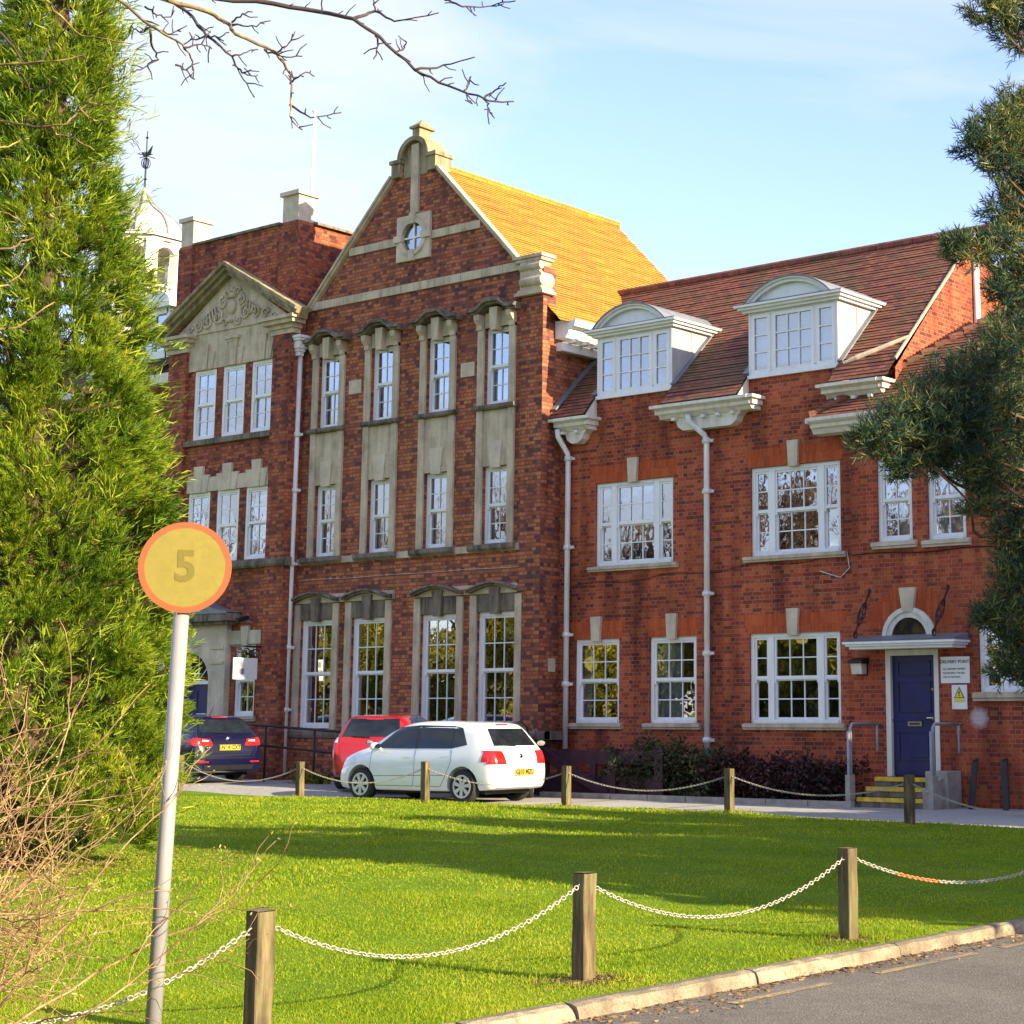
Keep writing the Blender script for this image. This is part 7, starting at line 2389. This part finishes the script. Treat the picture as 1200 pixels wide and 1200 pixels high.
# ------------------------------------------------------------------ bare branches hanging in at the top left
def bare_branches():
    base = px(-420, 900, 9.5)
    T = empty('overhanging_tree', (base.x, base.y, -0.1), 'leafless tree whose lichened branches hang in at the top left', 'tree')
    R = random.Random(33)
    D0 = 9.6
    def Z(x, y): return (140 + x * 0.4, y * 0.4)
    lines = [   # pixel-like paths giving the run of each limb, its thickness and how far it swings towards the viewer
        ('dark', 0.018, 0.0, [(-330, 40), (-60, -40), (120, -18), (192, -4), (300, 1), (376, 14), (414, 22), (444, 42), (486, 82), (524, 100), (572, 118), (602, 119)]),
        ('lichen', 0.015, 0.25, [(-330, 40), (40, -50), (176, -6), (244, 14), (268, 28), (276, 40), (324, 62), (340, 86), (342, 100), (340, 136), (354, 152)]),
        ('dark', 0.013, 0.45, [(-60, -40), (120, -35), (200, 0), (226, 20), (242, 42), (272, 66), (280, 84), (298, 114)]),
        ('lichen', 0.012, -0.2, [(-330, 40), (60, -45), (140, 0), (176, 30), (214, 52), (226, 72), (226, 92)]),
        ('dark', 0.010, 0.0, [(414, 22), (440, 13), (462, 25), (514, 15)]),
        ('dark', 0.008, 0.0, [(486, 82), (520, 76), (556, 67)]),
        ('dark', 0.007, 0.0, [(567, 116), (580, 106), (593, 97)]),
        ('dark', 0.007, 0.3, [(340, 123), (364, 138), (400, 132)]),
        ('dark', 0.006, 0.3, [(340, 98), (352, 88), (364, 83)]), ('dark', 0.006, 0.25, [(324, 62), (336, 54), (343, 40)]), ('dark', 0.006, 0.25, [(310, 58), (330, 66), (354, 66)]),
        ('dark', 0.006, 0.25, [(268, 28), (290, 31), (310, 28)]), ('dark', 0.006, 0.25, [(272, 26), (284, 16), (296, 14)]),
        ('dark', 0.006, 0.45, [(242, 42), (226, 46), (214, 52)]), ('dark', 0.006, 0.45, [(272, 66), (286, 62), (302, 58)]), ('dark', 0.006, 0.45, [(278, 80), (290, 88), (302, 88)]),
        ('dark', 0.006, 0.0, [(440, 42), (442, 56), (438, 69)]), ('dark', 0.006, 0.0, [(464, 62), (474, 56), (475, 48)]), ('dark', 0.005, 0.0, [(544, 106), (550, 98), (552, 90)]), ('dark', 0.005, 0.0, [(544, 107), (548, 116), (553, 121)]), ('dark', 0.005, 0.0, [(568, 117), (572, 126), (577, 136)]),
        ('red', 0.008, 0.1, [(500, -30), (522, 0), (538, 6), (556, 8), (576, 7), (604, 1)]), ('dark', 0.005, 0.1, [(376, 14), (377, 2), (384, -20)]), ('dark', 0.005, 0.1, [(440, 13), (436, -2), (452, -20)]),
        ('lichen', 0.014, 0.6, [(-330, 60), (-60, 70), (0, 76), (60, 72), (104, 64)]), ('dark', 0.008, 0.6, [(0, 38), (30, 76), (46, 74)]), ('lichen', 0.010, 0.7, [(-60, 120), (0, 142), (40, 149), (78, 146), (94, 128), (110, 112), (120, 96)]), ('lichen', 0.008, 0.7, [(60, 148), (66, 158), (88, 162), (110, 176)]),
        ('lichen', 0.008, 0.7, [(94, 128), (112, 142), (138, 138)]), ('lichen', 0.007, 0.7, [(104, 120), (124, 124), (142, 140)]), ('dark', 0.007, 0.6, [(20, 80), (34, 104), (52, 104), (66, 92)]), ('dark', 0.006, 0.6, [(46, 74), (62, 52), (80, 30)]), ('lichen', 0.008, 0.5, [(40, -20), (62, 12), (96, 42), (150, 50)]),
        ('lichen', 0.008, 0.5, [(-30, 240), (10, 250), (30, 264)]), ('lichen', 0.009, 0.5, [(-30, 292), (12, 291), (40, 278)]), ('lichen', 0.009, 0.5, [(-30, 340), (10, 334), (34, 308)]), ('lichen', 0.010, 0.5, [(-30, 388), (20, 384), (64, 354)]), ('lichen', 0.008, 0.5, [(-30, 176), (10, 172), (32, 160)]),
        ('dark', 0.007, -0.2, [(176, 36), (178, 54), (186, 70), (168, 80), (156, 84)]), ('dark', 0.006, -0.2, [(176, 30), (196, 40), (212, 37)]), ('dark', 0.006, -0.2, [(176, 32), (166, 38), (154, 30)]), ('dark', 0.006, -0.2, [(216, 56), (236, 52), (248, 57)]), ('dark', 0.006, -0.2, [(206, 76), (218, 82), (228, 93)]),
        ('dark', 0.006, 0.3, [(170, 8), (184, 18), (200, 20), (204, 12)]), ('dark', 0.006, 0.35, [(240, 42), (256, 44), (268, 38)])]
    mbs = {'dark': MB(), 'lichen': MB(), 'red': MB()}
    for kind, r, sw, path in lines:
        pts = []
        for i, (x, y) in enumerate(path):
            dp = D0 + sw + 0.12 * math.sin(i * 1.7 + sw * 9) 
            if x < -200: dp = D0 + 0.1
            pts.append(px(x, y, dp))
        # densify with a small wobble
        dense = []; rs = []
        for i in range(len(pts) - 1):
            for j in range(4):
                t = j / 4
                dense.append(pts[i].lerp(pts[i + 1], t) + Vector((R.gauss(0, .004), R.gauss(0, .004), R.gauss(0, .004))) * (1 if j else 0))
        dense.append(pts[-1])
        n = len(dense)
        rs = [max(0.0035, r * (1 - 0.78 * i / (n - 1))) for i in range(n)]
        mbs[kind].tube(dense, rs, 7)
        # fine side twigs
        for i in range(2, n - 1):
            if R.random() < 0.42 and r < 0.03:
                d = (dense[i + 1] - dense[i - 1]).normalized()
                a = d.orthogonal().normalized(); b = d.cross(a); ph = R.uniform(0, 6.28)
                e = (d * 0.6 + (a * math.cos(ph) + b * math.sin(ph))).normalized(); L = R.uniform(0.03, 0.10)
                p0 = dense[i]; p1 = p0 + e * L * 0.5; p2 = p1 + (e + d * 0.5 + Vector((0, 0, R.uniform(-.3, .3)))).normalized() * L * 0.5
                mbs['dark'].tube([p0, p1, p2], [0.0042, 0.0034, 0.003], 4)
    # trunk standing out of frame
    tp = px(-330, 40, D0 + 0.1)
    mb = MB(); mb.tube([(base.x, base.y, -0.3), Vector((base.x, base.y, 0)).lerp(tp, 0.5), tp, tp + Vector((0.1, 0, 2))], [0.2, 0.14, 0.07, 0.02], 10)
    mb.tube([Vector((base.x, base.y, 0)).lerp(tp, 0.6), px(-60, 120, D0 + 0.7)], [0.03, 0.013], 7)
    mb.tube([Vector((base.x, base.y, 0)).lerp(tp, 0.45), px(-30, 340, D0 + 0.5)], [0.03, 0.012], 7)
    mb.tube([Vector((base.x, base.y, 0)).lerp(tp, 0.4), px(-30, 240, D0 + 0.5)], [0.03, 0.010], 7)
    mb.tube([Vector((base.x, base.y, 0)).lerp(tp, 0.4), px(-30, 292, D0 + 0.5)], [0.03, 0.010], 7)
    mb.tube([Vector((base.x, base.y, 0)).lerp(tp, 0.4), px(-30, 388, D0 + 0.5)], [0.03, 0.011], 7)
    mb.tube([Vector((base.x, base.y, 0)).lerp(tp, 0.4), px(-30, 176, D0 + 0.5)], [0.03, 0.010], 7)
    mb.tube([tp, px(0, 38, D0 + 0.6)], [0.03, 0.010], 7); mb.tube([tp, px(-100, -120, D0 + 0.1), px(300, -110, D0 + 0.1), px(500, -30, D0 + 0.1)], [0.03, 0.018, 0.012, 0.008], 7)
    mb.build('trunk', M['lichen'], T, True)
    mbs['dark'].build('branch', M['twig_dark'], T, True)
    mbs['lichen'].build('branch', M['lichen'], T, True)
    mbs['red'].build('branch', M['twig_dark'], T, True)
bare_branches()

# ------------------------------------------------------------------ trees beyond the frame: some added as shade casters, others mirrored in the windows
def evergreen(loc, H, Rr, label, seed, n=9000, leaf=0.24):
    T = empty('evergreen_tree', loc, label, 'tree', 'evergreen trees beyond the frame')
    x, y, z = loc
    mb = MB(); mb.tube([(x, y, z - 0.2), (x, y, z + H * 0.5), (x, y, z + H * 0.95)], [0.2, 0.13, 0.02], 8); mb.build('trunk', M['bark'], T, True)
    R = np.random.default_rng(seed)
    u = R.normal(size=(n, 3)); u = u / np.linalg.norm(u, axis=1, keepdims=True) * (R.random((n, 1)) ** 0.4)
    lump = 1 + 0.2 * np.sin(u[:, :1] * 6 + seed) * np.sin(u[:, 2:3] * 7 + 1) + 0.1 * np.sin(u[:, 1:2] * 11)
    shape = np.where(u[:, 2:3] > 0, 1 - 0.42 * u[:, 2:3], 1.0)
    P = np.array([x, y, z + H * 0.5]) + u * np.array([Rr, Rr, H * 0.5]) * lump * np.concatenate([shape, shape, np.ones_like(shape)], 1)
    P[:, 2] = np.maximum(P[:, 2], z + 0.1)
    V, F = blades(P, R.normal(size=(n, 3)) + np.array([0, 0, 0.3]), R.uniform(0.6, 1.2, n) * leaf * 1.3, R.uniform(0.5, 1.0, n) * leaf)
    np_mesh('crown', V, F, M['evergreen'], T)
    return T
def bare_tree(loc, label, seed, H=11):
    T = empty('bare_tree', loc, label, 'tree', 'bare trees beyond the frame')
    R = random.Random(seed); mb = MB(); tips = []
    grow(mb, (loc[0], loc[1], loc[2] - 0.2), (0, 0, 1), H * 0.28, H * 0.024, 5, R, tips, 0.75, 0.14, (2, 4), 0.72, 0.2, 6, 4)
    mb.build('trunk', M['bark_red'], T)
    return T
shade = [(1.5, 16.2, 8.4, 1.6), (2.4, 18.9, 8.3, 1.7), (1.8, 21.5, 8.6, 1.7), (2.6, 23.7, 8.8, 1.5), (-3.4, 26.4, 5.6, 1.5), (-5.0, 28.9, 6.2, 1.6)]  # unseen trees, added and sized to cast shade on lawn and forecourt
for i, (x, y, H, r) in enumerate(shade):
    evergreen((x, y, -0.1), H, r, 'bushy evergreen tree added unseen past the right side to shade lawn and forecourt', 40 + i)
ev = evergreen((-42, -13, -0.1), 7.6, 3.6, 'bushy evergreen tree behind the photographer, mirrored in ground floor windows', 60, 5200, 0.34)
for x, y, s in ((-50, -15, 1.05), (-58, -12, 0.95), (-67, -14, 1.1), (-76, -12, 1.0), (-86, -10, 1.15), (-34, -15, 0.9), (-97, -8, 1.2)):
    c = copy_tree(ev); c.location = (x, y, -0.1); c.scale = (s * 1.25, s, s); c.rotation_euler = (0, 0, x)
bt = bare_tree((-40, -19, -0.1), 'tall bare tree behind the photographer, mirrored in first floor windows', 3, 19)
for x, y, s in ((-47, -22, 1.0), (-54, -19, 1.1), (-62, -22, 0.95), (-71, -20, 1.1), (-82, -19, 1.0), (-33, -22, 1.05), (-94, -17, 1.1)):
    c = copy_tree(bt); c.location = (x, y, -0.1); c.scale = (s, s, s); c.rotation_euler = (0, 0, x * 1.3)

# ------------------------------------------------------------------ origins of single-mesh things to their base
bpy.context.view_layer.update()
for o in list(S.objects):
    if o.type == 'MESH' and o.parent is None and o.get('category'):
        co = np.array([v.co[:] for v in o.data.vertices])
        c = Vector(((co[:, 0].min() + co[:, 0].max()) / 2, (co[:, 1].min() + co[:, 1].max()) / 2, co[:, 2].min()))
        o.data.transform(Matrix.Translation(-c))
        o.location = o.location + c
